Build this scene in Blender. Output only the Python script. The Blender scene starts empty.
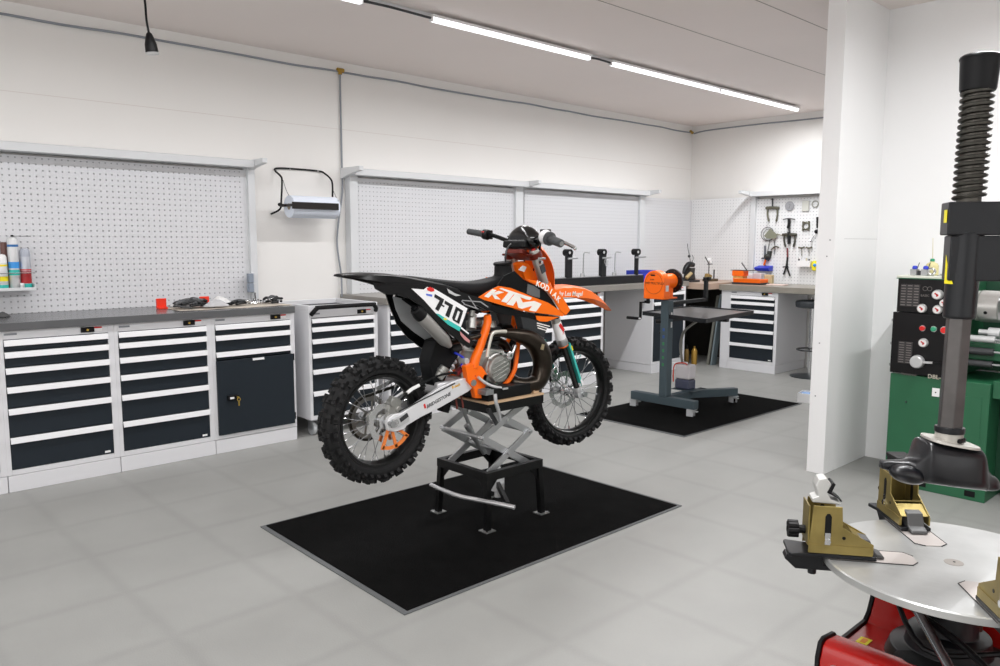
import bpy, bmesh, math, random
from mathutils import Vector, Matrix
random.seed(7)
PI = math.pi
SC = bpy.context.scene
COL = SC.collection

# ------------------------------------------------------------------ materials
def lin(c):
    if isinstance(c, str):
        c = tuple(int(c[i:i+2], 16) / 255 for i in (0, 2, 4))
    return tuple(((v / 12.92) if v <= .04045 else ((v + .055) / 1.055) ** 2.4) for v in c) + (1,)
MATS = {}
def mat(name, col, rough=.5, metal=0, var=0, scale=8, bump=0, bscale=60, spec=.5, coat=0, alpha=1, trans=0):
    if name in MATS: return MATS[name]
    m = bpy.data.materials.new(name); m.use_nodes = True
    nt = m.node_tree; b = nt.nodes['Principled BSDF']
    b.inputs['Base Color'].default_value = lin(col)
    b.inputs['Roughness'].default_value = rough
    b.inputs['Metallic'].default_value = metal
    b.inputs['Specular IOR Level'].default_value = spec
    b.inputs['Coat Weight'].default_value = coat
    b.inputs['Transmission Weight'].default_value = trans
    tc = nt.nodes.new('ShaderNodeTexCoord')
    if var:
        n = nt.nodes.new('ShaderNodeTexNoise'); n.inputs['Scale'].default_value = scale
        n.inputs['Detail'].default_value = 4
        nt.links.new(tc.outputs['Object'], n.inputs['Vector'])
        r = nt.nodes.new('ShaderNodeMapRange')
        r.inputs['From Min'].default_value = .3; r.inputs['From Max'].default_value = .7
        r.inputs['To Min'].default_value = 1 - var; r.inputs['To Max'].default_value = 1 + var
        nt.links.new(n.outputs['Fac'], r.inputs['Value'])
        mx = nt.nodes.new('ShaderNodeMix'); mx.data_type = 'RGBA'; mx.blend_type = 'MULTIPLY'
        mx.inputs[0].default_value = 1; mx.inputs[6].default_value = lin(col)
        nt.links.new(r.outputs['Result'], mx.inputs[7])
        nt.links.new(mx.outputs[2], b.inputs['Base Color'])
    if bump:
        n2 = nt.nodes.new('ShaderNodeTexNoise'); n2.inputs['Scale'].default_value = bscale
        n2.inputs['Detail'].default_value = 3
        nt.links.new(tc.outputs['Object'], n2.inputs['Vector'])
        bp = nt.nodes.new('ShaderNodeBump'); bp.inputs['Strength'].default_value = bump
        bp.inputs['Distance'].default_value = .005
        nt.links.new(n2.outputs['Fac'], bp.inputs['Height'])
        nt.links.new(bp.outputs['Normal'], b.inputs['Normal'])
    MATS[name] = m
    return m
def emis(name, col, s):
    m = bpy.data.materials.new(name); m.use_nodes = True
    b = m.node_tree.nodes['Principled BSDF']
    b.inputs['Base Color'].default_value = lin(col)
    b.inputs['Emission Color'].default_value = lin(col)
    b.inputs['Emission Strength'].default_value = s
    MATS[name] = m; return m

# ------------------------------------------------------------------ mesh builder
def V(*a): return Vector(a[0] if len(a) == 1 else a)
def smoothpath(pts, n=6):
    """Catmull-Rom through points; points may carry extra numbers (radius)."""
    P = [list(p) for p in pts]; out = []
    for i in range(len(P) - 1):
        a = P[max(i-1, 0)]; b = P[i]; c = P[i+1]; d = P[min(i+2, len(P)-1)]
        for k in range(n):
            t = k / n
            out.append([.5*((2*b[j]) + (-a[j]+c[j])*t + (2*a[j]-5*b[j]+4*c[j]-d[j])*t*t + (-a[j]+3*b[j]-3*c[j]+d[j])*t**3) for j in range(len(b))])
    out.append(P[-1]); return out
class MB:
    def __init__(s): s.bm = bmesh.new(); s.mi = 0
    def m(s, i): s.mi = i; return s
    def face(s, vs):
        try:
            f = s.bm.faces.new(vs); f.material_index = s.mi; return f
        except ValueError: return None
    def hexa(s, c):
        v = [s.bm.verts.new(p) for p in c]
        for q in ((0,3,2,1),(4,5,6,7),(0,1,5,4),(1,2,6,5),(2,3,7,6),(3,0,4,7)): s.face([v[i] for i in q])
        return s
    def box(s, x0, x1, y0, y1, z0, z1, M=None):
        c = [(x0,y0,z0),(x1,y0,z0),(x1,y1,z0),(x0,y1,z0),(x0,y0,z1),(x1,y0,z1),(x1,y1,z1),(x0,y1,z1)]
        if M is not None: c = [M @ V(p) for p in c]
        return s.hexa(c)
    def cbox(s, c, d, rot=None):
        """box by centre, size, euler rotation"""
        M = Matrix.Translation(V(c))
        if rot is not None:
            from mathutils import Euler
            M = M @ (Euler(rot).to_matrix().to_4x4() if not isinstance(rot, Matrix) else rot)
        x, y, z = d[0]/2, d[1]/2, d[2]/2
        return s.box(-x, x, -y, y, -z, z, M)
    def beam(s, a, b, w, h, up=(0,0,1)):
        a = V(a); b = V(b); d = (b - a).normalized(); u = V(up)
        sd = d.cross(u).normalized(); u2 = sd.cross(d)
        c = []
        for p in (a, b):
            for i, j in ((-1,-1),(1,-1),(1,1),(-1,1)): c.append(p + sd*(i*w/2) + u2*(j*h/2))
        return s.hexa(c)
    def ring(s, c, n, r, u=None, seg=16, ry=None):
        n = V(n).normalized()
        if u is None: u = V(0,0,1) if abs(n.z) < .9 else V(1,0,0)
        x = V(u).cross(n).normalized(); y = n.cross(x)
        ry = r if ry is None else ry
        return [s.bm.verts.new(V(c) + x*(math.cos(2*PI*k/seg)*r) + y*(math.sin(2*PI*k/seg)*ry)) for k in range(seg)]
    def bridge(s, a, b):
        n = len(a)
        for k in range(n): s.face([a[k], a[(k+1) % n], b[(k+1) % n], b[k]])
    def cyl(s, a, b, r0, r1=None, seg=16, caps=True):
        a = V(a); b = V(b); r1 = r0 if r1 is None else r1
        A = s.ring(a, b-a, r0, seg=seg); B = s.ring(b, b-a, r1, seg=seg)
        s.bridge(A, B)
        if caps: s.face(list(reversed(A))); s.face(B)
        return s
    def turn(s, a, axis, prof, seg=24, caps=True):
        """prof: list of (distance along the axis, radius)"""
        a = V(a); ax = V(axis).normalized(); prev = None; first = None
        for d, r in prof:
            R = s.ring(a + ax*d, ax, max(r, 1e-4), seg=seg)
            if prev: s.bridge(prev, R)
            else: first = R
            prev = R
        if caps: s.face(list(reversed(first))); s.face(prev)
        return s
    def torus(s, c, axis, R, r, seg=48, rs=10, rx=None, a0=0, a1=2*PI):
        ax = V(axis).normalized(); u = V(0,0,1) if abs(ax.z) < .9 else V(1,0,0)
        x = u.cross(ax).normalized(); y = ax.cross(x); rx = r if rx is None else rx
        full = abs(a1-a0-2*PI) < 1e-6; n = seg if full else seg+1; rings = []
        for k in range(n):
            t = a0 + (a1-a0)*k/seg; d = x*math.cos(t)+y*math.sin(t)
            rings.append([s.bm.verts.new(V(c)+d*(R+r*math.cos(2*PI*j/rs))+ax*(rx*math.sin(2*PI*j/rs))) for j in range(rs)])
        for k in range(seg if full else seg): s.bridge(rings[k], rings[(k+1) % n])
        if not full: s.face(list(reversed(rings[0]))); s.face(rings[-1])
        return s
    def tube(s, pts, r=None, seg=10, n=5, smooth=True, flat=None, up=None):
        """tube along a path; a 4th number per point is its own radius"""
        if len(pts[0]) == 3: pts = [tuple(p) + (r,) for p in pts]
        P = smoothpath(pts, n) if smooth and len(pts) > 2 else [list(p) for p in pts]
        pos = [V(p[:3]) for p in P]; u = None; prev = None; first = None
        for i, p in enumerate(pos):
            t = (pos[min(i+1, len(pos)-1)] - pos[max(i-1, 0)]).normalized()
            if u is None: u = V(up) if up is not None else (V(0,0,1) if abs(t.z) < .9 else V(1,0,0))
            x = u.cross(t).normalized(); y = t.cross(x).normalized(); u = V(up) if up is not None else y
            R = [s.bm.verts.new(p + x*(math.cos(2*PI*k/seg)*P[i][3]) + y*(math.sin(2*PI*k/seg)*P[i][3]*(flat or 1))) for k in range(seg)]
            if prev: s.bridge(prev, R)
            else: first = R
            prev = R
        s.face(list(reversed(first))); s.face(prev)
        return s
    def prism(s, poly, f0, f1):
        """poly: list of 2-D points; f0/f1 map (a,b) -> 3-D for the two faces"""
        A = [s.bm.verts.new(f0(*p)) for p in poly]; B = [s.bm.verts.new(f1(*p)) for p in poly]
        s.bridge(A, B); s.face(list(reversed(A))); s.face(B)
        return s
    def xz(s, poly, y0, y1): return s.prism(poly, lambda a, b: (a, y0, b), lambda a, b: (a, y1, b))
    def yz(s, poly, x0, x1): return s.prism(poly, lambda a, b: (x0, a, b), lambda a, b: (x1, a, b))
    def xy(s, poly, z0, z1): return s.prism(poly, lambda a, b: (a, b, z0), lambda a, b: (a, b, z1))
    def ball(s, c, rx, ry=None, rz=None, seg=14, rings=9):
        ry = rx if ry is None else ry; rz = rx if rz is None else rz; prev = None
        for i in range(1, rings):
            t = PI*i/rings
            R = [s.bm.verts.new(V(c)+V(rx*math.sin(t)*math.cos(2*PI*k/seg), ry*math.sin(t)*math.sin(2*PI*k/seg), -rz*math.cos(t))) for k in range(seg)]
            if prev: s.bridge(prev, R)
            else:
                b = s.bm.verts.new(V(c)-V(0,0,rz))
                for k in range(seg): s.face([b, R[(k+1) % seg], R[k]])
            prev = R
        t = s.bm.verts.new(V(c)+V(0,0,rz))
        for k in range(seg): s.face([prev[k], prev[(k+1) % seg], t])
        return s
    def loft(s, rings, caps=True):
        prev = None; first = None
        for r in rings:
            R = [s.bm.verts.new(p) for p in r]
            if prev: s.bridge(prev, R)
            else: first = R
            prev = R
        if caps: s.face(list(reversed(first))); s.face(prev)
        return s
    def grid(s, rows, th=None):
        """sheet through rows of points, given a thickness along its normal"""
        G = [[s.bm.verts.new(p) for p in r] for r in rows]
        if th is None:
            for i in range(len(G)-1):
                for j in range(len(G[0])-1): s.face([G[i][j], G[i][j+1], G[i+1][j+1], G[i+1][j]])
            return s
        nR, nC = len(G), len(G[0]); H = []
        for i in range(nR):
            row = []
            for j in range(nC):
                a = V(rows[min(i+1, nR-1)][j]) - V(rows[max(i-1, 0)][j]); b = V(rows[i][min(j+1, nC-1)]) - V(rows[i][max(j-1, 0)])
                nn = a.cross(b)
                nn = nn.normalized() if nn.length > 1e-9 else V(0,0,1)
                row.append(s.bm.verts.new(V(rows[i][j]) + nn*th))
            H.append(row)
        for i in range(nR-1):
            for j in range(nC-1):
                s.face([G[i][j], G[i][j+1], G[i+1][j+1], G[i+1][j]]); s.face([H[i][j], H[i+1][j], H[i+1][j+1], H[i][j+1]])
        for j in range(nC-1):
            s.face([G[0][j], H[0][j], H[0][j+1], G[0][j+1]]); s.face([G[-1][j], G[-1][j+1], H[-1][j+1], H[-1][j]])
        for i in range(nR-1):
            s.face([G[i][0], G[i+1][0], H[i+1][0], H[i][0]]); s.face([G[i][-1], H[i][-1], H[i+1][-1], G[i+1][-1]])
        return s
    def build(s, name, mats, parent=None, bev=0, seg=2, sharp=35, sub=0, xf=None):
        bm = s.bm
        if xf is not None: bmesh.ops.transform(bm, matrix=xf, verts=bm.verts)
        bmesh.ops.recalc_face_normals(bm, faces=bm.faces)
        for f in bm.faces: f.smooth = True
        for e in bm.edges:
            if len(e.link_faces) == 2 and e.calc_face_angle(0) > math.radians(sharp): e.smooth = False
        if parent is not None:
            o0 = ORG[parent.name]; loc = V(0,0,0)
        elif len(bm.verts):
            xs = [v.co.x for v in bm.verts]; ys = [v.co.y for v in bm.verts]; zs = [v.co.z for v in bm.verts]
            o0 = V((min(xs)+max(xs))/2, (min(ys)+max(ys))/2, min(zs)); loc = o0
        bmesh.ops.translate(bm, vec=-o0, verts=bm.verts)
        me = bpy.data.meshes.new(name); bm.to_mesh(me); bm.free()
        for mm in (mats if isinstance(mats, (list, tuple)) else [mats]): me.materials.append(mm)
        o = bpy.data.objects.new(name, me); COL.objects.link(o); o.location = loc
        ORG[o.name] = o0
        if parent is not None: o.parent = parent
        if bev:
            b = o.modifiers.new('bevel', 'BEVEL'); b.width = bev; b.segments = seg; b.limit_method = 'ANGLE'; b.angle_limit = math.radians(35)
            b.harden_normals = True
        if sub:
            q = o.modifiers.new('sub', 'SUBSURF'); q.levels = sub; q.render_levels = sub
        return o
ORG = {}
def tag(o, label, cat, group=None, kind=None):
    o['label'] = label; o['category'] = cat
    if group: o['group'] = group
    if kind: o['kind'] = kind
    return o
def struct(o): o['kind'] = 'structure'; return o
def thing(name, label, cat, loc=(0,0,0), group=None):
    o = bpy.data.objects.new(name, None); COL.objects.link(o); o.location = loc
    o.empty_display_size = .05
    ORG[o.name] = V(loc); return tag(o, label, cat, group)
def copytree(o, parent=None):
    c = o.copy(); COL.objects.link(c)
    if parent is not None: c.parent = parent
    ORG[c.name] = ORG[o.name].copy()
    for ch in list(o.children): copytree(ch, c)
    return c
def text(s, name, m, parent, origin, xd, yd, size, shear=0, depth=.0006, bold=0, align='LEFT', wx=1, label=None):
    """lettering as raised mesh: origin, reading direction, up direction in world axes"""
    cu = bpy.data.curves.new(name, 'FONT'); cu.body = s; cu.size = size; cu.extrude = depth; cu.offset = bold; cu.align_x = align
    cu.resolution_u = 2
    t = bpy.data.objects.new('tmp', cu); COL.objects.link(t)
    dg = bpy.context.evaluated_depsgraph_get(); me = bpy.data.meshes.new_from_object(t.evaluated_get(dg))
    bpy.data.objects.remove(t); bpy.data.curves.remove(cu)
    x = V(xd).normalized(); y = V(yd).normalized(); n = x.cross(y).normalized(); y = n.cross(x)
    M = Matrix(((x.x*wx, y.x+x.x*shear, n.x, 0), (x.y*wx, y.y+x.y*shear, n.y, 0), (x.z*wx, y.z+x.z*shear, n.z, 0), (0,0,0,1)))
    me.transform(M); me.transform(Matrix.Translation(V(origin) - ORG[parent.name]))
    me.name = name; me.materials.clear(); me.materials.append(m)
    o = bpy.data.objects.new(name, me); COL.objects.link(o); o.parent = parent; ORG[o.name] = ORG[parent.name].copy()
    if label: o['label'] = label
    return o

# ------------------------------------------------------------------ camera (fitted)
CF, CP, CR, CY, CH = 782.4, .11488, .00184, .81626, 1.4666
_F = V(math.cos(CY)*math.cos(CP), math.sin(CY)*math.cos(CP), -math.sin(CP)); _R = V(math.sin(CY), -math.cos(CY), 0); _U = _R.cross(_F)
_R2 = _R*math.cos(CR) + _U*math.sin(CR); _U2 = _U*math.cos(CR) - _R*math.sin(CR)
cd = bpy.data.cameras.new('camera'); cam = bpy.data.objects.new('camera', cd); COL.objects.link(cam)
cd.sensor_width = 36; cd.lens = CF*36/1000; cd.clip_start = .05; cd.clip_end = 60
cam.matrix_world = Matrix(((_R2.x, _U2.x, -_F.x, 0), (_R2.y, _U2.y, -_F.y, 0), (_R2.z, _U2.z, -_F.z, CH), (0,0,0,1)))
SC.camera = cam
def on(px, py, ax, v):
    """world point where a measured outline point meets the plane ax = v"""
    d = _F + _R2*((px-500)/CF) - _U2*((py-333)/CF); i = 'XYZ'.index(ax)
    o = V(0, 0, CH); return o + d*((v - o[i])/d[i])
def onxz(pts, y):
    r = []
    for p in pts:
        q = on(p[0], p[1], 'Y', y); r.append((q.x, q.z))
    return r
vs = SC.view_settings; vs.view_transform = 'Standard'; vs.look = 'None'; vs.exposure = 1.0; vs.gamma = 1; vs.use_curve_mapping = False
SC.display_settings.display_device = 'sRGB'
w = bpy.data.worlds.new('world'); SC.world = w; w.use_nodes = True
w.node_tree.nodes['Background'].inputs[0].default_value = (.8,.85,.9,1); w.node_tree.nodes['Background'].inputs[1].default_value = .3

# light levels
TUBE_E, PW, PR_, FILL_E = 1.2, .112, 108, .47
# ------------------------------------------------------------------ shared materials
WALL = mat('wall_paint', 'f1efec', .7, var=.012, scale=1.2, bump=.15, bscale=14)
CEIL = mat('ceiling_board', 'f1e8e4', .8, var=.015, scale=1)
PANEL = mat('panel_white', 'f4f4f4', .45, var=.008, scale=2)
GREYW = mat('cabinet_light_grey', 'e3e3e6', .42)
ANTH = mat('drawer_anthracite', '232a31', .45, spec=.25)
HANDLE = mat('handle_aluminium', 'f6f6f8', .35)
STEELTOP = mat('worktop_grey', '606163', .25, var=.05, scale=5)
RAIL = mat('rail_grey', 'dcdee0', .45)
BLACK = mat('black_plastic', '0b0b0d', .42, spec=.25)
RUBBER = mat('rubber', '101112', .75, spec=.2, bump=.3, bscale=120)
CHROME = mat('chrome', 'd8d9da', .16, metal=1)
STEEL = mat('steel', 'b4b6b8', .34, metal=.9, var=.05, scale=30)
DSTEEL = mat('dark_steel', '4a4b4d', .4, metal=.7, var=.1, scale=20)
ALU = mat('aluminium', 'd3d4d5', .38, metal=.6, var=.04, scale=20)
ORANGE = mat('orange_plastic', 'ff7410', .36, spec=.35)
ORPAINT = mat('orange_paint', 'ff6f0e', .35, spec=.35)
WHITE = mat('white_plastic', 'f4f4f4', .4)
RED = mat('red', 'd8201c', .4)
REDP = mat('machine_red', 'a3120e', .25, coat=.5, var=.05, scale=6)
GREENP = mat('machine_green', '236040', .42, var=.05, scale=5)
BLUEP = mat('bin_blue', '2a3fc4', .4)
YELL = mat('sticker_yellow', 'f2e21c', .5)
TEAL = mat('teal', '35bdb2', .4)
MATM = mat('mat_pile', '090909', .95, var=.4, scale=9, bump=.8, bscale=260, spec=.08)
MATE = mat('mat_rubber_edge', '5d5f60', .8)
CABLE = mat('conduit_grey', '8e939a', .5)
BRASS = mat('zinc_yellow', '978650', .36, metal=.7, var=.28, scale=11)
STANDG = mat('stand_grey_blue', '47545a', .4, spec=.3)
WOOD = mat('plywood', 'c9a987', .6, var=.12, scale=10)
KEYB = mat('key_brass', 'd8b75a', .35, metal=.8)

# floor: resin tiles half a metre wide with faint darker seams
fm = bpy.data.materials.new('floor_tiles'); fm.use_nodes = True; nt = fm.node_tree; b = nt.nodes['Principled BSDF']
tc = nt.nodes.new('ShaderNodeTexCoord'); mp = nt.nodes.new('ShaderNodeMapping'); L = nt.links.new
mp.inputs['Location'].default_value = (-1.21, -3.27, 0)
L(tc.outputs['Object'], mp.inputs['Vector'])
sx = nt.nodes.new('ShaderNodeSeparateXYZ'); L(mp.outputs[0], sx.inputs[0])
nz = nt.nodes.new('ShaderNodeTexNoise'); nz.inputs['Scale'].default_value = 5; nz.inputs['Detail'].default_value = 6; L(tc.outputs['Object'], nz.inputs['Vector'])
def math_(op, a, b_=None, c=None):
    n = nt.nodes.new('ShaderNodeMath'); n.operation = op
    for i, v in enumerate((a, b_, c)):
        if v is None: continue
        if isinstance(v, (int, float)): n.inputs[i].default_value = v
        else: L(v, n.inputs[i])
    return n.outputs[0]
seams = []
for i in (0, 1):
    v = math_('ADD', sx.outputs[i], math_('MULTIPLY', nz.outputs['Fac'], .03))
    seams.append(math_('PINGPONG', v, .255))
dmin = math_('MINIMUM', seams[0], seams[1])
r = nt.nodes.new('ShaderNodeMapRange'); r.interpolation_type = 'SMOOTHSTEP'; L(dmin, r.inputs['Value'])
r.inputs['From Min'].default_value = 0; r.inputs['From Max'].default_value = .045; r.inputs['To Min'].default_value = .93; r.inputs['To Max'].default_value = 1
n3 = nt.nodes.new('ShaderNodeTexNoise'); n3.inputs['Scale'].default_value = 2.3; n3.inputs['Detail'].default_value = 8; L(tc.outputs['Object'], n3.inputs['Vector'])
r3 = nt.nodes.new('ShaderNodeMapRange'); L(n3.outputs['Fac'], r3.inputs['Value']); r3.inputs['From Min'].default_value = .3; r3.inputs['From Max'].default_value = .7
r3.inputs['To Min'].default_value = .94; r3.inputs['To Max'].default_value = 1.05
n4 = nt.nodes.new('ShaderNodeTexNoise'); n4.inputs['Scale'].default_value = 160; L(tc.outputs['Object'], n4.inputs['Vector'])
r4 = nt.nodes.new('ShaderNodeMapRange'); L(n4.outputs['Fac'], r4.inputs['Value']); r4.inputs['To Min'].default_value = .95; r4.inputs['To Max'].default_value = 1.05
tot = math_('MULTIPLY', math_('MULTIPLY', r.outputs[0], r3.outputs[0]), r4.outputs[0])
mx = nt.nodes.new('ShaderNodeMix'); mx.data_type = 'RGBA'; mx.blend_type = 'MULTIPLY'; mx.inputs[0].default_value = 1
mx.inputs[6].default_value = lin('989895'); L(tot, mx.inputs[7]); L(mx.outputs[2], b.inputs['Base Color'])
b.inputs['Roughness'].default_value = .42; b.inputs['Specular IOR Level'].default_value = .35
bp = nt.nodes.new('ShaderNodeBump'); bp.inputs['Strength'].default_value = .15; bp.inputs['Distance'].default_value = .004
L(n4.outputs['Fac'], bp.inputs['Height']); L(bp.outputs[0], b.inputs['Normal'])
FLOOR = fm

# perforated sheet: 10 mm square holes at 38 mm, cut right through
def perf(name, col, ax_u, pitch=.0385):
    m = bpy.data.materials.new(name); m.use_nodes = True; nt = m.node_tree; b = nt.nodes['Principled BSDF']
    b.inputs['Base Color'].default_value = lin(col); b.inputs['Roughness'].default_value = .45
    tc = nt.nodes.new('ShaderNodeTexCoord'); sp = nt.nodes.new('ShaderNodeSeparateXYZ'); nt.links.new(tc.outputs['Object'], sp.inputs[0])
    outs = []
    for k in (ax_u, 2):
        a = nt.nodes.new('ShaderNodeMath'); a.operation = 'PINGPONG'; a.inputs[1].default_value = pitch/2; nt.links.new(sp.outputs[k], a.inputs[0])
        c = nt.nodes.new('ShaderNodeMath'); c.operation = 'LESS_THAN'; c.inputs[1].default_value = .0047; nt.links.new(a.outputs[0], c.inputs[0]); outs.append(c.outputs[0])
    mu = nt.nodes.new('ShaderNodeMath'); mu.operation = 'MULTIPLY'; nt.links.new(outs[0], mu.inputs[0]); nt.links.new(outs[1], mu.inputs[1])
    inv = nt.nodes.new('ShaderNodeMath'); inv.operation = 'SUBTRACT'; inv.inputs[0].default_value = 1; nt.links.new(mu.outputs[0], inv.inputs[1])
    nt.links.new(inv.outputs[0], b.inputs['Alpha'])
    return m
PERFX = perf('perforated_sheet_x', 'dfe0e3', 0); PERFY = perf('perforated_sheet_y', 'eeeff0', 1)
HOLE_SHADE = mat('hole_shade_grey', 'b4b6ba', .6)  # grey of an added sheet; stands for the shade seen through the holes

# ------------------------------------------------------------------ room
W, D, ZC = 5.89, 8.98, 2.977
XM, YM, XR, YP = -2.2, -2.6, 5.477, 2.124
struct(MB().box(XM, D, YM, W, -.1, 0).build('floor', FLOOR))
struct(MB().box(XM, D, YM, W, ZC, ZC+.1).build('ceiling', CEIL))
struct(MB().box(XM-.1, D+.1, W, W+.1, 0, ZC).build('wall_left', WALL))
struct(MB().box(D, D+.1, YP, W, 0, ZC).build('wall_back', WALL))
struct(MB().box(XR, XR+.1, YM, YP, 0, ZC).build('wall_right', PANEL))
struct(MB().box(4.829, D, YP, YP+.112, 0, ZC).build('wall_partition', PANEL, bev=.002))
struct(MB().box(XM-.1, XM, YM-.1, W, 0, ZC).build('wall_rear', WALL))
struct(MB().box(XM, XR+.1, YM-.1, YM, 0, ZC).build('wall_front', WALL))
# ceiling joints as thin darker strips, wall panel joint
for i, y in enumerate((3.3, 2.62)):
    struct(MB().box(XM, D, y-.003, y+.003, ZC-.002, ZC+.001).build('trim_%d' % (i+1), mat('joint_dark', 'a39a94', .9)))
struct(MB().box(4.96, XR-.002, YP-.0012, YP+.001, 1.494, 1.497).build('trim_3', mat('joint_light', 'cfcfcf', .9)))
struct(MB().box(XM, D, W-.001, W+.001, 2.42, 2.424).build('trim_4', mat('joint_wall', 'e2dcd8', .9)))
# screw heads on the partition
for y, z, lb in ((2.155, 1.487, 'uppermost small screw head in the white partition post'), (2.17, 1.386, 'second small screw head from the top in the white partition post'), (2.19, .84, 'small screw head below the middle of the white partition post'), (2.20, .50, 'lowest small screw head in the white partition post')):
    tag(MB().cyl((4.829, y, z), (4.8275, y, z), .0045, seg=10).build('screw_head', mat('screw_grey', '8a8a8c', .5)), lb, 'screw', 'screws in the partition post')

# unseen glowing panels added behind the camera as fill light
FILL = emis('fill_glow', 'ffffff', 1); FILL.node_tree.nodes['Principled BSDF'].inputs['Emission Strength'].default_value = FILL_E
struct(MB().box(XM, XM+.01, -1.8, 1.6, 1.0, 2.5).build('fill_panel_1', FILL))
struct(MB().box(-1.6, 2.4, YM, YM+.01, 1.0, 2.5).build('fill_panel_2', FILL))
struct(MB().box(XM, XM+.03, 1.8, 5.6, .9, 2.5).build('fill_panel_3', FILL))

# ------------------------------------------------------------------ ceiling lights
TUBE = emis('tube_glow', 'fafaff', 1)
TUBE.node_tree.nodes['Principled BSDF'].inputs['Emission Strength'].default_value = TUBE_E
def batten(x0, x1, y, lab, grp=None, z=2.945, P=60):
    P = P*PW
    t = thing('tube_light', lab, 'ceiling light', ((x0+x1)/2, y, z), 'ceiling tube lights')
    MB().box(x0, x1, y-.03, y+.03, z-.006, z+.012).build('housing', WHITE, t, bev=.002)
    MB().box(x0+.012, x1-.012, y-.015, y+.015, z-.03, z-.0062).build('diffuser', TUBE, t)
    for a in (x0, x1-.012): MB().box(a, a+.012, y-.016, y+.016, z-.03, z-.0062).build('end_cap', WHITE, t)
    ld = bpy.data.lights.new('tube_lamp', 'AREA'); ld.shape = 'RECTANGLE'; ld.size = x1-x0-.05; ld.size_y = .03; ld.energy = P*(x1-x0); ld.spread = math.radians(172); ld.color = (.985, .99, 1)
    lo = bpy.data.objects.new('tube_lamp', ld); COL.objects.link(lo); lo.parent = t; lo.location = (0, 0, -.0315)
    return t
YT = 4.215
t0 = batten(1.2, 2.8, YT, 'bright tube light cut off by the top edge, nearest of the row', P=50)
batten(3.33, 4.94, YT, 'single bright tube light, second in the ceiling row', P=75)
batten(5.2, 6.85, YT, 'bright tube light, third in the ceiling row, joined to the farthest', P=85)
batten(6.86, 8.47, YT, 'bright tube light at the far end of the row, nearest the back corner', P=100)
for x0 in (-1.9, -.35): batten(x0, x0+1.5, YT, 'tube light of the main row, above and left of the camera', P=30)
for x0 in (-1.7, .1, 1.9, 3.5): batten(x0, x0+1.4, .75, 'tube light of the parallel row above the tyre changer', P=PR_)
tag(MB().box(-2, 8.55, YT+.03, YT+.06, ZC-.018, ZC-.001).build('mounting_rail', RAIL), 'thin pale mounting rail on the ceiling along the tube lights', 'rail')
for i, x in enumerate((2.83, 3.9, 4.7, 5.95, 7.6, 8.3)):
    mb = MB(); mb.box(x-.02, x+.02, YT-.01, YT+.06, 2.949, 2.96); mb.box(x-.012, x+.012, YT+.03, YT+.06, 2.955, ZC-.001)
    tag(mb.build('ceiling_clip', DSTEEL), ['small metal clip at the far end of the nearest tube light', 'small metal clip holding the second tube light, nearer one', 'small metal clip near the far end of the second tube light', 'small metal clip on the third tube light', 'small metal clip on the farthest tube light, nearer one', 'small metal clip at the far end of the farthest tube light'][i], 'clip', 'clips of the tube lights')
mb = MB(); mb.tube([(2.8, YT, 2.935), (3.0, YT, 2.94), (3.33, YT, 2.935)], .008); tag(mb.build('light_cable', DSTEEL), 'short dark cable between the first and second tube light', 'cable')
mb = MB(); mb.tube([(4.94, YT, 2.935), (5.05, YT, 2.94), (5.2, YT, 2.935)], .008); tag(mb.build('light_cable', DSTEEL), 'short dark cable between the second and third tube light', 'cable')

# conduits
mb = MB(); yy = W-.016
pts = []
for i in range(34):
    x = XM+.1+i*(8.93-XM-.1)/33; pts.append((x, yy, 2.892+.004*math.sin(i*1.1)+.003*math.sin(i*2.7)))
mb.tube(pts, .0085, seg=8, n=3)
tag(mb.build('conduit_pipe', CABLE), 'long grey conduit running along the left wall under the ceiling', 'conduit')
mb = MB(); pts = [(D-.016, 5.86, 2.88)]+[(D-.016, 5.7-i*.35, 2.9+.006*math.sin(i)) for i in range(10)]
mb.tube(pts, .0085, seg=8, n=3); tag(mb.build('conduit_pipe', CABLE), 'grey conduit along the far back wall under the ceiling', 'conduit')
mb = MB(); mb.tube([(3.667, yy, 2.88), (3.667, yy, 2.5), (3.668, yy, 2.15), (3.664, yy-.004, 1.9), (3.62, yy-.006, 1.65), (3.6, yy-.006, 1.45), (3.63, yy-.01, 1.2), (3.63, yy-.02, 1.0)], .008, seg=8)
tag(mb.build('conduit_pipe', CABLE), 'grey conduit dropping down the wall beside the paper roll holder', 'conduit')
mb = MB(); mb.cyl((3.64, yy-.004, 2.905), (3.70, yy-.004, 2.905), .018, seg=10); mb.cyl((3.667, yy-.004, 2.91), (3.667, yy-.004, 2.87), .016, seg=10)
tag(mb.build('conduit_tee', mat('tee_yellow', 'a58328', .5)), 'small yellow tee fitting where the wall conduit branches down', 'pipe fitting')
mb = MB(); mb.cyl((8.9, yy-.004, 2.905), (8.95, yy-.004, 2.89), .018, seg=10)
tag(mb.build('conduit_elbow', mat('tee_yellow', 'a58328', .5)), 'small yellow elbow fitting in the far corner under the ceiling', 'pipe fitting')

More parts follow.
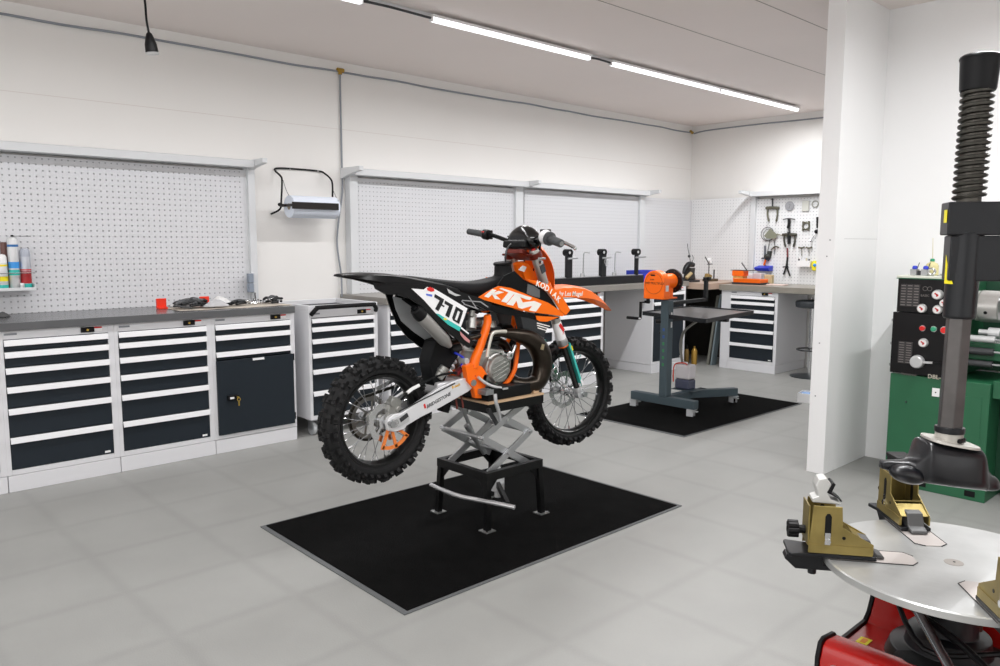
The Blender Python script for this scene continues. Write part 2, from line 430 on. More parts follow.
# hanging cable with socket
t = thing('hanging_socket', 'black cable connector hanging on a thin cable from the ceiling', 'hanging connector', (1.8, 5.0, ZC))
c0 = on(147, -40, 'Y', 5.0); c1 = on(147, 5, 'Y', 5.0); c2 = on(149, 34, 'Y', 5.0); c3 = on(152, 52, 'Y', 5.0)
mb = MB(); mb.tube([(c1.x-.02, 5.0, ZC), tuple(c1+V(-.01,0,.0)), tuple(on(146.5, 20, 'Y', 5.0)), tuple(c2)], .007, seg=8); mb.build('cable', BLACK, t)
d = (c3-c2).normalized(); mb = MB(); mb.turn(c2-d*.01, d, [(0,.008),(.008,.016),(.03,.024),(.07,.034),(.115,.037)], seg=16); mb.build('plug_body', BLACK, t, bev=.001)
mb = MB(); mb.turn(c2-d*.01, d, [(.1165,.036),(.122,.04),(.127,.038)], seg=16); mb.build('socket_rim', ALU, t)

# ------------------------------------------------------------------ cabinets
def drawer_cabinet(name, label, x0, x1, yf, zb, zt, depth, rows, grp, plinth=.1, door=None, rootloc=None, badge=True, frame=.035, brim=True):
    """front faces -Y; drawer rows listed from the top as fractions"""
    t = thing(name, label, 'drawer cabinet', ((x0+x1)/2, yf+depth/2, zb), grp)
    mb = MB(); yb = yf+depth; fr = frame; fl = .024
    mb.box(x0, x0+fl, yf+.002, yb, zb+plinth, zt); mb.box(x1-fr, x1, yf+.002, yb, zb+plinth, zt)
    mb.box(x0+fl, x1-fr, yf+.002, yb, zt-.05, zt); mb.box(x0+fl, x1-fr, yf+.002, yb, zb+plinth, zb+plinth+.03); mb.box(x0+fl, x1-fr, yb-.02, yb, zb+plinth+.03, zt-.05)
    mb.build('body', GREYW, t, bev=.002)
    if plinth: MB().box(x0+.002, x1-.002, yf, yb-.01, zb, zb+plinth-.003).build('plinth', GREYW, t, bev=.003)
    # lock block
    lx = x1-.135
    mb = MB(); mb.box(lx-.055, lx+.02, yf-.012, yf+.002, zt-.04, zt-.008); lk = mb.build('lock', BLACK, t, bev=.002)
    MB().cyl((lx-.02, yf-.012, zt-.024), (lx-.02, yf-.019, zt-.024), .007, seg=12).build('cylinder', KEYB, lk)
    mb = MB(); mb.box(lx+.02, lx+.065, yf-.006, yf+.002, zt-.036, zt-.0185); mb.m(1).box(lx+.02, lx+.065, yf-.006, yf+.002, zt-.018, zt-.010); mb.build('lock_sticker', [WHITE, RED], t)
    MB().box(x0+.03, x0+.095, yf-.0015, yf+.002, zt-.026, zt-.014).build('maker_badge', mat('badge_grey', '8c8f94', .5), t)
    z = zt-.05; zend = zb+plinth+.03
    if door: zend = door
    H = z-zend; tot = sum(rows)
    for i, f in enumerate(rows):
        h = H*f/tot; za = z-h
        dr = MB().box(x0+fl+.002, x1-fr-.002, yf+.004, yf+.06, za+.003, z-.002).build('drawer', ANTH, t)
        # handle strip: a bevelled aluminium rail at the top of every front
        hh = .03
        mb = MB(); yA = yf+.004
        mb.yz([(yA, z-.004), (yA-.016, z-.008), (yA-.02, z-.008-hh), (yA-.012, z-.010-hh), (yA, z-.012)], x0+fl+.002, x1-fr-.002)
        mb.build('handle', HANDLE, dr, bev=.0015)
        z = za
    if badge:
        MB().box(x1-fr-.055, x1-fr-.022, yf+.0025, yf+.004, zb+plinth+.042 if not door else zb+plinth+.05, zb+plinth+.055 if not door else zb+plinth+.063).build('size_plate', WHITE, t)
    if door:
        zd0, zd1 = zb+plinth+.03, door-.003
        dm = MB().box(x0+fl-.002, x1-fr+.012, yf-.014, yf+.03, zd0, zd1).build('door', ANTH, t, bev=.002)
        mb = MB(); zc = (zd0+zd1)/2-.0; mb.box(x0+fr+.05, x0+fr+.13, yf-.036, yf-.014, zc-.018, zc+.014); mb.build('door_lock', BLACK, dm, bev=.003)
        mb = MB(); mb.box(x0+fr+.062, x0+fr+.092, yf-.0375, yf-.036, zc-.010, zc+.004); mb.build('lock_sticker', WHITE, dm)
        mb = MB(); mb.cyl((x0+fr+.115, yf-.036, zc), (x0+fr+.115, yf-.055, zc), .006, seg=8); mb.torus((x0+fr+.118, yf-.052, zc-.015), (0,1,0), .011, .0025, seg=14, rs=6); mb.box(x0+fr+.114, x0+fr+.122, yf-.0535, yf-.0505, zc-.06, zc-.024); mb.build('key', KEYB, dm)
        mb = MB(); mb.box((x0+x1)/2-.03, (x0+x1)/2+.055, yf-.022, yf-.014, zd1-.018, zd1-.003); mb.build('door_pull', WHITE, dm)
        mb = MB(); mb.cyl((x1-fr+.016, yf-.008, zd1-.05), (x1-fr+.016, yf-.008, zd1-.0), .006, seg=8); mb.cyl((x1-fr+.016, yf-.008, zd0+.03), (x1-fr+.016, yf-.008, zd0+.08), .006, seg=8); mb.build('hinge', BLACK, dm)
    return t
YF = 5.22
x0 = .953; cw = .6245; 
R6 = [35, 47, 56, 64, 86, 99]
G1 = 'drawer cabinets under the long grey worktop'
drawer_cabinet('drawer_cabinet', 'drawer cabinet cut off by the left edge of the photo', x0-cw, x0, YF, 0, .955, .64, R6, G1)
drawer_cabinet('drawer_cabinet', 'leftmost fully seen white cabinet with dark drawers, under the spray cans', x0, x0+cw, YF, 0, .955, .64, R6, G1)
drawer_cabinet('drawer_cabinet', 'middle cabinet of the left bench, drawers only, under the red magnet tray', x0+cw, x0+2*cw, YF, 0, .955, .64, R6, G1)
drawer_cabinet('drawer_cabinet', 'cabinet with two drawers above a dark door with a key in it', x0+2*cw, x0+3*cw, YF, 0, .955, .64, [29, 46, 24], G1, door=.655)
tag(MB().box(-.6, x0+3*cw-.005, YF-.025, W-.005, .955, 1.003).build('worktop', STEELTOP, bev=.002), 'long dark grey worktop on the left bench carrying the tools', 'worktop')

# tool trolley
def trolley():
    x0, x1, yf = 2.932, 3.548, 5.20; zb, zt = .128, .985; yb = 5.80
    t = drawer_cabinet('tool_trolley', 'white tool trolley on castors beside the left bench, black push handle', x0, x1, yf, zb, zt-.03, yb-yf, R6, None, plinth=0, badge=False)
    t['category'] = 'tool trolley'
    mb = MB(); 
    for a in ((x0, x1, yf, yf+.03), (x0, x1, yb-.03, yb), (x0, x0+.03, yf+.03, yb-.03), (x1-.03, x1, yf+.03, yb-.03)): mb.box(*a, zt-.03, zt+.012)
    mb.build('tray_rim', GREYW, t, bev=.003)
    MB().box(x0+.03, x1-.03, yf+.03, yb-.03, zt-.03, zt-.024).build('tray_mat', mat('tray_mat', '3f4244', .8), t)
    mb = MB(); zz = zt-.002; mb.tube([(x0+.02, yf-.004, zt-.055), (x0+.03, yf-.022, zt-.035), (x0+.055, yf-.032, zt-.008), (x0+.09, yf-.034, zt-.002), (x1-.09, yf-.034, zt-.002), (x1-.055, yf-.032, zt-.008), (x1-.03, yf-.022, zt-.035), (x1-.02, yf-.004, zt-.055)], .017, seg=10); mb.build('push_handle', BLACK, t)
    for (cx, cy) in ((x0+.05, yf+.06), (x1-.05, yf+.06), (x0+.05, yb-.07), (x1-.05, yb-.07)):
        mb = MB(); mb.cyl((cx-.014, cy+.01, .05), (cx+.014, cy+.01, .05), .05, seg=24); wh = mb.build('castor_wheel', mat('wheel_grey', 'b9bcbe', .5), t, bev=.004)
        mb = MB(); mb.box(cx-.024, cx-.02, cy-.02, cy+.035, .045, .115); mb.box(cx+.02, cx+.024, cy-.02, cy+.035, .045, .115); mb.box(cx-.035, cx+.035, cy-.035, cy+.04, .115, .1275); mb.cyl((cx-.026, cy+.01, .05), (cx+.026, cy+.01, .05), .009, seg=8); mb.build('castor_fork', STEEL, wh)
trolley()

# second run: cabinets and worktop
G2 = 'drawer cabinets behind the motorcycle'
xb = [3.64, 4.28, 4.93, 5.735]
drawer_cabinet('drawer_cabinet', 'drawer cabinet right of the trolley, half hidden by the rear mudguard', 3.66, 4.30, YF, 0, .965, .64, R6, G2)
drawer_cabinet('drawer_cabinet', 'drawer cabinet hidden mostly behind the engine', 4.33, 4.97, YF, 0, .965, .64, R6, G2)
drawer_cabinet('drawer_cabinet', 'drawer cabinet behind the front fork', 5.0, 5.65, YF, 0, .965, .64, R6, G2)
drawer_cabinet('drawer_cabinet', 'drawer cabinet seen under the orange front mudguard', 5.69, 6.40, YF, 0, .965, .64, R6, G2, plinth=.1)
tag(MB().box(3.63, 7.94, YF-.025, W-.005, .965, 1.022).build('worktop', mat('worktop_mid', '8b8781', .35, var=.05, scale=5), bev=.002), 'grey worktop behind the motorcycle carrying the black fixture', 'worktop')
# cabinet beyond the kneehole
drawer_cabinet('drawer_cabinet', 'cabinet with pale side panel just left of the dark kneehole in the corner', 7.21, 7.86, YF-.04, 0, .965, .68, [50,55,260], 'corner cabinets')
# back wall run (faces the camera, -X): build as -Y front then turn
def back_cab():
    t = drawer_cabinet('drawer_cabinet', 'far cabinet with dark drawers under the tool wall', .10, .705, 0, 0, .92, .72, R6, 'corner cabinets')
    MB().box(0, .1, .002, .72, 0, .92).build('filler_panel', GREYW, t, bev=.002)
    # pivot of the thing is its own centre line
    t.rotation_euler = (0, 0, -PI/2)
    # after the turn: local x -> -Y, local y -> +X
    ox, oy = .4025, .36
    t.location = (8.205+oy, 4.92-ox, 0)
    return t
back_cab()
tag(MB().box(8.18, D-.005, 2.6, 4.94, .92, .985).build('worktop', mat('worktop_steel', '8f8a80', .3, var=.06, scale=6), bev=.002), 'steel grey worktop along the back wall under the hanging tools', 'worktop')
tag(MB().box(7.945, D-.005, 4.945, W-.005, .93, 1.0).build('worktop', mat('worktop_wood', 'b79f8e', .45, var=.08, scale=7), bev=.002), 'wooden corner worktop between the two benches with the dial gauges', 'worktop')
# ------------------------------------------------------------------ perforated panels on the walls
def pegwall_x(lab, x0, x1, posts, z0=1.0035, z1=2.03, grp='perforated tool panels'):
    t = thing('perforated_panel', lab, 'perforated panel', ((x0+x1)/2, W-.03, z0), grp)
    for a, b_ in ((z0, 1.5035), (1.5040, 2.02)):
        if a >= z1: continue
        MB().box(x0, x1, W-.052, W-.050, a, min(b_, z1)).build('perforated_sheet', PERFX, t)
    mb = MB(); mb.box(x0, x1, W-.046, W-.044, z0, min(z1, 2.02)); mb.build('hole_shade_sheet', HOLE_SHADE, t)  # added sheet close behind, its grey gives the holes their shade
    return t
def post_x(x0, x1, y, z0, z1, t, slots=True):
    mb = MB(); mb.box(x0, x1, W-.085, W-.003, z0, z1); p = mb.build('upright', RAIL, t, bev=.002)
    return p
def header(x0, x1, t, z=2.035, tip=True):
    mb = MB(); mb.yz([(W-.003, z), (W-.17, z), (W-.17, z+.05), (W-.16, z+.056), (W-.003, z+.056)], x0, x1); h = mb.build('header_rail', RAIL, t, bev=.002)
    return h
def bracket(x, t, z=2.035):
    # tapering cantilever tip at the end of the header
    mb = MB(); mb.yz([(W-.003, z-.03), (W-.12, z+.0), (W-.30, z+.028), (W-.30, z+.062), (W-.003, z+.062)], x, x+.04); mb.build('bracket', RAIL, t, bev=.002)
t = pegwall_x('large perforated panel with header rail above the left bench', -.3, 2.76, None)
header(-.3, 2.80, t); post_x(2.785, 2.84, 0, 1.0035, 2.035, t); bracket(2.801, t); post_x(-.37, -.3, 0, 1.003, 2.035, t)
MB().box(2.7601, 2.7849, W-.052, W-.05, 1.0035, 2.035).build('edge_strip', RAIL, t)
t = pegwall_x('perforated panel left of the handlebar, above the seat', 3.781, 5.68, None, z0=1.0225)
header(3.70, 5.789, t); post_x(3.70, 3.78, 0, 1.0225, 2.035, t); bracket(3.657, t); post_x(5.68, 5.789, 0, 1.0225, 2.035, t); bracket(5.79, t)
t = pegwall_x('perforated panel behind the handlebar up to the third upright', 5.832, 7.78, None, z0=1.0225)
header(5.832, 7.858, t); post_x(7.78, 7.88, 0, 1.0225, 2.035, t); bracket(7.86, t)
t = pegwall_x('perforated panel filling the far corner of the left wall', 7.902, 8.92, None, z0=1.0225)
# back wall panels, normal -X
def pegwall_y(lab, y0, y1, z0, z1, xo=.052):
    t = thing('perforated_panel', lab, 'perforated panel', (D-.03, (y0+y1)/2, z0), 'perforated tool panels')
    MB().box(D-xo, D-xo+.002, y0, y1, z0, z1).build('perforated_sheet', PERFY, t)
    MB().box(D-.046, D-.044, y0, y1, z0, z1).build('hole_shade_sheet', HOLE_SHADE, t)
    return t
pegwall_y('plain perforated panel on the back wall beside the corner', 4.98, 5.87, 1.0006, 2.03)
t = pegwall_y('perforated panel on the back wall hung with pullers and tools', 3.0, 4.93, .9855, 2.0)
MB().box(D-.09, D-.003, 4.91, 4.975, 1.0005, 2.03).build('upright', RAIL, t, bev=.002)
mb = MB(); mb.prism([(D-.003, 2.03), (D-.17, 2.03), (D-.17, 2.085), (D-.003, 2.09)], lambda a, b: (a, 2.6, b), lambda a, b: (a, 4.945, b)); mb.build('header_rail', RAIL, t, bev=.002)
mb = MB(); mb.prism([(D-.003, 2.0), (D-.12, 2.035), (D-.36, 2.06), (D-.36, 2.095), (D-.003, 2.095)], lambda a, b: (a, 4.95, b), lambda a, b: (a, 4.99, b)); mb.build('bracket', RAIL, t, bev=.002)

# ------------------------------------------------------------------ mats
def floor_mat(lab, pts):
    c = sum((V(p[0], p[1]) for p in pts), V(0, 0))/4
    t = thing('floor_mat', lab, 'mat', (c.x, c.y, 0), 'black floor mats')
    MB().xy(pts, 0, .005).build('rubber_edge', MATE, t, bev=.001)
    inn = [tuple(c+(V(p[0], p[1])-c)*(1-.022/((V(p[0], p[1])-c).length)*1.4)) for p in pts]
    MB().xy(inn, .005, .009).build('pile', MATM, t)
floor_mat('black floor mat under the scissor lift and motorcycle', [(1.775, 3.70), (1.745, 2.405), (3.655, 2.395), (3.655, 3.675)])
floor_mat('black floor mat under the engine stand', [(4.999, 3.276), (6.861, 3.247), (6.88, 4.33), (5.0, 4.36)])
# ================================================================== MOTORCYCLE
GBLK = mat('bodywork_black', '08080a', .3, spec=.3)
SEATM = mat('seat_vinyl', '1b1c1e', .62, spec=.25, bump=.25, bscale=300)
SATIN = mat('satin_black', '0d0e10', .5, spec=.2)
ENG = mat('engine_casting', 'a2a29e', .38, metal=.8, var=.08, scale=25)
ENGD = mat('engine_dark', '2a2a2b', .5, metal=.4, var=.1, scale=25)
PIPE = mat('raw_pipe', '3a342e', .28, metal=.9, var=.22, scale=18)
SWING = mat('swingarm_silver', 'e6e6e8', .32, metal=.3)
LINER = mat('airbox_grey', 'b9bcbe', .5)
TYREM = mat('tyre_rubber', '151516', .7, spec=.35, var=.12, scale=30, bump=.25, bscale=90)
RIMM = mat('rim_black', '08090a', .28, spec=.4)
bike = thing('motorcycle', 'black and orange off-road motorcycle raised on the scissor lift, number 770', 'motorcycle', (2.70, 3.0, .30))
YB = 3.0
RC = V(2.034, YB, .645); FC = V(3.383, YB, .607)
def mir(pts): return [(p[0], 2*YB-p[1], p[2]) for p in pts]

def wheel(nm, c, ro, rrim, hw, nsp, rear):
    # rim is the wheel's own mesh; the rest are its sub-parts
    def rev(prof, seg=72):
        mb = MB(); rings = []
        for k in range(seg):
            t = 2*PI*k/seg
            rings.append([mb.bm.verts.new((c.x+r*math.cos(t), c.y+y, c.z+r*math.sin(t))) for y, r in prof])
        for k in range(seg): mb.bridge(rings[k], rings[(k+1) % seg])
        return mb
    w_ = hw*.62
    rim = rev([(-w_, rrim+.013), (-w_, rrim+.002), (-w_*.6, rrim-.002), (-w_*.25, rrim-.010), (w_*.25, rrim-.010), (w_*.6, rrim-.002), (w_, rrim+.002), (w_, rrim+.013)]).build(nm, RIMM, bike)
    rt = ro-.017; mid = (rrim+rt)/2
    pr = []
    for k in range(16):
        t = -PI*.5 + 2*PI*k/16
        pr.append((hw*.93*math.cos(t)*(1 if math.sin(t) > -.6 else .75), mid + (rt-mid)*math.sin(t)*1.02))
    mb = rev(pr, 84)
    # tread blocks
    n = 42 if rear else 46
    def knob(t, y, ang, lx, ly, h, base=None):
        R = Matrix.Translation(c) @ Matrix.Rotation(-t, 4, 'Y')
        # local: x radial outwards
        rb = (rt if base is None else base)
        M = R @ Matrix.Translation((rb-.006, y, 0)) @ Matrix.Rotation(ang, 4, 'Z')
        a, b2 = lx/2, ly/2; f = .82
        cc = [(0,-b2,-a),(0,b2,-a),(0,b2,a),(0,-b2,a),(h,-b2*f,-a*f),(h,b2*f,-a*f),(h,b2*f,a*f),(h,-b2*f,a*f)]
        mb.hexa([M @ V(p) for p in cc])
    for i in range(n):
        t = 2*PI*i/n
        if i % 2 == 0:
            knob(t, -.013, 0, .019, .021, .023); knob(t, .013, 0, .019, .021, .023)
        else:
            knob(t, 0, 0, .016, .030, .022)
        for s in (-1, 1):
            knob(t+(.5*2*PI/n if i % 2 else 0), s*hw*.63, s*.50, .022, .020, .021, base=rt-.008)
            knob(t+PI/n, s*hw*.93, s*.95, .020, .018, .018, base=rt-.024)
    mb.build('tyre', TYREM, rim, sharp=30)
    # tyre side writing marks
    # hub
    mb = MB(); mb.turn(c-V(0,.055,0), (0,1,0), [(0,.022),(.005,.032),(.018,.034),(.024,.022),(.055,.018),(.086,.022),(.092,.034),(.105,.032),(.11,.022)], seg=24); mb.build('hub', ENG if rear else CHROME, rim)
    mb = MB(); mb.cyl(c-V(0,.125,0), c+V(0,.125,0), .011, seg=12); mb.cyl(c-V(0,.135,0), c-V(0,.122,0), .016, seg=6); mb.cyl(c+V(0,.122,0), c+V(0,.135,0), .016, seg=6); mb.build('axle', STEEL, rim)
    for i in range(nsp):
        s = -1 if i % 2 else 1; t = 2*PI*i/nsp; t2 = t + (.33 if (i//2) % 2 else -.33)
        a = c+V(math.cos(t2)*.031, s*.040, math.sin(t2)*.031); b = c+V(math.cos(t)*(rrim-.006), s*.004, math.sin(t)*(rrim-.006))
        mb = MB(); d = (b-a).normalized(); mb.cyl(a, b, .0016, seg=5); sp = mb.build('spoke', mat('spoke_steel', '8b8c8e', .35, metal=.6), rim)
        mb = MB(); mb.cyl(b-d*.022, b+d*.004, .0044, seg=6)
        o = mb.build('spoke_nipple', CHROME, rim)
    return rim
rw = wheel('rear_wheel', RC, .300, .203, .056, 32, True)
fw = wheel('front_wheel', FC, .320, .236, .046, 32, False)

def disc(c, y, R, r0, parent, nm, m, teeth=0, arms=6, th=.003, wavy=0, holes=0):
    mb = MB(); n = teeth*4 if teeth else 96; O1 = []; O0 = []
    def rr(k):
        if teeth: return R + (0, .005, .005, 0)[k % 4]
        return R*(1+wavy*math.sin(2*PI*k*10/n))
    rings = []
    for yy in (y-th/2, y+th/2):
        rings.append([mb.bm.verts.new((c.x+rr(k)*math.cos(2*PI*k/n), yy, c.z+rr(k)*math.sin(2*PI*k/n))) for k in range(n)])
        rings.append([mb.bm.verts.new((c.x+r0*math.cos(2*PI*k/n), yy, c.z+r0*math.sin(2*PI*k/n))) for k in range(n)])
    o1, i1, o2, i2 = rings
    mb.bridge(o1, i1); mb.bridge(o2, i2); mb.bridge(o1, o2); mb.bridge(i1, i2)
    for k in range(arms):
        t = 2*PI*k/arms
        mb.beam((c.x+.03*math.cos(t), y, c.z+.03*math.sin(t)), (c.x+(r0+.004)*math.cos(t+.25), y, c.z+(r0+.004)*math.sin(t+.25)), .010, th*.95, up=(0,1,0))
    mb.turn((c.x, y-th/2, c.z), (0,1,0), [(0,.034),(th,.034)], seg=24)
    return mb.build(nm, m, parent)
sp = disc(RC, YB+.068, .103, .080, rw, 'sprocket', mat('sprocket_steel', '8a8883', .35, metal=.85), teeth=48, arms=6, th=.005)
disc(RC, YB-.066, .092, .064, rw, 'brake_disc', CHROME, arms=5, wavy=.03)
disc(FC, YB+.058, .108, .080, fw, 'brake_disc', CHROME, arms=6, wavy=.03)

_Rz = Matrix.Translation(FC) @ Matrix.Rotation(math.radians(-7), 4, 'Z') @ Matrix.Translation(-FC)
for o_ in [fw]+list(fw.children):
    q0 = ORG['motorcycle']; o_.data.transform(Matrix.Translation(-q0) @ _Rz @ Matrix.Translation(q0))
# rear hub carrier, adjusters, brake caliper, guard
mb = MB(); mb.cbox((2.075, 2.925, .72), (.06, .03, .075), (0, .4, 0)); mb.cyl((2.06, 2.90, .735), (2.06, 2.94, .735), .018); mb.cyl((2.09, 2.90, .70), (2.09, 2.94, .70), .016); mb.cbox((2.05, 2.93, .67), (.03, .02, .07), (0, .3, 0)); cal = mb.build('rear_brake_caliper', ENG, bike, bev=.004)
mb = MB(); mb.tube([(2.10, 2.90, .745), (2.16, 2.895, .79), (2.24, 2.895, .815), (2.34, 2.90, .835), (2.45, 2.92, .83)], .006, seg=8); mb.build('brake_hose', RUBBER, cal)
mb = MB(); mb.tube([(2.13, 2.893, .775), (2.16, 2.893, .79), (2.20, 2.893, .802)], .0085, seg=8); mb.build('hose_sleeve', WHITE, cal)
gc = (2.048, .640); mb = MB()
for t0_ in (-1.95, -1.3, -.65):
    mb.beam((gc[0]+.02*math.cos(t0_), 2.915, gc[1]+.02*math.sin(t0_)), (gc[0]+.125*math.cos(t0_), 2.915, gc[1]+.125*math.sin(t0_)), .014, .008, up=(0,1,0))
arc = [(gc[0]+.122*math.cos(-1.98+i*.068), gc[1]+.122*math.sin(-1.98+i*.068)) for i in range(21)]; inn = [(gc[0]+.106*math.cos(-1.98+i*.068), gc[1]+.106*math.sin(-1.98+i*.068)) for i in range(21)]
mb.grid([[(x, 2.911, z) for x, z in arc], [(x, 2.911, z) for x, z in inn]], .008); mb.build('disc_guard', mat('guard_orange', 'e8803a', .4), bike)

# swingarm
outl = [(388,431),(386.5,424),(388,418),(393,414.5),(402,412),(420,401),(440,387),(455,380.5),(463,378),(469,378.5),(473,382),(473,387),(468,391.5),(455,399),(440,407.5),(420,417.5),(406,426),(404,429),(395,432)]
poly = onxz(outl, 2.905)
mb = MB(); mb.xz(poly, 2.900, 2.924); 
sw = mb.build('swingarm', SWING, bike, bev=.005)
MB().xz(poly, 3.076, 3.100).build('swingarm_left_beam', SWING, sw, bev=.005)
MB().box(2.34, 2.49, 2.924, 3.076, .735, .79).build('swingarm_bridge', SWING, sw, bev=.01)
MB().cyl((2.53, 2.878, .775), (2.53, 3.122, .775), .016).build('pivot_axle', STEEL, sw)
mb = MB(); g = onxz([(391,428),(389,421),(396,417),(406,412.5),(409,417),(409,421),(399,427)], 2.898); mb.xz(g, 2.893, 2.901); mb.build('axle_block', ALU, sw, bev=.002)
mb = MB(); q = on(404, 417.5, 'Y', 2.893); mb.cbox(q, (.05, .006, .022), (0, -.45, 0)); mb.build('chain_adjuster', DSTEEL, sw, bev=.003)
MB().cyl((2.052, 2.878, .647), (2.052, 2.895, .647), .021, seg=6).build('axle_nut', CHROME, sw, bev=.002)
a = on(399, 411.5, 'Y', 2.898); b = on(455, 383.2, 'Y', 2.898)
MB().beam(a, b, .0022, .006, up=(0,0,1)).build('weld_groove', DSTEEL, sw)
a = on(425.5, 408.5, 'Y', 2.8995); b = on(447.5, 396, 'Y', 2.8995); xd = b-a; ang = math.atan2(xd.z, xd.x)
MB().cbox(a+V(-.004, 0, .012), (.010, .002, .022), (0, -ang, 0)).build('red_mark', RED, sw)
text('BRIDGESTONE', 'lettering', DSTEEL, sw, a+V(.008, 0, -.0015), xd, (0,0,1), .0235, shear=.3, bold=.0004)
a = on(452, 389, 'Y', 2.8995); b = on(462, 384.5, 'Y', 2.8995)
text('R-tech', 'lettering', mat('gold', 'd8a526', .4), sw, a, b-a, (0,0,1), .020, shear=.2, bold=.0005)
# chain with guide
cp = []
for i in range(25):
    t = PI/2 + PI*i/24; cp.append((RC.x+.106*math.cos(t), RC.z+.106*math.sin(t)))
chain = [(2.56, .835)] + cp + [(2.56, .745)]
mb = MB(); n = 0
pts = []
for i in range(len(chain)-1):
    a = V(chain[i][0], 0, chain[i][1]); b = V(chain[i+1][0], 0, chain[i+1][1]); L_ = (b-a).length; k = max(1, int(L_/.0135))
    for j in range(k): pts.append((a.lerp(b, j/k), a.lerp(b, (j+1)/k)))
for i, (a, b) in enumerate(pts):
    yy = YB+.068; mb.beam((a.x, yy, a.z), (b.x, yy, b.z), .010 if i % 2 else .015, .012, up=(0,0,1))
mb.build('drive_chain', mat('chain', '3a3833', .35, metal=.8), bike)
mb = MB(); mb.beam((2.09, 3.085, .772), (2.32, 3.09, .84), .006, .020); mb.build('chain_guard', ALU, bike, bev=.002)
mb = MB(); mb.xz([(2.42,.70),(2.50,.72),(2.47,.655),(2.44,.65)], 2.99, 3.06); mb.build('chain_slider', SATIN, bike, bev=.003)
q = on(441, 404, 'Y', 3.07); MB().cbox(on(444, 407.5, 'Y', 3.0), (.05, .04, .045), (0, .35, 0)).build('chain_guide', SATIN, bike, bev=.004)

# frame
def both(fn, nm, m, **k):
    for s in (0, 1):
        mb = MB(); fn(mb, (lambda y: y) if s == 0 else (lambda y: 2*YB-y)); mb.build(nm, m, bike, **k)
def fr(mb, Y):
    P = [on(487,315,'Y',2.925), on(487.5,322,'Y',2.925), on(484,335,'Y',2.915), on(480,347,'Y',2.91), on(475.5,358,'Y',2.905), on(473,368,'Y',2.905)]
    R = [.018, .021, .0215, .022, .025, .027]
    mb.tube([(p.x, Y(p.y), p.z, r) for p, r in zip(P, R)], seg=12)
    g = onxz([(463.5,366),(469,363),(480,366),(485.5,374),(484,386),(479,392),(480,398),(474,398),(472,388),(466,381)], 2.90)
    mb.xz(g, Y(2.885), Y(2.918))
both(fr, 'frame', ORPAINT, bev=.003)
def cr(mb, Y):
    P = [on(480,396,'Y',2.93), on(490,391,'Y',2.93), on(500,388,'Y',2.93), on(509,380,'Y',2.93), on(514,371,'Y',2.93), on(516,362,'Y',2.935)]
    mb.tube([(p.x, Y(p.y), p.z, .012) for p in P] + [(2.93, Y(2.97), .98, .012), (2.93, YB, 1.10, .014)], seg=10)
both(cr, 'cradle_tube', ORPAINT)
mb = MB(); mb.cyl((3.01, YB, 1.17), (2.955, YB, 1.36), .032, seg=16); mb.tube([(2.98, YB, 1.25), (2.85, YB, 1.17), (2.70, YB, 1.13)], .028); mb.build('head_tube', ORPAINT, bike)
for p_ in ((474, 366), (475.5, 376)):
    q = on(p_[0], p_[1], 'Y', 2.884); MB().cyl(q, q+V(0,.004,0), .004, seg=8).build('frame_bolt', RED, bike)
# subframe struts
both(lambda mb, Y: mb.tube([(2.60, Y(2.93), 1.12), (2.40, Y(2.93), 1.19), (2.2, Y(2.935), 1.24)], .011), 'subframe_tube', SATIN)
both(lambda mb, Y: mb.tube([(2.60, Y(2.93), .93), (2.42, Y(2.93), 1.08), (2.24, Y(2.935), 1.2)], .010), 'subframe_strut', SATIN)

# engine
def ex(px_, py_, y): return on(px_, py_, 'Y', y)
mb = MB(); g = onxz([(482,352),(490,349),(506,350),(514,358),(513,372),(507,382),(498,388),(486,390),(479,384),(478,366)], 2.90); mb.xz(g, 2.915, 3.10); crank = mb.build('engine_case', ENG, bike, bev=.010)
cc = ex(497, 368.5, 2.89)
mb = MB(); mb.turn(V(cc.x, 2.862, cc.z), (0,1,0), [(0,.045),(.004,.066),(.012,.071),(.022,.073),(.026,.080),(.055,.084)], seg=36)
for i in range(5):
    dz = -.044+i*.022; L2 = math.sqrt(.062**2-dz**2); mb.cbox((cc.x, 2.8605, cc.z+dz), (2*L2, .004, .006), (0, -.35, 0))
cv = mb.build('clutch_cover', ENG, crank, bev=.001)
for i in range(6):
    t = i*PI/3+.3; MB().cyl((cc.x+.077*math.cos(t), 2.878, cc.z+.077*math.sin(t)), (cc.x+.077*math.cos(t), 2.89, cc.z+.077*math.sin(t)), .0055, seg=6).build('cover_bolt', CHROME, cv)
c2 = ex(484, 372, 2.90); mb = MB(); mb.turn(V(c2.x, 2.885, c2.z-.03), (0,1,0), [(0,.02),(.004,.026),(.03,.028)], seg=20); mb.build('water_pump_cover', ENG, crank, bev=.001)
c3 = ex(508, 358, 2.90); mb = MB(); mb.turn(V(c3.x, 2.88, c3.z+.015), (0,1,0), [(0,.018),(.004,.024),(.04,.026)], seg=20); mb.cyl((c3.x+.01, 2.89, c3.z+.01), (c3.x+.05, 2.90, c3.z+.06), .012); mb.build('oil_cap', CHROME, crank, bev=.001)
mb = MB()
for i in range(9):
    z = .915+i*.013; dx = i*.0035; s = .058 if i < 7 else .05
    mb.box(2.70-s+dx, 2.70+s+dx, 2.945, 3.055, z, z+(.006 if i % 2 else .0125))
mb.build('cylinder_barrel', ENGD, crank, bev=.001)
mb = MB(); mb.cyl((2.73, YB, 1.03), (2.735, YB, 1.065), .05, .04, seg=20); mb.cyl((2.735, YB, 1.06), (2.74, YB, 1.10), .010); mb.build('cylinder_head', ENG, crank, bev=.002)
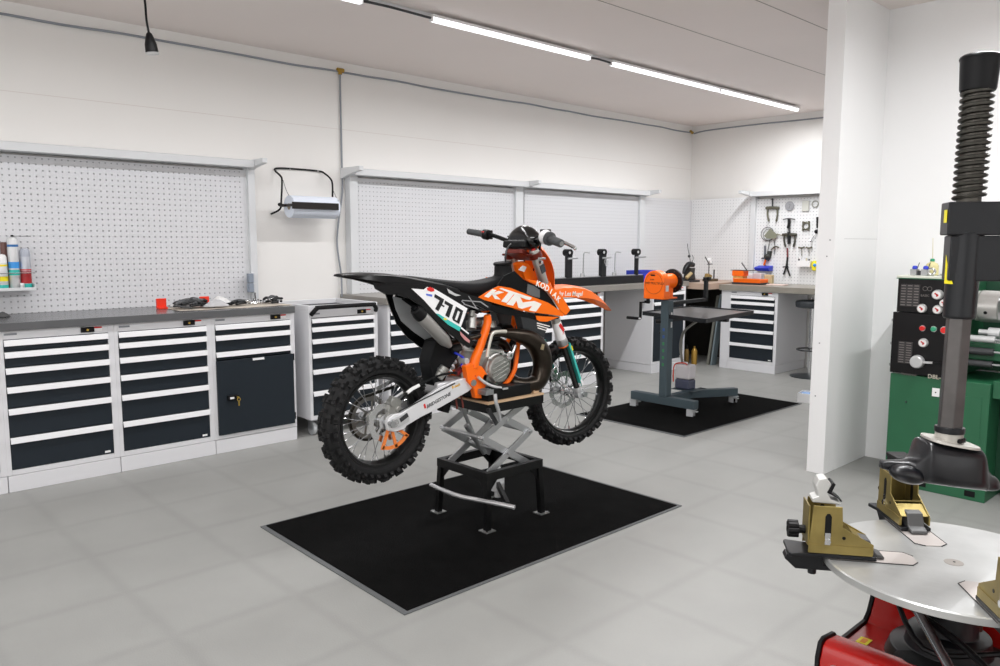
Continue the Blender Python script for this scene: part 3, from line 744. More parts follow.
mb = MB(); a = ex(471, 322, 2.94); mb.cyl(a+V(-.01,-.01,-.035), a+V(.01,.01,.035), .028, seg=16); mb.cyl(a+V(-.03,0,-.01), a+V(.09,.04,-.01), .020, seg=16); mb.cyl(a+V(-.012,-.015,.03), a+V(-.005,-.015,.06), .016, seg=12); mb.cyl(a+V(0,-.03,-.02), a+V(0,.02,-.02), .013, seg=10); mb.build('carburettor', ENG, bike, bev=.002)
mb = MB(); mb.tube([(2.55, 2.98, 1.075), (2.46, 2.99, 1.09), (2.38, 2.99, 1.11)], .032); mb.build('air_boot', SATIN, bike)
MB().cbox((2.42, YB, 1.13), (.12, .10, .12), (0, .2, 0)).build('air_box', SATIN, bike, bev=.02)
# kick starter and brake pedal
P = [ex(487, 357, 2.87), ex(489, 346, 2.865), ex(491.5, 336, 2.86), ex(494, 332.5, 2.855), ex(500, 331.5, 2.85), ex(506, 331.5, 2.845)]
mb = MB(); mb.tube([tuple(p)+(r,) for p, r in zip(P, (.009, .008, .0085, .010, .009, .010))], seg=10); mb.build('kick_starter', mat('kick_alu', 'd6d3c8', .3, metal=.5), bike)
mb = MB(); mb.tube([(2.60, 2.87, .715), (2.64, 2.865, .712), (2.67, 2.865, .716), (2.70, 2.87, .722)], .009, seg=8); mb.cbox((2.715, 2.865, .727), (.035, .04, .008)); mb.build('brake_pedal', ALU, bike)
P = [ex(478, 377, 2.875), ex(484, 382, 2.87), ex(492, 386, 2.865), ex(501, 388, 2.86)]
mb = MB(); mb.tube([tuple(p)+(.008,) for p in P], seg=8); mb.build('pedal_lever', ALU, bike)
for s in (-1, 1):
    mb = MB(); y0 = YB+s*.10; y1 = YB+s*.175
    q = ex(485, 392, 2.86)
    for dx in (-.024, .024): mb.box(q.x+dx-.003, q.x+dx+.003, min(y0, y1), max(y0, y1), q.z-.010, q.z+.012)
    for k in range(5):
        yk = y0+(y1-y0)*k/4; mb.box(q.x-.025, q.x+.025, yk-.002, yk+.002, q.z-.010, q.z+.016)
    mb.cyl((q.x-.03, y0, q.z-.01), (q.x+.03, y0, q.z-.01), .012)
    mb.build('footpeg', STEEL, bike)
# exhaust: header, expansion chamber, stinger
P = [(2.76, 2.99, .965, .020), (2.84, 2.985, .93, .024), (2.90, 2.97, .85, .028)]
mb = MB(); mb.tube([(2.76, 3.0, .96, .020), (2.86, 3.01, .925, .024), (2.895, 3.01, .85, .026), (2.87, 2.98, .775, .028), (2.86, 2.93, .735, .032), (2.91, 2.89, .715, .040), (2.98, 2.88, .725, .048), (3.02, 2.88, .79, .053), (3.015, 2.88, .86, .055), (2.975, 2.882, .925, .054), (2.915, 2.885, .965, .047), (2.85, 2.89, .985, .037), (2.78, 2.90, 1.0, .025), (2.70, 2.915, 1.005, .016), (2.62, 2.92, 1.0, .013), (2.50, 2.92, .99, .013), (2.41, 2.905, .985, .013)], seg=18, n=6)
ep = mb.build('expansion_chamber', PIPE, bike)
q = on(542.5, 347, 'Y', 2.83); MB().cbox(q, (.02, .006, .03), (0, .3, 0)).build('chamber_tag', mat('tag_tan', 'a79877', .5, metal=.4), ep)
# silencer
a = V(2.178, 2.893, 1.162); b = V(2.41, 2.90, .955); d = (b-a).normalized()
mb = MB(); mb.turn(a, d, [(.05,.030),(.052,.031),(.235,.031),(.25,.028),(.29,.013)], seg=24); si = mb.build('silencer', mat('silencer_alu', '9c9a97', .36, metal=.5), bike)
mb = MB(); mb.turn(a, d, [(0,.021),(.004,.026),(.03,.032),(.05,.0325),(.056,.032)], seg=24); mb.build('end_cap', BLACK, si)
mb = MB(); mb.turn(a-d*.012, d, [(0,.013),(.014,.013)], seg=16); mb.build('tail_pipe', SATIN, si)

# shock absorber and linkage
mb = MB(); a = V(2.56, YB, 1.03); b = V(2.43, YB, .80); mb.cyl(a, b, .013); mb.cyl(a+(b-a)*.0, a+(b-a)*.45, .024); mb.ball(a, .024); sh = mb.build('shock_absorber', STEEL, bike)
d = (b-a); sx_ = d.cross(V(0,1,0)).normalized(); pts = []
for i in range(90):
    t = i/89; ang = t*7*2*PI; pts.append(tuple(a+d*(.12+.75*t)+(sx_*math.cos(ang)+V(0,1,0)*math.sin(ang))*.034))
mb = MB(); mb.tube(pts, .006, seg=6, smooth=False); mb.build('shock_spring', WHITE, sh)
c = on(441, 373, 'Y', 2.95)
mb = MB(); ax = V(.55, -.2, .8).normalized(); mb.turn(c-ax*.03, ax, [(0,.016),(.004,.024),(.03,.026),(.034,.030),(.044,.030),(.048,.026),(.062,.026),(.066,.022)], seg=24); mb.build('shock_reservoir', ENG, sh)
mb = MB(); c = on(454, 350, 'Y', 2.96); mb.turn(c-V(.02,0,.0), (.7,-.2,.3), [(0,.015),(.004,.024),(.05,.026),(.055,.018)], seg=20); mb.build('brake_reservoir', ENGD, bike)
mb = MB(); c = on(461, 356, 'Y', 2.93); mb.tube([c+V(-.04,0,.02), c, c+V(.02,0,-.02), c+V(.0,0,-.05)], .006, seg=8); mb.build('blue_hose', mat('hose_blue', '2238c8', .4), bike)
mb = MB(); c = on(441, 352, 'Y', 3.0); mb.cbox(c, (.02, .03, .04), (0, .4, 0)); mb.build('shock_clamp', ORPAINT, bike, bev=.003)
mb = MB(); c = on(459, 371, 'Y', 2.94); mb.cbox(c, (.05, .03, .02), (0, -.5, 0)); mb.build('linkage_arm', mat('dark_red_alu', '7c2f35', .4, metal=.5), bike, bev=.003)
mb = MB(); c = on(464.5, 361, 'Y', 2.92); mb.cyl(c-V(0,.02,0), c+V(0,.03,0), .016); mb.cbox(c+V(.0,0,-.05), (.02, .03, .07)); mb.build('rear_master_cylinder', ALU, bike, bev=.002)
# mudflap between wheel and shock
g = [(430,340),(446,335),(456,345),(452,357),(446,365),(440,378),(436,392),(428,384),(424,360)]
MB().xz(onxz(g, YB), 2.955, 3.045).build('mud_flap', SATIN, bike, bev=.006)

# seat
secs = [(396,277,.050,.02),(401,274.5,.075,.035),(420,277.2,.085,.045),(440,279.3,.088,.06),(458,281.2,.085,.075),(472,281.4,.08,.085),(485,279.2,.068,.085),(496,276,.055,.07),(505,273.3,.042,.055)]
rings = []
for px_, py_, hw, h in secs:
    p = on(px_, py_, 'Y', YB); r_ = []
    for k in range(13):
        t = PI*k/12; yy = hw*math.cos(t); zz = (abs(math.sin(t))**.45)*.030 - .030
        r_.append((p.x, YB-yy*1.0, p.z+zz))
    r_.append((p.x, YB+hw*.98, p.z-h)); r_.append((p.x, YB-hw*.98, p.z-h))
    rings.append(r_)
MB().loft(rings).build('seat', SEATM, bike, sharp=60, sub=1)
q = on(391.5, 277.3, 'Y', 2.97); MB().cbox(q, (.03, .04, .008), (0, .1, 0)).build('seat_tab', ORANGE, bike, bev=.002)

# rear mudguard
rings = []
for x, hw, zt, dr in ((1.842,.040,1.326,.008),(1.90,.074,1.329,.020),(1.98,.092,1.330,.034),(2.06,.102,1.325,.048),(2.14,.108,1.314,.060),(2.24,.110,1.295,.065),(2.36,.108,1.272,.06),(2.46,.10,1.245,.06)):
    r_ = [(x, YB-hw-.006, zt-dr), (x, YB-hw, zt-.008), (x, YB-hw*.80, zt), (x, YB-hw*.3, zt+.003), (x, YB+hw*.3, zt+.003), (x, YB+hw*.80, zt), (x, YB+hw, zt-.008), (x, YB+hw+.006, zt-dr)]
    i_ = [(x, YB+hw*.96, zt-dr+.001), (x, YB+hw*.76, zt-.008), (x, YB-hw*.76, zt-.008), (x, YB-hw*.96, zt-dr+.001)]
    rings.append(r_+i_)
MB().loft(rings).build('rear_mudguard', GBLK, bike, bev=.001)

# side panels: right (near) and left, each with plate and writing
def pl(pts, y0, k=0, m=0, x0=2.4, z0=1.15):
    """outline points onto the slanted plane Y = y0 + k(X-x0) + m(Z-z0)"""
    n = V(-k, 1, -m); p0 = V(x0, y0, z0); out = []
    for p in pts:
        d = _F + _R2*((p[0]-500)/CF) - _U2*((p[1]-333)/CF); o = V(0,0,CH)
        out.append(o + d*((p0-o).dot(n)/d.dot(n)))
    return out
def slab(P, th, nm, m, parent=bike, bev=.0015, mirror=False):
    """closed outline given a thickness towards the bike's middle"""
    f = (lambda v: V(v.x, 2*YB-v.y, v.z)) if mirror else (lambda v: v)
    A = [f(p) for p in P]; B = [f(p+V(0,th,0)) for p in P]
    mb = MB(); a = [mb.bm.verts.new(p) for p in A]; b = [mb.bm.verts.new(p) for p in B]
    mb.bridge(a, b); mb.face(list(reversed(a))); mb.face(b)
    return mb.build(nm, m, parent, bev=bev if not mirror else bev)
side = [(374,283),(392,284),(412,284.5),(425,284),(440,286),(458,291),(478,297),(492,304),(488,311),(476,305),(470,306),(466,318),(466,330),(474,344),(469,348),(460,342),(440,325),(424,308.5),(411,299),(398,295),(386,294.5),(376,289)]
SP = dict(y0=2.880, k=.0, m=.06)
S = pl(side, **SP)
pr = slab(S, .010, 'side_panel', GBLK, bev=.0)
pL = slab(pl([(425,284),(440,286),(458,291),(478,297),(492,304),(488,311),(476,305),(470,306),(466,318),(466,330),(474,344),(469,348),(460,342),(440,325),(430,312),(424,300)], **SP), .010, 'side_panel', GBLK, bev=.0, mirror=True)
slab(pl([(411.5,288.5),(424,289.5),(427,287),(433,288),(440,292),(467.5,308.5),(459.5,331),(448,324),(436,313.5),(424,300)], 2.8785, 0, .06), .002, 'number_plate', WHITE, pr, 0)
slab(pl([(436,313.5),(439,314),(450,321),(460.8,327.3),(459.5,331.3),(448,324.6)], 2.8775, 0, .06), .001, 'teal_stripe', TEAL, pr, 0)
P = pl([(432,307.5),(447,316.0)], 2.8768, 0, .06)
lf = (P[1]-P[0]).normalized(); upn = V(0, .06, 1)
P7 = pl([(435.2,308.3)], 2.8765, 0, .06)[0]
def glyph(polys, nm, m, parent):
    mb = MB()
    for P_ in polys:
        Q = pl(P_, 2.8765, 0, .06); a = [mb.bm.verts.new(p) for p in Q]; b = [mb.bm.verts.new(p+V(0,.0012,0)) for p in Q]
        mb.bridge(a, b); mb.face(list(reversed(a))); mb.face(b)
    return mb.build(nm, m, parent)
DIG = mat('digit_black', '101012', .4)
glyph([[(435,294),(444.2,299.3),(443.3,302),(438.5,311.2),(435.2,309),(439.8,300.5),(434.3,297.3)], [(440.2,303.2),(444.6,305.9),(444,307.3),(439.6,304.6)]], 'digit_seven', DIG, pr)
glyph([[(445.2,300.5),(453.2,305.2),(452.4,307.8),(449,317.8),(445.4,315.4),(449,306.2),(444.6,303.6)]], 'digit_seven', DIG, pr)
glyph([[(456,306.8),(463,311),(458.6,324.2),(452.2,320),(452.8,318),(456.6,320.4),(460,312.0),(457.2,310.4),(454.2,318.9),(452.8,318),(452.2,320)][:0] or [(456,306.4),(463.2,310.8),(462.6,313.4),(455.4,308.9)], [(455.4,308.9),(457.9,310.4),(455,319.3),(452.3,317.8)], [(460.2,311.9),(462.6,313.4),(459.2,324.0),(456.6,322.3)], [(452.3,317.8),(457.4,321),(459.2,324.0),(453.2,320.4)]], 'digit_zero', DIG, pr)
glyph([[(426.8,288.2),(430,286.9),(434,288.6),(434.4,291.2),(431,291.8),(427.6,290.4)]], 'orange_sticker', RED, pr)
glyph([[(426,293.6),(432.4,294.6),(432,296.8),(426.6,295.4)]], 'blue_sticker', mat('sticker_blue', '5b74d8', .5), pr)
glyph([[(443.5,318),(446.5,318.4),(447,320.2),(444,319.8)]], 'yellow_mark', YELL, pr)
glyph([[(460,331.2),(465,336),(470,340.6),(469.6,343.2),(464.4,339.6),(460.6,335)]], 'red_white_logo', mat('logo_pink', 'c98a8a', .5), pr)
glyph([[(461.5,327),(469,333),(468.6,334.4),(461,328.6)]], 'white_line', WHITE, pr)
glyph([[(447,288.4),(455,293.4),(461,295.4),(456,296.2),(449,293)]], 'white_flash', mat('flash_grey', 'c8c8c8', .4), pr)
glyph([[(462,299.8),(481,301.4),(480.6,302.4),(462,300.8)], [(469,296),(477.4,308.6),(476.4,308.8),(468.2,296.2)], [(481,301.4),(488.6,306.8),(488,307.6),(480.4,302.4)], [(464,303.6),(478.6,308.4),(478.2,309.4),(463.8,304.6)], [(462,300.8),(466,304.6),(464.8,304.6),(461.4,301.4)]], 'silver_pinstripes', mat('pinstripe', '9b9b9d', .4), pr)
# inner grey face of the far panel
gl = [(393,296.5),(409,300),(416,315),(436,332),(435,337),(427,341),(414,332),(401.5,321),(396,309)]
P = pl(gl, 3.085, 0, 0); slab(P, .004, 'panel_liner', LINER, pL, 0)
P = pl([(386,294),(393,294),(395.5,308),(401,320.5),(414,332),(427,341),(434,352),(424,350),(408,338),(397,324),(391,309)], 3.095); slab(P, .008, 'panel_edge', GBLK, pL, 0)

# tank and filler
secs = [(2.53,.040,1.245,1.16),(2.60,.055,1.258,1.13),(2.70,.080,1.268,1.11),(2.79,.095,1.288,1.10),(2.86,.10,1.300,1.10),(2.93,.085,1.275,1.12),(2.97,.055,1.24,1.14)]
rings = []
for x, hw, zt, zb_ in secs:
    rings.append([(x, YB-hw*.75, zb_), (x, YB-hw, (zt+zb_)/2), (x, YB-hw*.96, zt-.04), (x, YB-hw*.6, zt-.008), (x, YB, zt), (x, YB+hw*.6, zt-.008), (x, YB+hw*.96, zt-.04), (x, YB+hw, (zt+zb_)/2), (x, YB+hw*.75, zb_)])
tk = MB().loft(rings).build('fuel_tank', SATIN, bike, sub=1, sharp=60)
c = V(2.845, YB, 1.295); mb = MB(); mb.turn(c, (-.1,0,1), [(0,.056),(.012,.05),(.035,.047),(.055,.045),(.058,.05),(.068,.05),(.072,.044)], seg=20); mb.build('filler_cap', SATIN, tk, bev=.001)
mb = MB(); mb.tube([(2.85, 2.99, 1.36), (2.845, 2.985, 1.40), (2.865, 2.99, 1.44), (2.90, 3.0, 1.46)], .005, seg=8); mb.build('vent_hose', DSTEEL, tk)

# shrouds
SH = dict(y0=2.862, k=-.11, m=-.10, x0=2.8, z0=1.2)
main = [(477.5,298),(488,291.5),(499,286),(511,288),(534.5,297.5),(548,302.5),(560,310.5),(565,315.4),(562,316.3),(549,314.4),(528.5,311.8),(505,306)]
upper = [(524.5,278.8),(534.6,280.3),(545,283.5),(554,288.7),(562,296.5),(570,310),(565.5,315.4),(560,310.6),(554,300),(548,291.8),(540,285.6),(530,281.8)]
low = [(537,315.8),(548,316.6),(560,317.2),(548,321.8),(541,321.5),(538,320)]
blk = [(499,286),(505,276),(516,271),(525,279.5),(532,283),(541,286.8),(548,292.6),(554,300.6),(560,310.6),(548,303),(534.5,298),(511,288)]
blk2 = [(499,290),(511,286),(525,284),(532,286),(541,289),(548,294),(554,300.6),(560,310.6),(548,303),(534.5,298),(511,292)]
def rot_(P_, d): return [(p.x, p.y+d, p.z) for p in P_]
for mr in (False, True):
    s0 = slab(pl(main, **SH), .006, 'radiator_shroud', ORANGE, bike, .0008, mr)
    slab([p+V(0,-.003,0) for p in pl(upper, **SH)], .007, 'shroud_spine', ORANGE, s0, .0008, mr)
    slab([p+V(0,.006,0) for p in pl(low, **SH)], .006, 'lower_wing', ORANGE, s0, .0008, mr)
    slab([p+V(0,.010,0) for p in pl(blk if not mr else blk2, **SH)], .006, 'louvre_panel', SATIN, s0, .0008, mr)
    slab([p+V(0,.013,0) for p in pl([(480,303),(505,307),(528.5,312.5),(562,317),(560,319),(545,322),(530,318),(500,314),(484,307)], **SH)], .005, 'tank_skirt', SATIN, s0, .0008, mr)
    slab([p+V(0,.016,0) for p in pl([(522,314),(538,317),(548,322),(549,330),(545,340),(536,341),(527,334)], **SH)], .05, 'radiator', mat('radiator_grey', '3a3c3e', .5, metal=.4), bike, .003, mr)
    slab([p+V(0,.008,0) for p in pl([(529,284),(535,286),(541,290),(541,298),(534.5,296.5),(528,293.5)], **SH)], .003, 'hose_window', mat('window_grey', '77797b', .4, metal=.5), s0, .0005, mr)
    if not mr: shr = s0
def glyph2(polys, nm, m, parent, off):
    mb = MB()
    for P_ in polys:
        Q = [p+V(0,off,0) for p in pl(P_, **SH)]; a = [mb.bm.verts.new(p) for p in Q]; b = [mb.bm.verts.new(p+V(0,.0012,0)) for p in Q]
        mb.bridge(a, b); mb.face(list(reversed(a))); mb.face(b)
    return mb.build(nm, m, parent)
LW = mat('lettering_white', 'fbf6f0', .4)
# big slanted letters, one after the other
glyph2([[(484,296.3),(492.3,289),(496.3,290.2),(488.3,297.8)], [(491.5,293.6),(498.5,290.8),(503.8,292.2),(494.5,295.2)], [(491.5,293.6),(494.5,294),(500.6,299.6),(494.8,299)]], 'letter_k', LW, shr, -.0014)
glyph2([[(499,288.6),(501.5,287.9),(531.6,297.6),(530,300),(526,299.4)], [(508.4,292.3),(513.8,294),(506.6,302.9),(501,301.4)]], 'letter_t', LW, shr, -.0014)
glyph2([[(506.3,304.2),(514.3,294.6),(519.6,296.2),(522.6,302.4),(534,300.9),(541.4,303.9),(535.8,311.6),(528.8,310.4),(532,305.8),(521.8,308.8),(518.2,307.6),(516.4,300.6),(512.9,305.8)]], 'letter_m', LW, shr, -.0014)
P = [p+V(0,-.0045,0) for p in pl([(537.8,283.4),(550.2,291.6),(550.2,291.6),(558.8,300.4)], **SH)]
def curved_text(word, P0, P1, P2, size, m, parent):
    """letters set one by one along a bent line through three points"""
    n = len(word)
    for i, ch in enumerate(word):
        t = (i+.5)/n; p = P0*(1-t)**2 + P1*2*t*(1-t) + P2*t*t; d = (P1-P0)*2*(1-t)+(P2-P1)*2*t
        up = V(0,-1,0).cross(V(0,0,1)); nrm = V(.11,-1,-.10).normalized(); u = nrm.cross(d.normalized())
        if u.z < 0: u = -u
        text(ch, 'letter', m, parent, p-u*size*.36, d, u, size, bold=.0009, align='CENTER')
Q = [p+V(0,-.0045,0) for p in pl([(535.2,282.6),(549.4,287.2),(559.6,301.2)], **SH)]
curved_text('KODIAK', Q[0], Q[1], Q[2], .044, LW, shr)
glyph2([[(539,322.6),(552,326.2),(551.8,327),(539,323.8)], [(539,324.8),(550.6,328.4),(550.4,329.2),(539,326)], [(539.6,327.4),(548.6,330.4),(548.4,331.2),(539.8,328.6)]], 'white_stripes', LW, shr, .0145)

# forks
d = (V(3.356, 0, .606)-V(2.978, 0, 1.43)).normalized()
for s in (-1, 1):
    y = YB+s*.092; T = V(2.975, y, 1.43)
    mb = MB(); mb.turn(T, d, [(0,.024),(.004,.026),(.16,.026),(.17,.0255),(.40,.0255),(.56,.027)], seg=20); f = mb.build('fork_tube', mat('fork_silver', 'bdbbb6', .3, metal=.75), bike)
    mb = MB(); mb.turn(T, d, [(.545,.030),(.55,.0315),(.575,.0315),(.582,.028)], seg=20); mb.build('dust_seal', STEEL, f)
    mb = MB(); mb.turn(T, d, [(.582,.0285),(.587,.0285)], seg=20); mb.build('seal_ring', ORANGE, f)
    mb = MB(); mb.turn(T, d, [(.58,.0165),(.86,.0165),(.875,.022)], seg=16); mb.build('fork_slider', mat('slider_dark', '3b3a3a', .25, metal=.8), f)
    mb = MB(); mb.turn(T, d, [(.86,.022),(.88,.025),(.895,.020)], seg=16); mb.cyl((3.355, y-.018, .606), (3.355, y+.018, .606), .026, seg=16); mb.build('axle_clamp', ALU, f, bev=.002)
    mb = MB(); mb.turn(T, d, [(-.006,.010),(0,.012)], seg=12); mb.build('fork_cap', RED, f)
    # guard in front of the slider
    rows = []
    for i in range(8):
        t = .585+.27*i/7; c_ = T+d*t; w2 = .030 if i > 0 else .018; fwd = V(-d.z, 0, d.x); 
        rows.append([c_-fwd*(-.012)+V(0, s*.030, 0), c_+fwd*.028+V(0, s*.026, 0), c_+fwd*.037+V(0, s*.008, 0), c_+fwd*.034+V(0, -s*.016, 0)])
    mb = MB(); mb.grid(rows, .003 if s < 0 else -.003); gd = mb.build('fork_guard', TEAL, f)
    rows2 = [[p+V(0, s*.0036, 0)+V(.002,0,0) for p in r_[:2]] for r_ in rows[6:]]
    mb = MB(); mb.grid(rows2, .003 if s < 0 else -.003); mb.build('guard_tip', WHITE, gd)
    q = T+d*.60; mb = MB(); mb.cbox(q+V(.034, s*.026, -.002), (.008, .01, .028), (0, -.42, 0)); mb.build('yellow_patch', YELL, gd)
    # sticker on the tube
    mb = MB(); mb.turn(T, d, [(.435,.0272),(.54,.0282)], seg=24, caps=False); mb.build('white_wrap', WHITE, f)
q = V(2.975, YB-.092, 1.43)+d*.475; mb = MB(); mb.cbox(q+V(.0,-.0285,.006), (.018, .003, .05), (0, -.75, 0)); mb.cbox(q+V(.012,-.026,-.02), (.012, .003, .03), (0, -.3, 0)); mb.build('red_fork_logo', RED, bike)
mb = MB(); q = V(2.975, YB-.092, 1.43)+d*.11; mb.cbox(q+V(0,-.026,0), (.032, .006, .045), (0, -.42, 0)); mb.build('fork_sticker', mat('sticker_dark', '33373c', .5), bike)
for i, t in enumerate((.03, .215)):
    c_ = V(2.975, YB, 1.43)+d*t
    mb = MB(); mb.cbox(c_-V(.02,0,0), (.10, .13, .026), (0, .42, 0)); 
    for s in (-1, 1): mb.turn(c_+V(0, s*.092, 0)-d*.013, d, [(0,.036),(.03,.036)], seg=20)
    for s in (-1, 1):
        mb.cyl(c_+V(-.045, s*.092-.02, 0), c_+V(-.045, s*.092+.02, 0), .006)
    mb.build('triple_clamp', mat('clamp_orange_dark', '6a1e10', .35, metal=.4) if i == 0 else ORPAINT, bike, bev=.004)
for s in (-1, 1):
    q = V(2.975, YB+s*.092, 1.43)+d*.05
    mb = MB(); mb.cyl(q+V(-.02, s*.036, .0), q+V(.03, s*.036, -.0), .007); mb.cyl(q+V(0, s*.03, -.02), q+V(0, s*.045, -.02), .009); mb.build('clamp_bolt', CHROME, bike)
# front number shield
rows = []
for z, hw, xo in ((1.200,0.085,3.205),(1.240,0.098,3.200),(1.290,0.108,3.190),(1.340,0.112,3.175),(1.390,0.098,3.155),(1.430,0.072,3.135),(1.452,0.045,3.120)):
    rows.append([(xo-.065*abs(k/4)**2.2, YB+hw*k/4, z) for k in range(-4, 5)])
MB().grid(rows, .004).build('front_number_shield', ORANGE, bike, sub=1)
mb = MB(); P = [on(521,262,'Y',2.95), on(529,264,'Y',2.95), on(535,272,'Y',2.95), on(538,280,'Y',2.95), on(526,279,'Y',2.95)]
mb.xz([(p.x, p.z) for p in P], 2.955, 2.97); hb = mb.build('head_shield', ORANGE, bike, bev=.002)
P = [on(519,270,'Y',2.95), on(523,265.5,'Y',2.95), on(527,267,'Y',2.95), on(524.6,272,'Y',2.95)]
MB().xz([(p.x, p.z) for p in P], 2.952, 2.956).build('white_sticker', WHITE, hb)
# front mudguard
rings = []
for x, hw, zt, dr in ((2.98,.030,1.150,.01),(3.06,.050,1.185,.03),(3.14,.072,1.212,.05),(3.22,.080,1.228,.062),(3.32,.080,1.228,.066),(3.42,.078,1.215,.062),(3.50,.072,1.192,.05),(3.58,.060,1.155,.034),(3.66,.042,1.110,.018),(3.725,.018,1.070,.008)):
    r_ = [(x, YB-hw-.004, zt-dr), (x, YB-hw+.004, zt-.012), (x, YB-hw*.7, zt-.003), (x, YB-hw*.2, zt+.004), (x, YB+hw*.2, zt+.004), (x, YB+hw*.7, zt-.003), (x, YB+hw-.004, zt-.012), (x, YB+hw+.004, zt-dr)]
    i_ = [(x, YB+hw, zt-dr), (x, YB+hw*.68, zt-.010), (x, YB-hw*.68, zt-.010), (x, YB-hw, zt-dr)]
    rings.append(r_+i_)
fg = MB().loft(rings).build('front_mudguard', ORANGE, bike, bev=.001)
a = on(559, 294.6, 'Y', 2.917); b = on(588, 296.0, 'Y', 2.917); text('by Los Mugel', 'lettering', LW, fg, a+V(0,0,-.006), (1,0,-.05), (0,0,1), .037, shear=.15, bold=.0006)
# handlebar
hl = on(468.5, 231.5, 'Y', 3.36); hl2 = on(483, 234, 'Y', 3.26); hr = on(561, 243.5, 'Y', 2.65); hr2 = on(549, 238.5, 'Y', 2.75)
cL, cR = V(2.985, 3.06, 1.468), V(2.985, 2.94, 1.462)
mb = MB(); mb.tube([tuple(hl), tuple(hl2), (hl2.x+.02, 3.20, hl2.z-.008), (2.99, 3.11, 1.475), tuple(cL), tuple(cR), (2.99, 2.89, 1.468), (hr2.x+.02, 2.81, hr2.z-.002), tuple(hr2), tuple(hr)], .0115, seg=12); hbar = mb.build('handlebar', SATIN, bike)
GR = mat('grip_rubber', '45484a', .7, bump=.5, bscale=200)
dl = (hl2-hl).normalized(); mb = MB(); mb.turn(hl-dl*.004, dl, [(0,.014),(.004,.017),(.11,.018),(.112,.027),(.118,.027)], seg=18); mb.build('grip', GR, hbar)
dr_ = (hr2-hr).normalized(); mb = MB(); mb.turn(hr-dr_*.004, dr_, [(0,.016),(.004,.021),(.095,.023),(.097,.036),(.112,.036)], seg=18); mb.build('grip', GR, hbar)
mb = MB(); mb.cyl(hr-dr_*.0065, hr-dr_*.003, .013, seg=12); mb.build('bar_plug', CHROME, hbar)
mb = MB(); mb.turn(hr+dr_*.112, dr_, [(0,.030),(.006,.036),(.03,.038),(.045,.030),(.05,.02)], seg=20); mb.build('throttle_housing', WHITE, hbar, bev=.002)
mb = MB(); mb.cyl(hl2+dl*.01, hl2+dl*.04, .029, seg=16); mb.cbox(hl2+dl*.03+V(.015,0,.0), (.03,.03,.05)); mb.build('clutch_perch', BLACK, hbar, bev=.004)
q = hl2+dl*.02+V(-.02,0,.012); mb = MB(); mb.cbox(q, (.012,.02,.012)); mb.build('stop_button', RED, hbar, bev=.002)
mb = MB(); mb.tube([tuple(hr+dr_*.13+V(.03,0,.0)), tuple(hr+dr_*.08+V(.06,0,-.005)), tuple(hr+dr_*.0+V(.085,0,-.015)), tuple(hr-dr_*.02+V(.088,0,-.02))], .009, seg=8); mb.ball(tuple(hr-dr_*.02+V(.088,0,-.02)), .0095); mb.build('brake_lever', CHROME, hbar)
mb = MB(); mb.tube([tuple(hl2+dl*.03+V(.03,0,.0)), tuple(hl2-dl*.02+V(.055,0,-.004)), tuple(hl+dl*.01+V(.06,0,-.005))], .0055, seg=8); mb.build('clutch_lever', CHROME, hbar)
mb = MB(); mb.cbox(hr+dr_*.16+V(.02,0,.02), (.04,.045,.03)); mb.build('brake_master_cylinder', BLACK, hbar, bev=.004)
rings = []
for k in range(9):
    u = k/8; y = 3.10-.215*u; hh = .036+.026*math.sin(PI*min(1, u*1.1))+.018*u; zc = 1.470+.022*math.sin(PI*u)**.7+.004*u; ww = .040+.012*u
    if k in (0, 8): hh *= .55; ww *= .6
    rings.append([(2.985+ww*math.cos(2*PI*j/14), y, zc+hh*math.sin(2*PI*j/14)) for j in range(14)])
pad = MB().loft(rings).build('bar_pad', mat('pad_black', '0b0b0d', .2, coat=.6, spec=.3), hbar, sub=1)
mb = MB(); mb.cbox((2.955, YB+.005, 1.455), (.07, .17, .04), (.0, .15, 0)); mb.build('bar_clamp', BLACK, hbar, bev=.01)
text('POWER PARTS', 'lettering', mat('lettering_grey', 'cccccc', .4), pad, (2.938, 3.06, 1.468), (0,-1,0), (.1,0,1), .020)
for (A, B, C_, D_) in (((2.97,2.90,1.50),(3.05,2.93,1.49),(3.06,2.95,1.40),(3.03,2.97,1.30)), ((2.97,3.10,1.50),(3.05,3.07,1.50),(3.05,3.04,1.40),(2.98,3.02,1.30)), ((2.98,2.82,1.49),(3.04,2.88,1.51),(3.06,2.94,1.46),(3.05,2.96,1.36))):
    mb = MB(); mb.tube([A, B, C_, D_], .0045, seg=7); mb.build('control_cable', RUBBER, bike)
# inner dark masses: skid pan, battery, left cover
mb = MB(); mb.xz(onxz([(478,392),(500,391),(514,378),(512,386),(500,396),(480,400)], 2.93), 2.93, 3.07); mb.build('skid_plate', SATIN, bike, bev=.004)
mb = MB(); mb.turn(V(2.68, 3.10, .83), (0,1,0), [(0,.07),(.02,.066),(.03,.05)], seg=24); mb.build('ignition_cover', ENGD, crank)

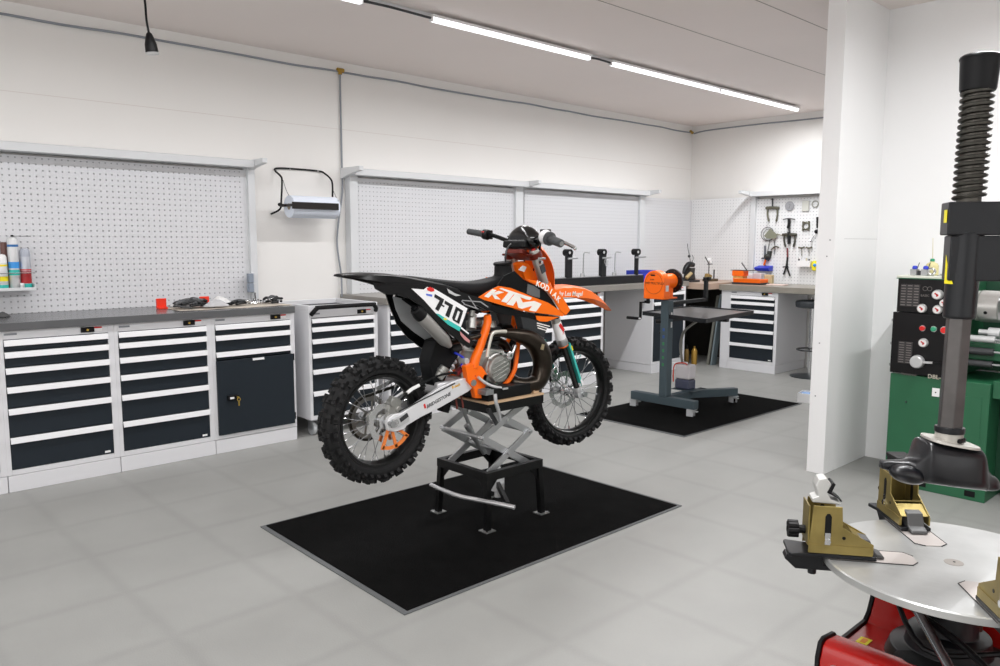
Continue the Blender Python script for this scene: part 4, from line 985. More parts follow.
# ================================================================== SCISSOR LIFT
LB = mat('lift_black', '0a0a0b', .38, spec=.3)
LS = mat('lift_silver', 'b4b5b7', .3, metal=.75, var=.05, scale=12)
lift = thing('scissor_lift', 'black and silver scissor lift stand under the motorcycle', 'lift stand', (2.785, 3.05, 0))
X0, X1, Y0, Y1 = 2.578, 2.985, 2.835, 3.24
mb = MB(); zt = .31
mb.box(X0, X1, Y0, Y0+.03, zt-.045, zt); mb.box(X0, X1, Y1-.03, Y1, zt-.045, zt); mb.box(X0, X0+.03, Y0+.03, Y1-.03, zt-.045, zt); mb.box(X1-.03, X1, Y0+.03, Y1-.03, zt-.045, zt)
mb.box(X0+.03, X0+.035, Y0+.03, Y1-.03, zt-.035, zt-.01)
mb.build('base_frame', LB, lift, bev=.002)
for (x, y, sx__, sy__) in ((X0+.017, Y0+.017, -1, -1), (X1-.017, Y0+.017, 1, -1), (X0+.017, Y1-.017, -1, 1), (X1-.017, Y1-.017, 1, 1)):
    mb = MB(); bx_, by_ = x+sx__*.012, y+sy__*.012
    mb.beam((bx_, by_, .014), (x, y, zt-.045), .03, .03, up=(0,1,0))
    mb.xz([(x, zt-.045), (x-sx__*.07, zt-.045), (x-sx__*.01, zt-.11)], y-.004, y+.004)
    mb.yz([(y, zt-.045), (y-sy__*.07, zt-.045), (y-sy__*.01, zt-.11)], x-.004, x+.004)
    lg = mb.build('leg', LB, lift, bev=.001)
    MB().box(bx_-.032, bx_+.032, by_-.032, by_+.032, .0092, .0135).build('foot_plate', mat('foot_steel', '9a9a98', .3, metal=.7), lg)
    MB().cyl((bx_+sx__*.022, by_+sy__*.022, .0135), (bx_+sx__*.022, by_+sy__*.022, .018), .006, seg=6).build('foot_bolt', CHROME, lg)
# platform
PX0, PX1, PY0, PY1, pz = 2.585, 2.985, 2.835, 3.235, .672
mb = MB(); mb.box(PX0, PX1, PY0, PY0+.006, pz-.055, pz-.01); mb.box(PX0, PX1, PY1-.006, PY1, pz-.055, pz-.01); mb.box(PX0, PX0+.006, PY0+.006, PY1-.006, pz-.055, pz-.01); mb.box(PX1-.006, PX1, PY0+.006, PY1-.006, pz-.055, pz-.01); mb.box(PX0+.006, PX1-.006, PY0+.006, PY1-.006, pz-.02, pz-.0101)
mb.build('platform', LB, lift)
MB().box(PX0-.002, PX1+.002, PY0-.002, PY1+.002, pz-.01, pz).build('platform_board', WOOD, lift, bev=.001)
# scissors: planes at y = lo / hi
za, zm, zc_ = .285, .475, .625
for y in (Y0+.05, Y1-.05):
    for k, (p, q) in enumerate((((2.61, za), (2.925, .465)), ((2.93, za), (2.585, .485)), ((2.925, .465), (2.60, .635)), ((2.585, .485), (2.91, .635)))):
        yy = y + (.006 if k in (1, 2) else -.006)
        mb = MB(); mb.beam((p[0], yy, p[1]), (q[0], yy, q[1]), .010, .036, up=(0,0,1)); sl = mb.build('scissor_arm', LS, lift, bev=.001)
    for (x, z) in ((2.764, .378), (2.925, .465), (2.585, .485), (2.755, .555)):
        MB().cyl((x, y-.017, z), (x, y+.017, z), .011, seg=6).build('pivot_bolt', CHROME, lift)
for (x, z) in ((2.585, .485), (2.925, .465), (2.764, .378)):
    MB().cyl((x, Y0+.03, z), (x, Y1-.03, z), .010, seg=12).build('cross_bar', LS, lift)
mb = MB(); mb.cyl((2.80, 3.10, .325), (2.67, 3.10, .50), .016, seg=14); mb.cyl((2.74, 3.10, .40), (2.64, 3.10, .60), .010, seg=12); mb.build('lift_strut', LS, lift)
P = [on(431,484.5,'Y',3.20), on(443,490,'Y',3.10), on(456,494,'Y',3.02), on(475,497.5,'Y',2.92), on(495,502,'Y',2.82), on(515,507.5,'Y',2.72)]
P = [(2.555, 3.20, .175), (2.535, 3.12, .168), (2.53, 3.02, .16), (2.54, 2.92, .15), (2.57, 2.83, .135)]
P = [on(431,484.8,'X',2.53), on(445,491,'X',2.51), on(460,496.3,'X',2.51), on(478,500,'X',2.53), on(497,503.6,'X',2.56), on(515,507.5,'X',2.60)]
mb = MB(); mb.tube([tuple(p) for p in P], .0115, seg=12); mb.build('foot_pedal', mat('pedal_silver', 'd9d9db', .2, metal=.7), lift)
mb = MB(); mb.beam((2.60, P[-1].y+.05, P[-1].z+.0), (2.80, 3.0, .18), .02, .03); mb.build('pedal_arm', LB, lift)
mb = MB(); mb.cbox((2.80, 2.995, .18), (.06, .05, .09)); mb.cyl((2.80, 2.995, .10), (2.80, 2.995, .27), .018); mb.cyl((2.77, 2.995, .225), (2.77, 2.995, .275), .020); mb.build('hydraulic_jack', mat('jack_white', 'd9dadb', .4), lift, bev=.006)
P = [on(495,394,'Y',2.80), on(496,402,'Y',2.79), on(498.5,411,'Y',2.79), on(500,421,'Y',2.80)]
mb = MB(); mb.tube([tuple(p) for p in P], .0095, seg=10); mb.build('locking_lever', mat('lever_grey', 'b2b4b6', .35, metal=.4), lift)
mb = MB(); a = on(488.5, 410, 'Y', 2.822); b = on(497, 424, 'Y', 2.822); mb.beam(a, b, .006, .022); mb.cyl(a-V(0,.012,0), a+V(0,.01,0), .010, seg=6); mb.build('latch_plate', DSTEEL, lift)
mb = MB(); mb.box(2.60, 2.915, 2.852, 3.148, .6725, .735); mb.build('engine_skid', SATIN, bike, bev=.008)
mb = MB(); mb.cbox((3.33, 3.085, .70), (.055, .035, .085), (0, -.4, 0)); mb.cyl((3.32, 3.06, .72), (3.32, 3.11, .72), .018); mb.cyl((3.345, 3.06, .68), (3.345, 3.11, .68), .018); mb.build('front_brake_caliper', CHROME, bike, bev=.004)
mb = MB(); mb.tube([(3.32, 3.10, .74), (3.27, 3.12, .84), (3.19, 3.12, 1.0), (3.08, 3.10, 1.25)], .006, seg=8); mb.build('front_brake_hose', RUBBER, bike)
mb = MB(); mb.tube([(2.84, 3.02, 1.02), (2.93, 3.03, 1.0), (2.95, 3.04, .90), (2.93, 3.04, .80)], .022, seg=10); mb.build('coolant_hose', RUBBER, bike)
mb = MB(); mb.cbox((2.92, 3.06, .86), (.10, .05, .16), (0, .1, 0)); mb.build('coolant_tank', SATIN, bike, bev=.01)
# loose wooden block and red straps on the platform
tag(MB().box(2.925, 2.965, 2.85, 3.14, .6725, .700).build('wooden_batten', WOOD, bev=.001), 'pale wooden batten lying on the lift platform under the engine', 'batten')
for i, dx in enumerate((0, .045)):
    mb = MB(); a = on(454+i*5.5, 391, 'Y', 2.96); b = on(456.5+i*6, 403, 'Y', 2.95); c_ = on(457+i*6, 409-i, 'Y', 2.95); mb.tube([tuple(a), tuple(b), tuple(c_)], .0045, seg=6)
    mb.build('overflow_hose', mat('hose_red', '7a352a', .6), bike)
# ================================================================== TYRE CHANGER (right foreground)
TC = V(1.912, .534, .75); TR = .279
TALU = mat('turntable_steel', 'bcbdbc', .33, metal=.6, var=.13, scale=7, bump=.2, bscale=30)
BLKM = mat('machine_black', '0f1115', .35, spec=.4)
RUST = mat('brown_post', '4a2c22', .55, metal=.3, var=.2, scale=20)
tyc = thing('tyre_changer', 'red tyre changing machine with round metal turntable and black mounting arm', 'tyre changer', (TC.x, TC.y, 0))
bx0, bx1, by0, by1 = 1.70, 2.26, .02, .735
prof = [(bx0, .02), (bx0, .515), (bx0+.012, .548), (bx0+.03, .555), (bx0+.085, .548), (bx0+.11, .520), (bx0+.13, .515), (1.965, .515), (1.985, .530), (2.01, .575), (2.03, .588), (bx1-.02, .588), (bx1, .56), (bx1, .02)]
mb = MB(); mb.xz(prof, by0, by1); bd = mb.build('body', REDP, tyc, bev=.004, seg=3, sharp=50)
mb = MB(); mb.xz([(a+(.0 if a > 1.8 else -.004), z+.006) for a, z in prof[1:-1]]+[(bx1, .40), (bx0-.004, .40)], by1, by1+.010); mb.build('edge_trim', BLACK, bd, bev=.002)
MB().box(bx0+.02, bx1-.02, by0+.03, by1-.03, 0, .03).build('foot_plinth', BLACK, tyc)
for yy in (.70, .06):
    MB().cyl((bx0-.004, yy, .505), (bx0+.001, yy, .505), .012, seg=14).build('body_bolt', STEEL, tyc)
MB().cbox((1.862, .70, .5165), (.034, .026, .001)).build('warning_label', YELL, tyc)
MB().cbox((1.862, .70, .5172), (.024, .012, .0008)).build('label_print', mat('label_orange', 'e28a1c', .5), tyc)
MB().turn((1.985, .64, .535), (-.7,0,.7), [(0,.012),(.006,.013),(.010,.009)], seg=16).build('rubber_plug', BLACK, tyc)
mb = MB(); mb.turn((TC.x, TC.y, .515), (0,0,1), [(0,.13),(.03,.12),(.035,.09),(.07,.085),(.075,.06),(.12,.055)], seg=36); mb.build('gearbox', BLKM, tyc, bev=.002)
mb = MB(); mb.turn((TC.x+.02, TC.y-.02, .60), (0,0,1), [(0,.042),(.13,.042)], seg=8); mb.build('spindle_post', RUST, tyc, bev=.002)
mb = MB(); mb.turn((1.81, .515, .50), (0,0,1), [(0,.10),(.03,.105),(.045,.095),(.05,.07)], seg=40)
for i in range(40):
    t = 2*PI*i/40; mb.cbox((1.81+.104*math.cos(t), .515+.104*math.sin(t), .515), (.008, .008, .03), (0, 0, t))
mb.build('rubber_bellows', RUBBER, tyc, bev=.001)
# disc with fitted slots
mb = MB(); mb.turn(TC-V(0,0,.019), (0,0,1), [(0,TR-.004),(.002,TR),(.016,TR),(.019,TR-.003)], seg=128); tt = mb.build('turntable', TALU, tyc)
mb = MB(); mb.turn(TC, (0,0,1), [(-.001,.020),(.0006,.020)], seg=32); mb.build('centre_cap', mat('cap_worn', 'a09a94', .5, metal=.4), tt)
mb = MB(); mb.cyl(TC+V(.003,0,.0004), TC+V(.003,0,.0012), .0028, seg=12); mb.build('centre_hole', BLACK, tt)
MB().cbox((TC.x-.02, TC.y-.2785, .741), (.02, .002, .017)).build('red_mark', mat('pink_mark', 'c98080', .5), tt)
# disc rods and carriers beneath
for a, b, r in (((1.64, .40, .56), (1.99, .72, .715), .011), ((1.60, .10, .52), (2.12, .52, .70), .010)):
    mb = MB(); mb.cyl(a, b, r, seg=16); mb.build('cylinder_rod', mat('rod_chrome', '9a9ca0', .12, metal=1), tyc)
mb = MB(); mb.tube([(1.66,.33,.60),(1.78,.46,.62),(1.88,.62,.64),(1.97,.72,.70)], .008, seg=8); mb.build('air_hose', BLACK, tyc)
mb = MB(); mb.tube([(1.98,.30,.62),(1.85,.42,.60),(1.80,.55,.58),(1.90,.66,.66)], .006, seg=8); mb.build('air_hose', BLACK, tyc)
mb = MB(); mb.cbox((1.93, .70, .71), (.06, .05, .04), (0,0,.7)); mb.cyl((1.92,.72,.69),(1.90,.74,.68), .009, seg=6); mb.cyl((1.95,.69,.69),(1.95,.71,.67), .009, seg=6); mb.build('rod_bracket', RUST, tyc, bev=.003)
mb = MB(); mb.cbox((1.73, .33, .715), (.07, .02, .03), (0,0,.6)); mb.build('rod_bracket', BLKM, tyc, bev=.003)

def tyre_clamp(label, deg, claw=True, off=0, rbase=.172):
    """local +x points outwards from the disc's centre"""
    a = math.radians(deg); t = thing('rim_clamp', label, 'clamp', tuple(TC), 'rim clamps on the turntable')
    R = Matrix.Translation(TC) @ Matrix.Rotation(a, 4, 'Z') @ Matrix.Translation((rbase, off, 0))
    def bld(mb, nm, m, **k): return mb.build(nm, m, t, xf=R, **k)
    # pale guide plate let into the disc
    mb = MB(); mb.xy([(-.09,-.018), (-.075,-.036), (.10,-.036), (.10,.036), (-.075,.036), (-.09,.018)], .0002, .0015); bld(mb, 'guide_plate', mat('guide_steel', 'bdb6b2', .45, metal=.5))
    mb = MB(); mb.xy([(-.092,-.0185), (-.0765,-.038), (.10,-.038), (.10,-.0365), (-.0755,-.0365), (-.0905,-.018)], .0003, .002); mb.xy([(-.092,.0185), (-.0765,.038), (.10,.038), (.10,.0365), (-.0755,.0365), (-.0905,.018)], .0003, .002); bld(mb, 'guide_gap', mat('gap_dark', '2b2a29', .6))
    # black slider
    mb = MB(); mb.xy([(0,-.036), (.0,.036), (.145,.036), (.185,.045), (.19,.04), (.19,-.04), (.185,-.045), (.145,-.036)], .003, .012); s_ = bld(mb, 'slider', BLKM, bev=.002)
    mb = MB(); mb.xz([(.03,-.035), (.17,-.035), (.195,-.012), (.19,-.002), (.11,-.002), (.11,-.022), (.03,-.022)], -.018, .018); mb.cyl((.13, 0, -.05), (.13, 0, -.03), .010, seg=10); bld(mb, 'slider_keel', BLKM, bev=.002)
    # grey foot gripping the rim
    mb = MB(); mb.xz([(-.022,.003), (-.018,.010), (.0,.016), (.012,.045), (.04,.05), (.05,.003)], -.020, .020); bld(mb, 'jaw_foot', mat('jaw_iron', '5b5b5b', .5, metal=.6, var=.1), bev=.003)
    # folded zinc-yellow housing: two cheeks, back and sloping bridge
    pr = [(.008,.014), (.008,.040), (.075,.076), (.078,.124), (.140,.124), (.148,.020), (.148,.014)]
    for s in (-1, 1):
        mb = MB(); mb.xz(pr, s*.034-.0015, s*.034+.0015); ck = bld(mb, 'cheek_plate', BRASS, bev=.001)
        mb = MB(); mb.xz([(.100,.055), (.104,.048), (.110,.048), (.114,.055), (.114,.100), (.110,.107), (.104,.107), (.100,.100)], s*.034-.0019, s*.034+.0019); bld(mb, 'slot', BLACK)
        mb = MB(); mb.cyl((.107, s*.034, .042), (.107, s*.040, .042), .007, seg=8); mb.box(.101,.113, min(s*.0355,s*.037), max(s*.0355,s*.037), .030, .062); bld(mb, 'slot_bolt', CHROME)
        mb = MB(); mb.cyl((.072, s*.0352, .052), (.072, s*.036, .052), .004, seg=10); bld(mb, 'cheek_hole', BLACK)
        mb = MB(); mb.box(.010, .147, min(s*.0355, s*.0375), max(s*.0355, s*.0375), .014, .034); bld(mb, 'base_strip', BRASS)
    mb = MB(); mb.box(.1465, .1495, -.034, .034, .03, .122); bld(mb, 'back_plate', BRASS)
    mb = MB(); mb.grid([[(.012,-.033,.036),(.012,.033,.036)], [(.050,-.033,.056),(.050,.033,.056)]], .002); mb.grid([[(.055,-.033,.062),(.055,.033,.062)], [(.065,-.033,.050),(.065,.033,.050)]], .002); bld(mb, 'bridge_plate', BRASS)
    mb = MB(); mb.cyl((.149, 0, .055), (.178, 0, .055), .010, seg=10)
    for k in range(7): mb.cyl((.165, .013*math.cos(k*2*PI/7), .055+.013*math.sin(k*2*PI/7)), (.188, .013*math.cos(k*2*PI/7), .055+.013*math.sin(k*2*PI/7)), .008, seg=8)
    bld(mb, 'star_knob', BLACK, bev=.001)
    if claw:
        mb = MB(); mb.xz([(.078,.124), (.14,.126), (.142,.136), (.128,.142), (.135,.165), (.128,.182), (.112,.186), (.100,.170), (.106,.150), (.10,.136), (.080,.130)], -.020, .020); bld(mb, 'claw', mat('claw_cast', 'c9c9c6', .4, metal=.4, var=.08), bev=.004)
        mb = MB(); mb.xz([(.092,.172), (.098,.176), (.110,.152), (.082,.137), (.080,.131), (.076,.134), (.100,.152)], -.022, .022); bld(mb, 'claw_pad', BLACK, bev=.001)
    else:
        mb = MB(); mb.xz([(.078,.124), (.148,.124), (.150,.132), (.140,.138), (.135,.155), (.146,.163), (.142,.169), (.085,.169), (.08,.163), (.092,.155), (.09,.138), (.078,.132)], -.024, .024); bld(mb, 'claw', BLACK, bev=.003)
    return t
tyre_clamp('left brass-coloured rim clamp with silver claw, at the left edge of the turntable', 126)
tyre_clamp('brass-coloured rim clamp behind the mounting head, open end facing the camera', 43, claw=False, rbase=.185)
tyre_clamp('brass-coloured rim clamp cut off by the right edge of the photo', -142, rbase=.195)

# mounting head and column: axis slightly tilted as in the photo
A0 = V(1.928, .566, 1.034); A1 = V(1.961, .565, 1.90); ax = (A1-A0).normalized()
def axp(z): return A0 + ax*((z-A0.z)/ax.z)
mb = MB(); mb.cyl(axp(1.045), axp(1.34), .0265, seg=6); hx = mb.build('hexagon_shaft', mat('shaft_steel', '5f5c5b', .35, metal=.85, var=.12, scale=22), tyc, bev=.003)
mb = MB(); mb.cyl(axp(1.042), axp(1.056), .031, seg=24); mb.build('shaft_collar', BLKM, tyc, bev=.002)
mb = MB(); mb.turn(axp(1.30), ax, [(0,.030),(.004,.033),(.17,.034),(.19,.036)], seg=28); mb.build('guide_sleeve', BLKM, tyc, bev=.002)
# spring: wound flat bellows
mb = MB(); pts = []
N = 17*14
for i in range(N+1):
    u = i/N; z = 1.562+.238*u; t = u*17*2*PI; c = axp(z); pts.append((c.x+.0285*math.cos(t), c.y+.0285*math.sin(t), c.z))
mb.tube(pts, .0062, seg=6, smooth=False, flat=.75); mb.build('return_spring', mat('spring_dark', '4e4c47', .35, metal=.7), tyc)
mb = MB(); mb.cyl(axp(1.50), axp(1.82), .0245, seg=20); mb.build('spring_core', mat('core_grey', '57544e', .4, metal=.6), tyc)
mb = MB(); mb.turn(axp(1.795), ax, [(0,.034),(.006,.036),(.065,.039),(.07,.041),(.074,.040),(.078,.034)], seg=24); mb.build('cap_handle', BLACK, tyc, bev=.002)
ad = V(.5, -.866, 0).normalized(); an = V(.866, .5, 0)
def arm(u0, u1, w, z0, z1, nm, m, bev=.003, par=tyc, w1=None, za=None):
    c0 = axp(1.5); c0.z = 0; mb = MB(); w1 = w1 or w; za = za or z0; c = []
    for zz0, zz1 in (('a', 'b'),): pass
    P0 = c0+ad*u0; P1 = c0+ad*u1
    cc = [P0-an*w+V(0,0,za), P1-an*w1+V(0,0,z0), P1+an*w1+V(0,0,z0), P0+an*w+V(0,0,za), P0-an*w+V(0,0,z1), P1-an*w1+V(0,0,z1), P1+an*w1+V(0,0,z1), P0+an*w+V(0,0,za if False else z1)]
    mb.hexa(cc); return mb.build(nm, m, par, bev=bev)
am = arm(-.045, .60, .034, 1.485, 1.557, 'swing_arm', BLKM)
arm(-.036, .60, .030, 1.385, 1.484, 'arm_web', BLKM)
c0 = axp(1.5); c0.z = 0
def lab(u, side, z0, z1, du, nm, m, tri=False):
    P = c0+ad*u-an*side; mb = MB()
    pts = [(0, z0), (du, z0), (0, z1)] if tri else [(0, z0), (du, z0), (du, z1), (0, z1)]
    mb.prism(pts, lambda a, b: tuple(P+ad*a+V(0,0,b)), lambda a, b: tuple(P+ad*a-an*.001+V(0,0,b))); return mb.build(nm, m, tyc)
P = c0-ad*.0465; mb = MB(); mb.prism([(-.030, 1.512), (-.008, 1.512), (-.008, 1.54), (-.030, 1.54)], lambda a, b: tuple(P+an*a+V(0,0,b)), lambda a, b: tuple(P-ad*.001+an*a+V(0,0,b))); mb.build('yellow_label', YELL, tyc)
q = on(953, 272, 'Y', .55); P = axp(1.42)
mb = MB(); v = (V(0,0,0)-P); v.z = 0; v.normalize(); sd = V(v.y, -v.x, 0)
# warning triangle wrapped on the sleeve
rows = []
for k in range(6):
    t = k/5; an_ = 1.25-.75*t; d_ = v*math.cos(an_)+V(-v.y, v.x, 0)*(-math.sin(an_)); base = axp(1.378)
    rows.append([base+d_*.0352, base+d_*.0352+V(0,0,.062*(1-t)+.001)])
mb.grid(rows, .0006); mb.build('warning_triangle', YELL, tyc)
# swing arm tower out of the picture
Pt = c0+ad*.60; mb = MB(); mb.cbox((Pt.x+.0, Pt.y-.03, .80), (.11, .11, 1.56)); mb.build('tower', REDP, tyc, bev=.01)
# mounting head (covered duck's head)
hu = V(.715, -.699, 0); hn = V(.699, .715, 0)
secs = [(883,462,469.5,.011),(888,461.3,471,.014),(896,461.2,475.5,.018),(904,460.8,479.5,.024),(911,459.5,481.5,.030),(916.5,452,481,.038),(920.5,443,481,.048),(923.5,438.8,481.2,.052),(934,440.5,482.4,.058),(948,442.6,484.2,.060),(962,444.4,486,.056),(972,446,487.5,.050),(978,448.5,488.6,.043),(981.5,461,489.4,.038),(985,468,490,.033),(990,473,490.6,.027),(995.5,476.5,490.4,.021),(1000,482,489.6,.012)]
rings = []
for x, yt, yb, hw in smoothpath(secs, 3):
    u = (x-948.7)/441.; zt = 1.034-(yt-436)/441.; zb_ = 1.034-(yb-436)/441.; c = axp(1.034)+hu*u; zc = (zt+zb_)/2; hh = (zt-zb_)/2; r_ = []
    for k in range(20):
        t = 2*PI*k/20; cx_, sz_ = math.cos(t), math.sin(t); e = .62
        px_ = math.copysign(abs(cx_)**e, cx_)*hw*(1.0 if sz_ < 0 else .92); pz_ = math.copysign(abs(sz_)**e, sz_)*hh
        # skirt flares out low down
        fl = 1.0+.35*max(0, -sz_)**2*(1 if hh > .03 else .3)
        r_.append((c.x+hn.x*px_*fl, c.y+hn.y*px_*fl, zc+pz_))
    rings.append(r_)
HM = mat('head_nylon', '0b0c11', .3, coat=.15, spec=.4, var=.05, scale=12)
mh = MB().loft(rings).build('mounting_head', HM, tyc, sharp=80)
c = axp(1.034)+hu*((905-948.7)/441.)-hn*.022; mb = MB(); mb.ball((0,0,0), .042, .026, .021, seg=20, rings=12); mb.build('head_nose', HM, mh, sharp=80, xf=Matrix.Translation((c.x, c.y, .950)) @ Matrix.Rotation(-.774, 4, 'Z') @ Matrix.Rotation(.25, 4, 'Y'))
rings = []
for zz, g_ in ((0, 1), (.006, .98)):
    r_ = []
    for k in range(28):
        t = 2*PI*k/28; cx_, sy_ = math.cos(t), math.sin(t); c = axp(1.034)+hu*(.003+.058*math.copysign(abs(cx_)**.7, cx_)*g_)+hn*(.050*math.copysign(abs(sy_)**.7, sy_)*g_)
        r_.append((c.x, c.y, 1.0185-.176*(.003+.058*math.copysign(abs(cx_)**.7, cx_))+zz))
    rings.append(r_)
mb = MB(); mb.loft(rings); mb.build('head_plate', mat('head_plate_alu', 'b8b5ae', .35, metal=.5), mh, bev=.001)
mb = MB(); mb.cyl(axp(1.02), axp(1.042), .029, seg=28); mb.build('head_socket', mat('head_plate_alu', 'b8b5ae', .35, metal=.5), mh, bev=.002)
for t in (2.2, 3.0, 4.0):
    d_ = V(-math.cos(t*.35+.3), -math.sin(t*.35+.3), 0); P = axp(1.029)+d_*.029; MB().cyl(P-d_*.002, P+d_*.004, .0055, seg=10).build('set_screw', BLACK, mh)
# foot pedals and a corner fitting at the bottom edge
mb = MB(); c = on(782, 664, 'Z', .12); mb.beam((1.74, .80, .11), (c.x-.12, c.y+.04, .10), .02, .012); mb.cbox((c.x-.12, c.y+.04, .105), (.05,.06,.012)); 
o = mb.build('foot_lever', BLKM, tyc, bev=.004)

# ================================================================== LATHE
GRN = GREENP; GRD = mat('lathe_green_dark', '123f2a', .45, var=.05, scale=6); LBK = mat('lathe_panel', '0c0b0d', .35, spec=.3)
lat = thing('metal_lathe', 'green metalworking lathe with black control panel standing by the white wall', 'lathe', (5.17, .75, 0))
lx, lxb = 4.955, 5.44
mb = MB(); mb.box(lx, lxb, 1.262, 1.800, .075, .685); hp = mb.build('headstock_pedestal', GRN, lat, bev=.006)
mb = MB(); mb.box(lx-.004, lxb, 1.25, 1.79, 0, .074); mb.build('foot_skirt', GRN, lat, bev=.003)
for y0_ in (1.56, 1.30): MB().box(lx-.0055, lx-.0035, y0_-.0, y0_+.055, .022, .056).build('fork_pocket', BLACK, lat)
MB().box(lx-.003, lx+.001, 1.30, 1.42, .20, .60).build('pedestal_door', GRN, lat, bev=.001)
for y_, z_ in ((1.42,.60),(1.70,.52),(1.70,.18),(1.42,.22)): MB().cyl((lx-.006, y_, z_), (lx+.001, y_, z_), .005, seg=8).build('panel_screw', DSTEEL, lat)
MB().box(lx-.004, lx, 1.52, 1.56, .575, .625).build('socket_plate', WHITE, lat, bev=.001); MB().cyl((lx-.006, 1.54, .60), (lx-.0035, 1.54, .60), .004, seg=8).build('socket_pin', BLACK, lat)
MB().box(lx+.03, lxb, .02, 1.26, .60, .70).build('chip_tray', GRN, lat, bev=.004)
MB().box(lx+.06, lxb-.02, .05, .50, .07, .60).build('tail_pedestal', GRN, lat, bev=.006); MB().box(lx+.05, lxb, .04, .52, 0, .069).build('tail_foot', GRN, lat, bev=.003)
MB().box(lx+.20, lxb-.02, .50, 1.26, .05, .60).build('rear_sheet', GRD, lat)
# headstock
mb = MB(); mb.box(lx+.01, lxb, 1.44, 1.775, .70, 1.262); hs = mb.build('headstock', GRN, lat, bev=.008)
MB().box(lx-.012, lx+.012, 1.455, 1.782, 1.06, 1.262).build('upper_panel', LBK, lat, bev=.003)
MB().box(lx-.014, lx+.012, 1.455, 1.800, .692, 1.058).build('lower_panel', LBK, lat, bev=.003)
MB().box(lx-.018, lxb, 1.43, 1.79, 1.263, 1.278).build('top_tray', mat('tray_pale', 'd9dccf', .5), lat, bev=.003)
MB().box(lx-.02, lx+.01, 1.44, 1.79, 1.2585, 1.2625).build('tray_edge', GRN, lat)
for a, b in (((4.94, 1.80, .73), (4.94, 1.805, .745)), ((4.94, 1.80, .86), (4.94, 1.805, .875)), ((4.94, 1.80, 1.0), (4.94, 1.805, 1.015))): MB().box(lx-.012, lx+.01, 1.80, 1.806, a[2], b[2]).build('hinge', STEEL, lat)
pf = lx-.0145
def knob(px, py, r, m1, m2, nm, dep=.02, mark=True):
    q = on(px, py, 'X', pf); mb = MB(); mb.turn((pf, q.y, q.z), (-1,0,0), [(0,r*1.05),(dep*.5,r*1.05),(dep*.55,r),(dep,r*.96)], seg=24); k = mb.build(nm, m1, lat)
    if mark:
        MB().cyl((pf-dep, q.y, q.z), (pf-dep-.001, q.y, q.z), r*.80, seg=24).build('dial_face', m2, k)
        mb = MB(); mb.cbox((pf-dep-.0016, q.y, q.z+.002), (.001, r*.9, r*.28), (.6,0,0)); mb.cbox((pf-dep-.0016, q.y-r*.1, q.z-.003), (.001, r*.28, r*.6)); mb.build('red_print', RED, k)
DW = mat('dial_white', 'e6e4e2', .4)
knob(938.6, 294.5, .027, mat('dial_grey', 'b9b9b8', .35, metal=.4), DW, 'dial', .035)
knob(922.4, 308.3, .025, mat('dial_grey', 'b9b9b8'), DW, 'dial'); knob(938.0, 309.5, .025, mat('dial_grey', 'b9b9b8'), DW, 'dial')
knob(923.8, 342.7, .025, mat('dial_grey', 'b9b9b8'), DW, 'dial'); knob(944.2, 303, .02, DW, DW, 'dial', .02)
q = on(918.8, 361.3, 'X', pf); mb = MB(); mb.turn((pf, q.y, q.z), (-1,0,0), [(0,.034),(.01,.036),(.018,.040),(.045,.036),(.05,.030)], seg=28); mb.beam((pf-.03, q.y-.02, q.z), (pf-.03, q.y-.085, q.z+.004), .012, .012); k = mb.build('selector_knob', mat('selector_alu', 'c7c8c8', .35, metal=.4), lat, bev=.001)
mb = MB(); mb.cyl((pf-.03, q.y-.085, q.z+.004), (pf-.03, q.y-.13, q.z+.006), .006, seg=10); mb.build('selector_lever', BLACK, k)
for x_, y_, m_, r_ in ((922.7, 328.2, RED, .014), (934, 329, mat('button_green', '2f9a72', .35), .014), (944.6, 330.2, RED, .018)):
    q = on(x_, y_, 'X', pf); mb = MB(); mb.turn((pf, q.y, q.z), (-1,0,0), [(0,r_*1.25),(.004,r_*1.25)], seg=20); k = mb.build('button_ring', CHROME, lat)
    mb = MB(); mb.turn((pf-.004, q.y, q.z), (-1,0,0), [(0,r_),(.012,r_),(.015,r_*.8)], seg=20); mb.build('push_button', m_, k)
# printed tables on the panels
PR = mat('panel_print', '76716e', .5); PR2 = mat('panel_plate', '2f2c2d', .4)
def plate(x0, x1, y0, y1, rows, cols, nm):
    a = on(x0, y0, 'X', pf); b = on(x1, y1, 'X', pf); k = MB().box(pf-.0016, pf+.001, b.y, a.y, b.z, a.z).build(nm, PR2, lat)
    mb = MB()
    for i in range(rows):
        for j in range(cols):
            yy0 = a.y+(b.y-a.y)*(j+.12)/cols; yy1 = a.y+(b.y-a.y)*(j+.82)/cols; zz = a.z+(b.z-a.z)*(i+.5)/rows; hh = abs(b.z-a.z)/rows*.16
            mb.box(pf-.0022, pf-.0015, min(yy0, yy1), max(yy0, yy1), zz-hh, zz+hh)
    mb.build('printed_rows', PR, k)
plate(901, 919, 284, 307, 8, 3, 'speed_table'); plate(898.8, 911.5, 341, 364, 9, 2, 'thread_table')
q0 = on(921.5, 288.5, 'X', pf); q1 = on(929.5, 288.5, 'X', pf)
mb = MB(); mb.torus((pf-.001, q0.y-.02, q0.z), (1,0,0), .012, .0012, seg=20, rs=5); mb.torus((pf-.001, q0.y-.045, q0.z), (1,0,0), .012, .0012, seg=20, rs=5); mb.build('panel_symbols', PR, lat)
text('BASIC', 'lettering', PR, lat, on(920.5, 296.4, 'X', pf-.001), (0,-1,0), (0,0,1), .018)
text('TRANSMAB', 'lettering', PR, lat, on(901, 374.5, 'X', pf-.001), (0,-1,0), (0,0,1), .017)
text('DBL-1000', 'lettering', mat('print_cream', 'b8b2a4', .5), lat, on(927.5, 378, 'X', pf-.001), (0,-1,0), (0,0,1), .034, bold=.0008)
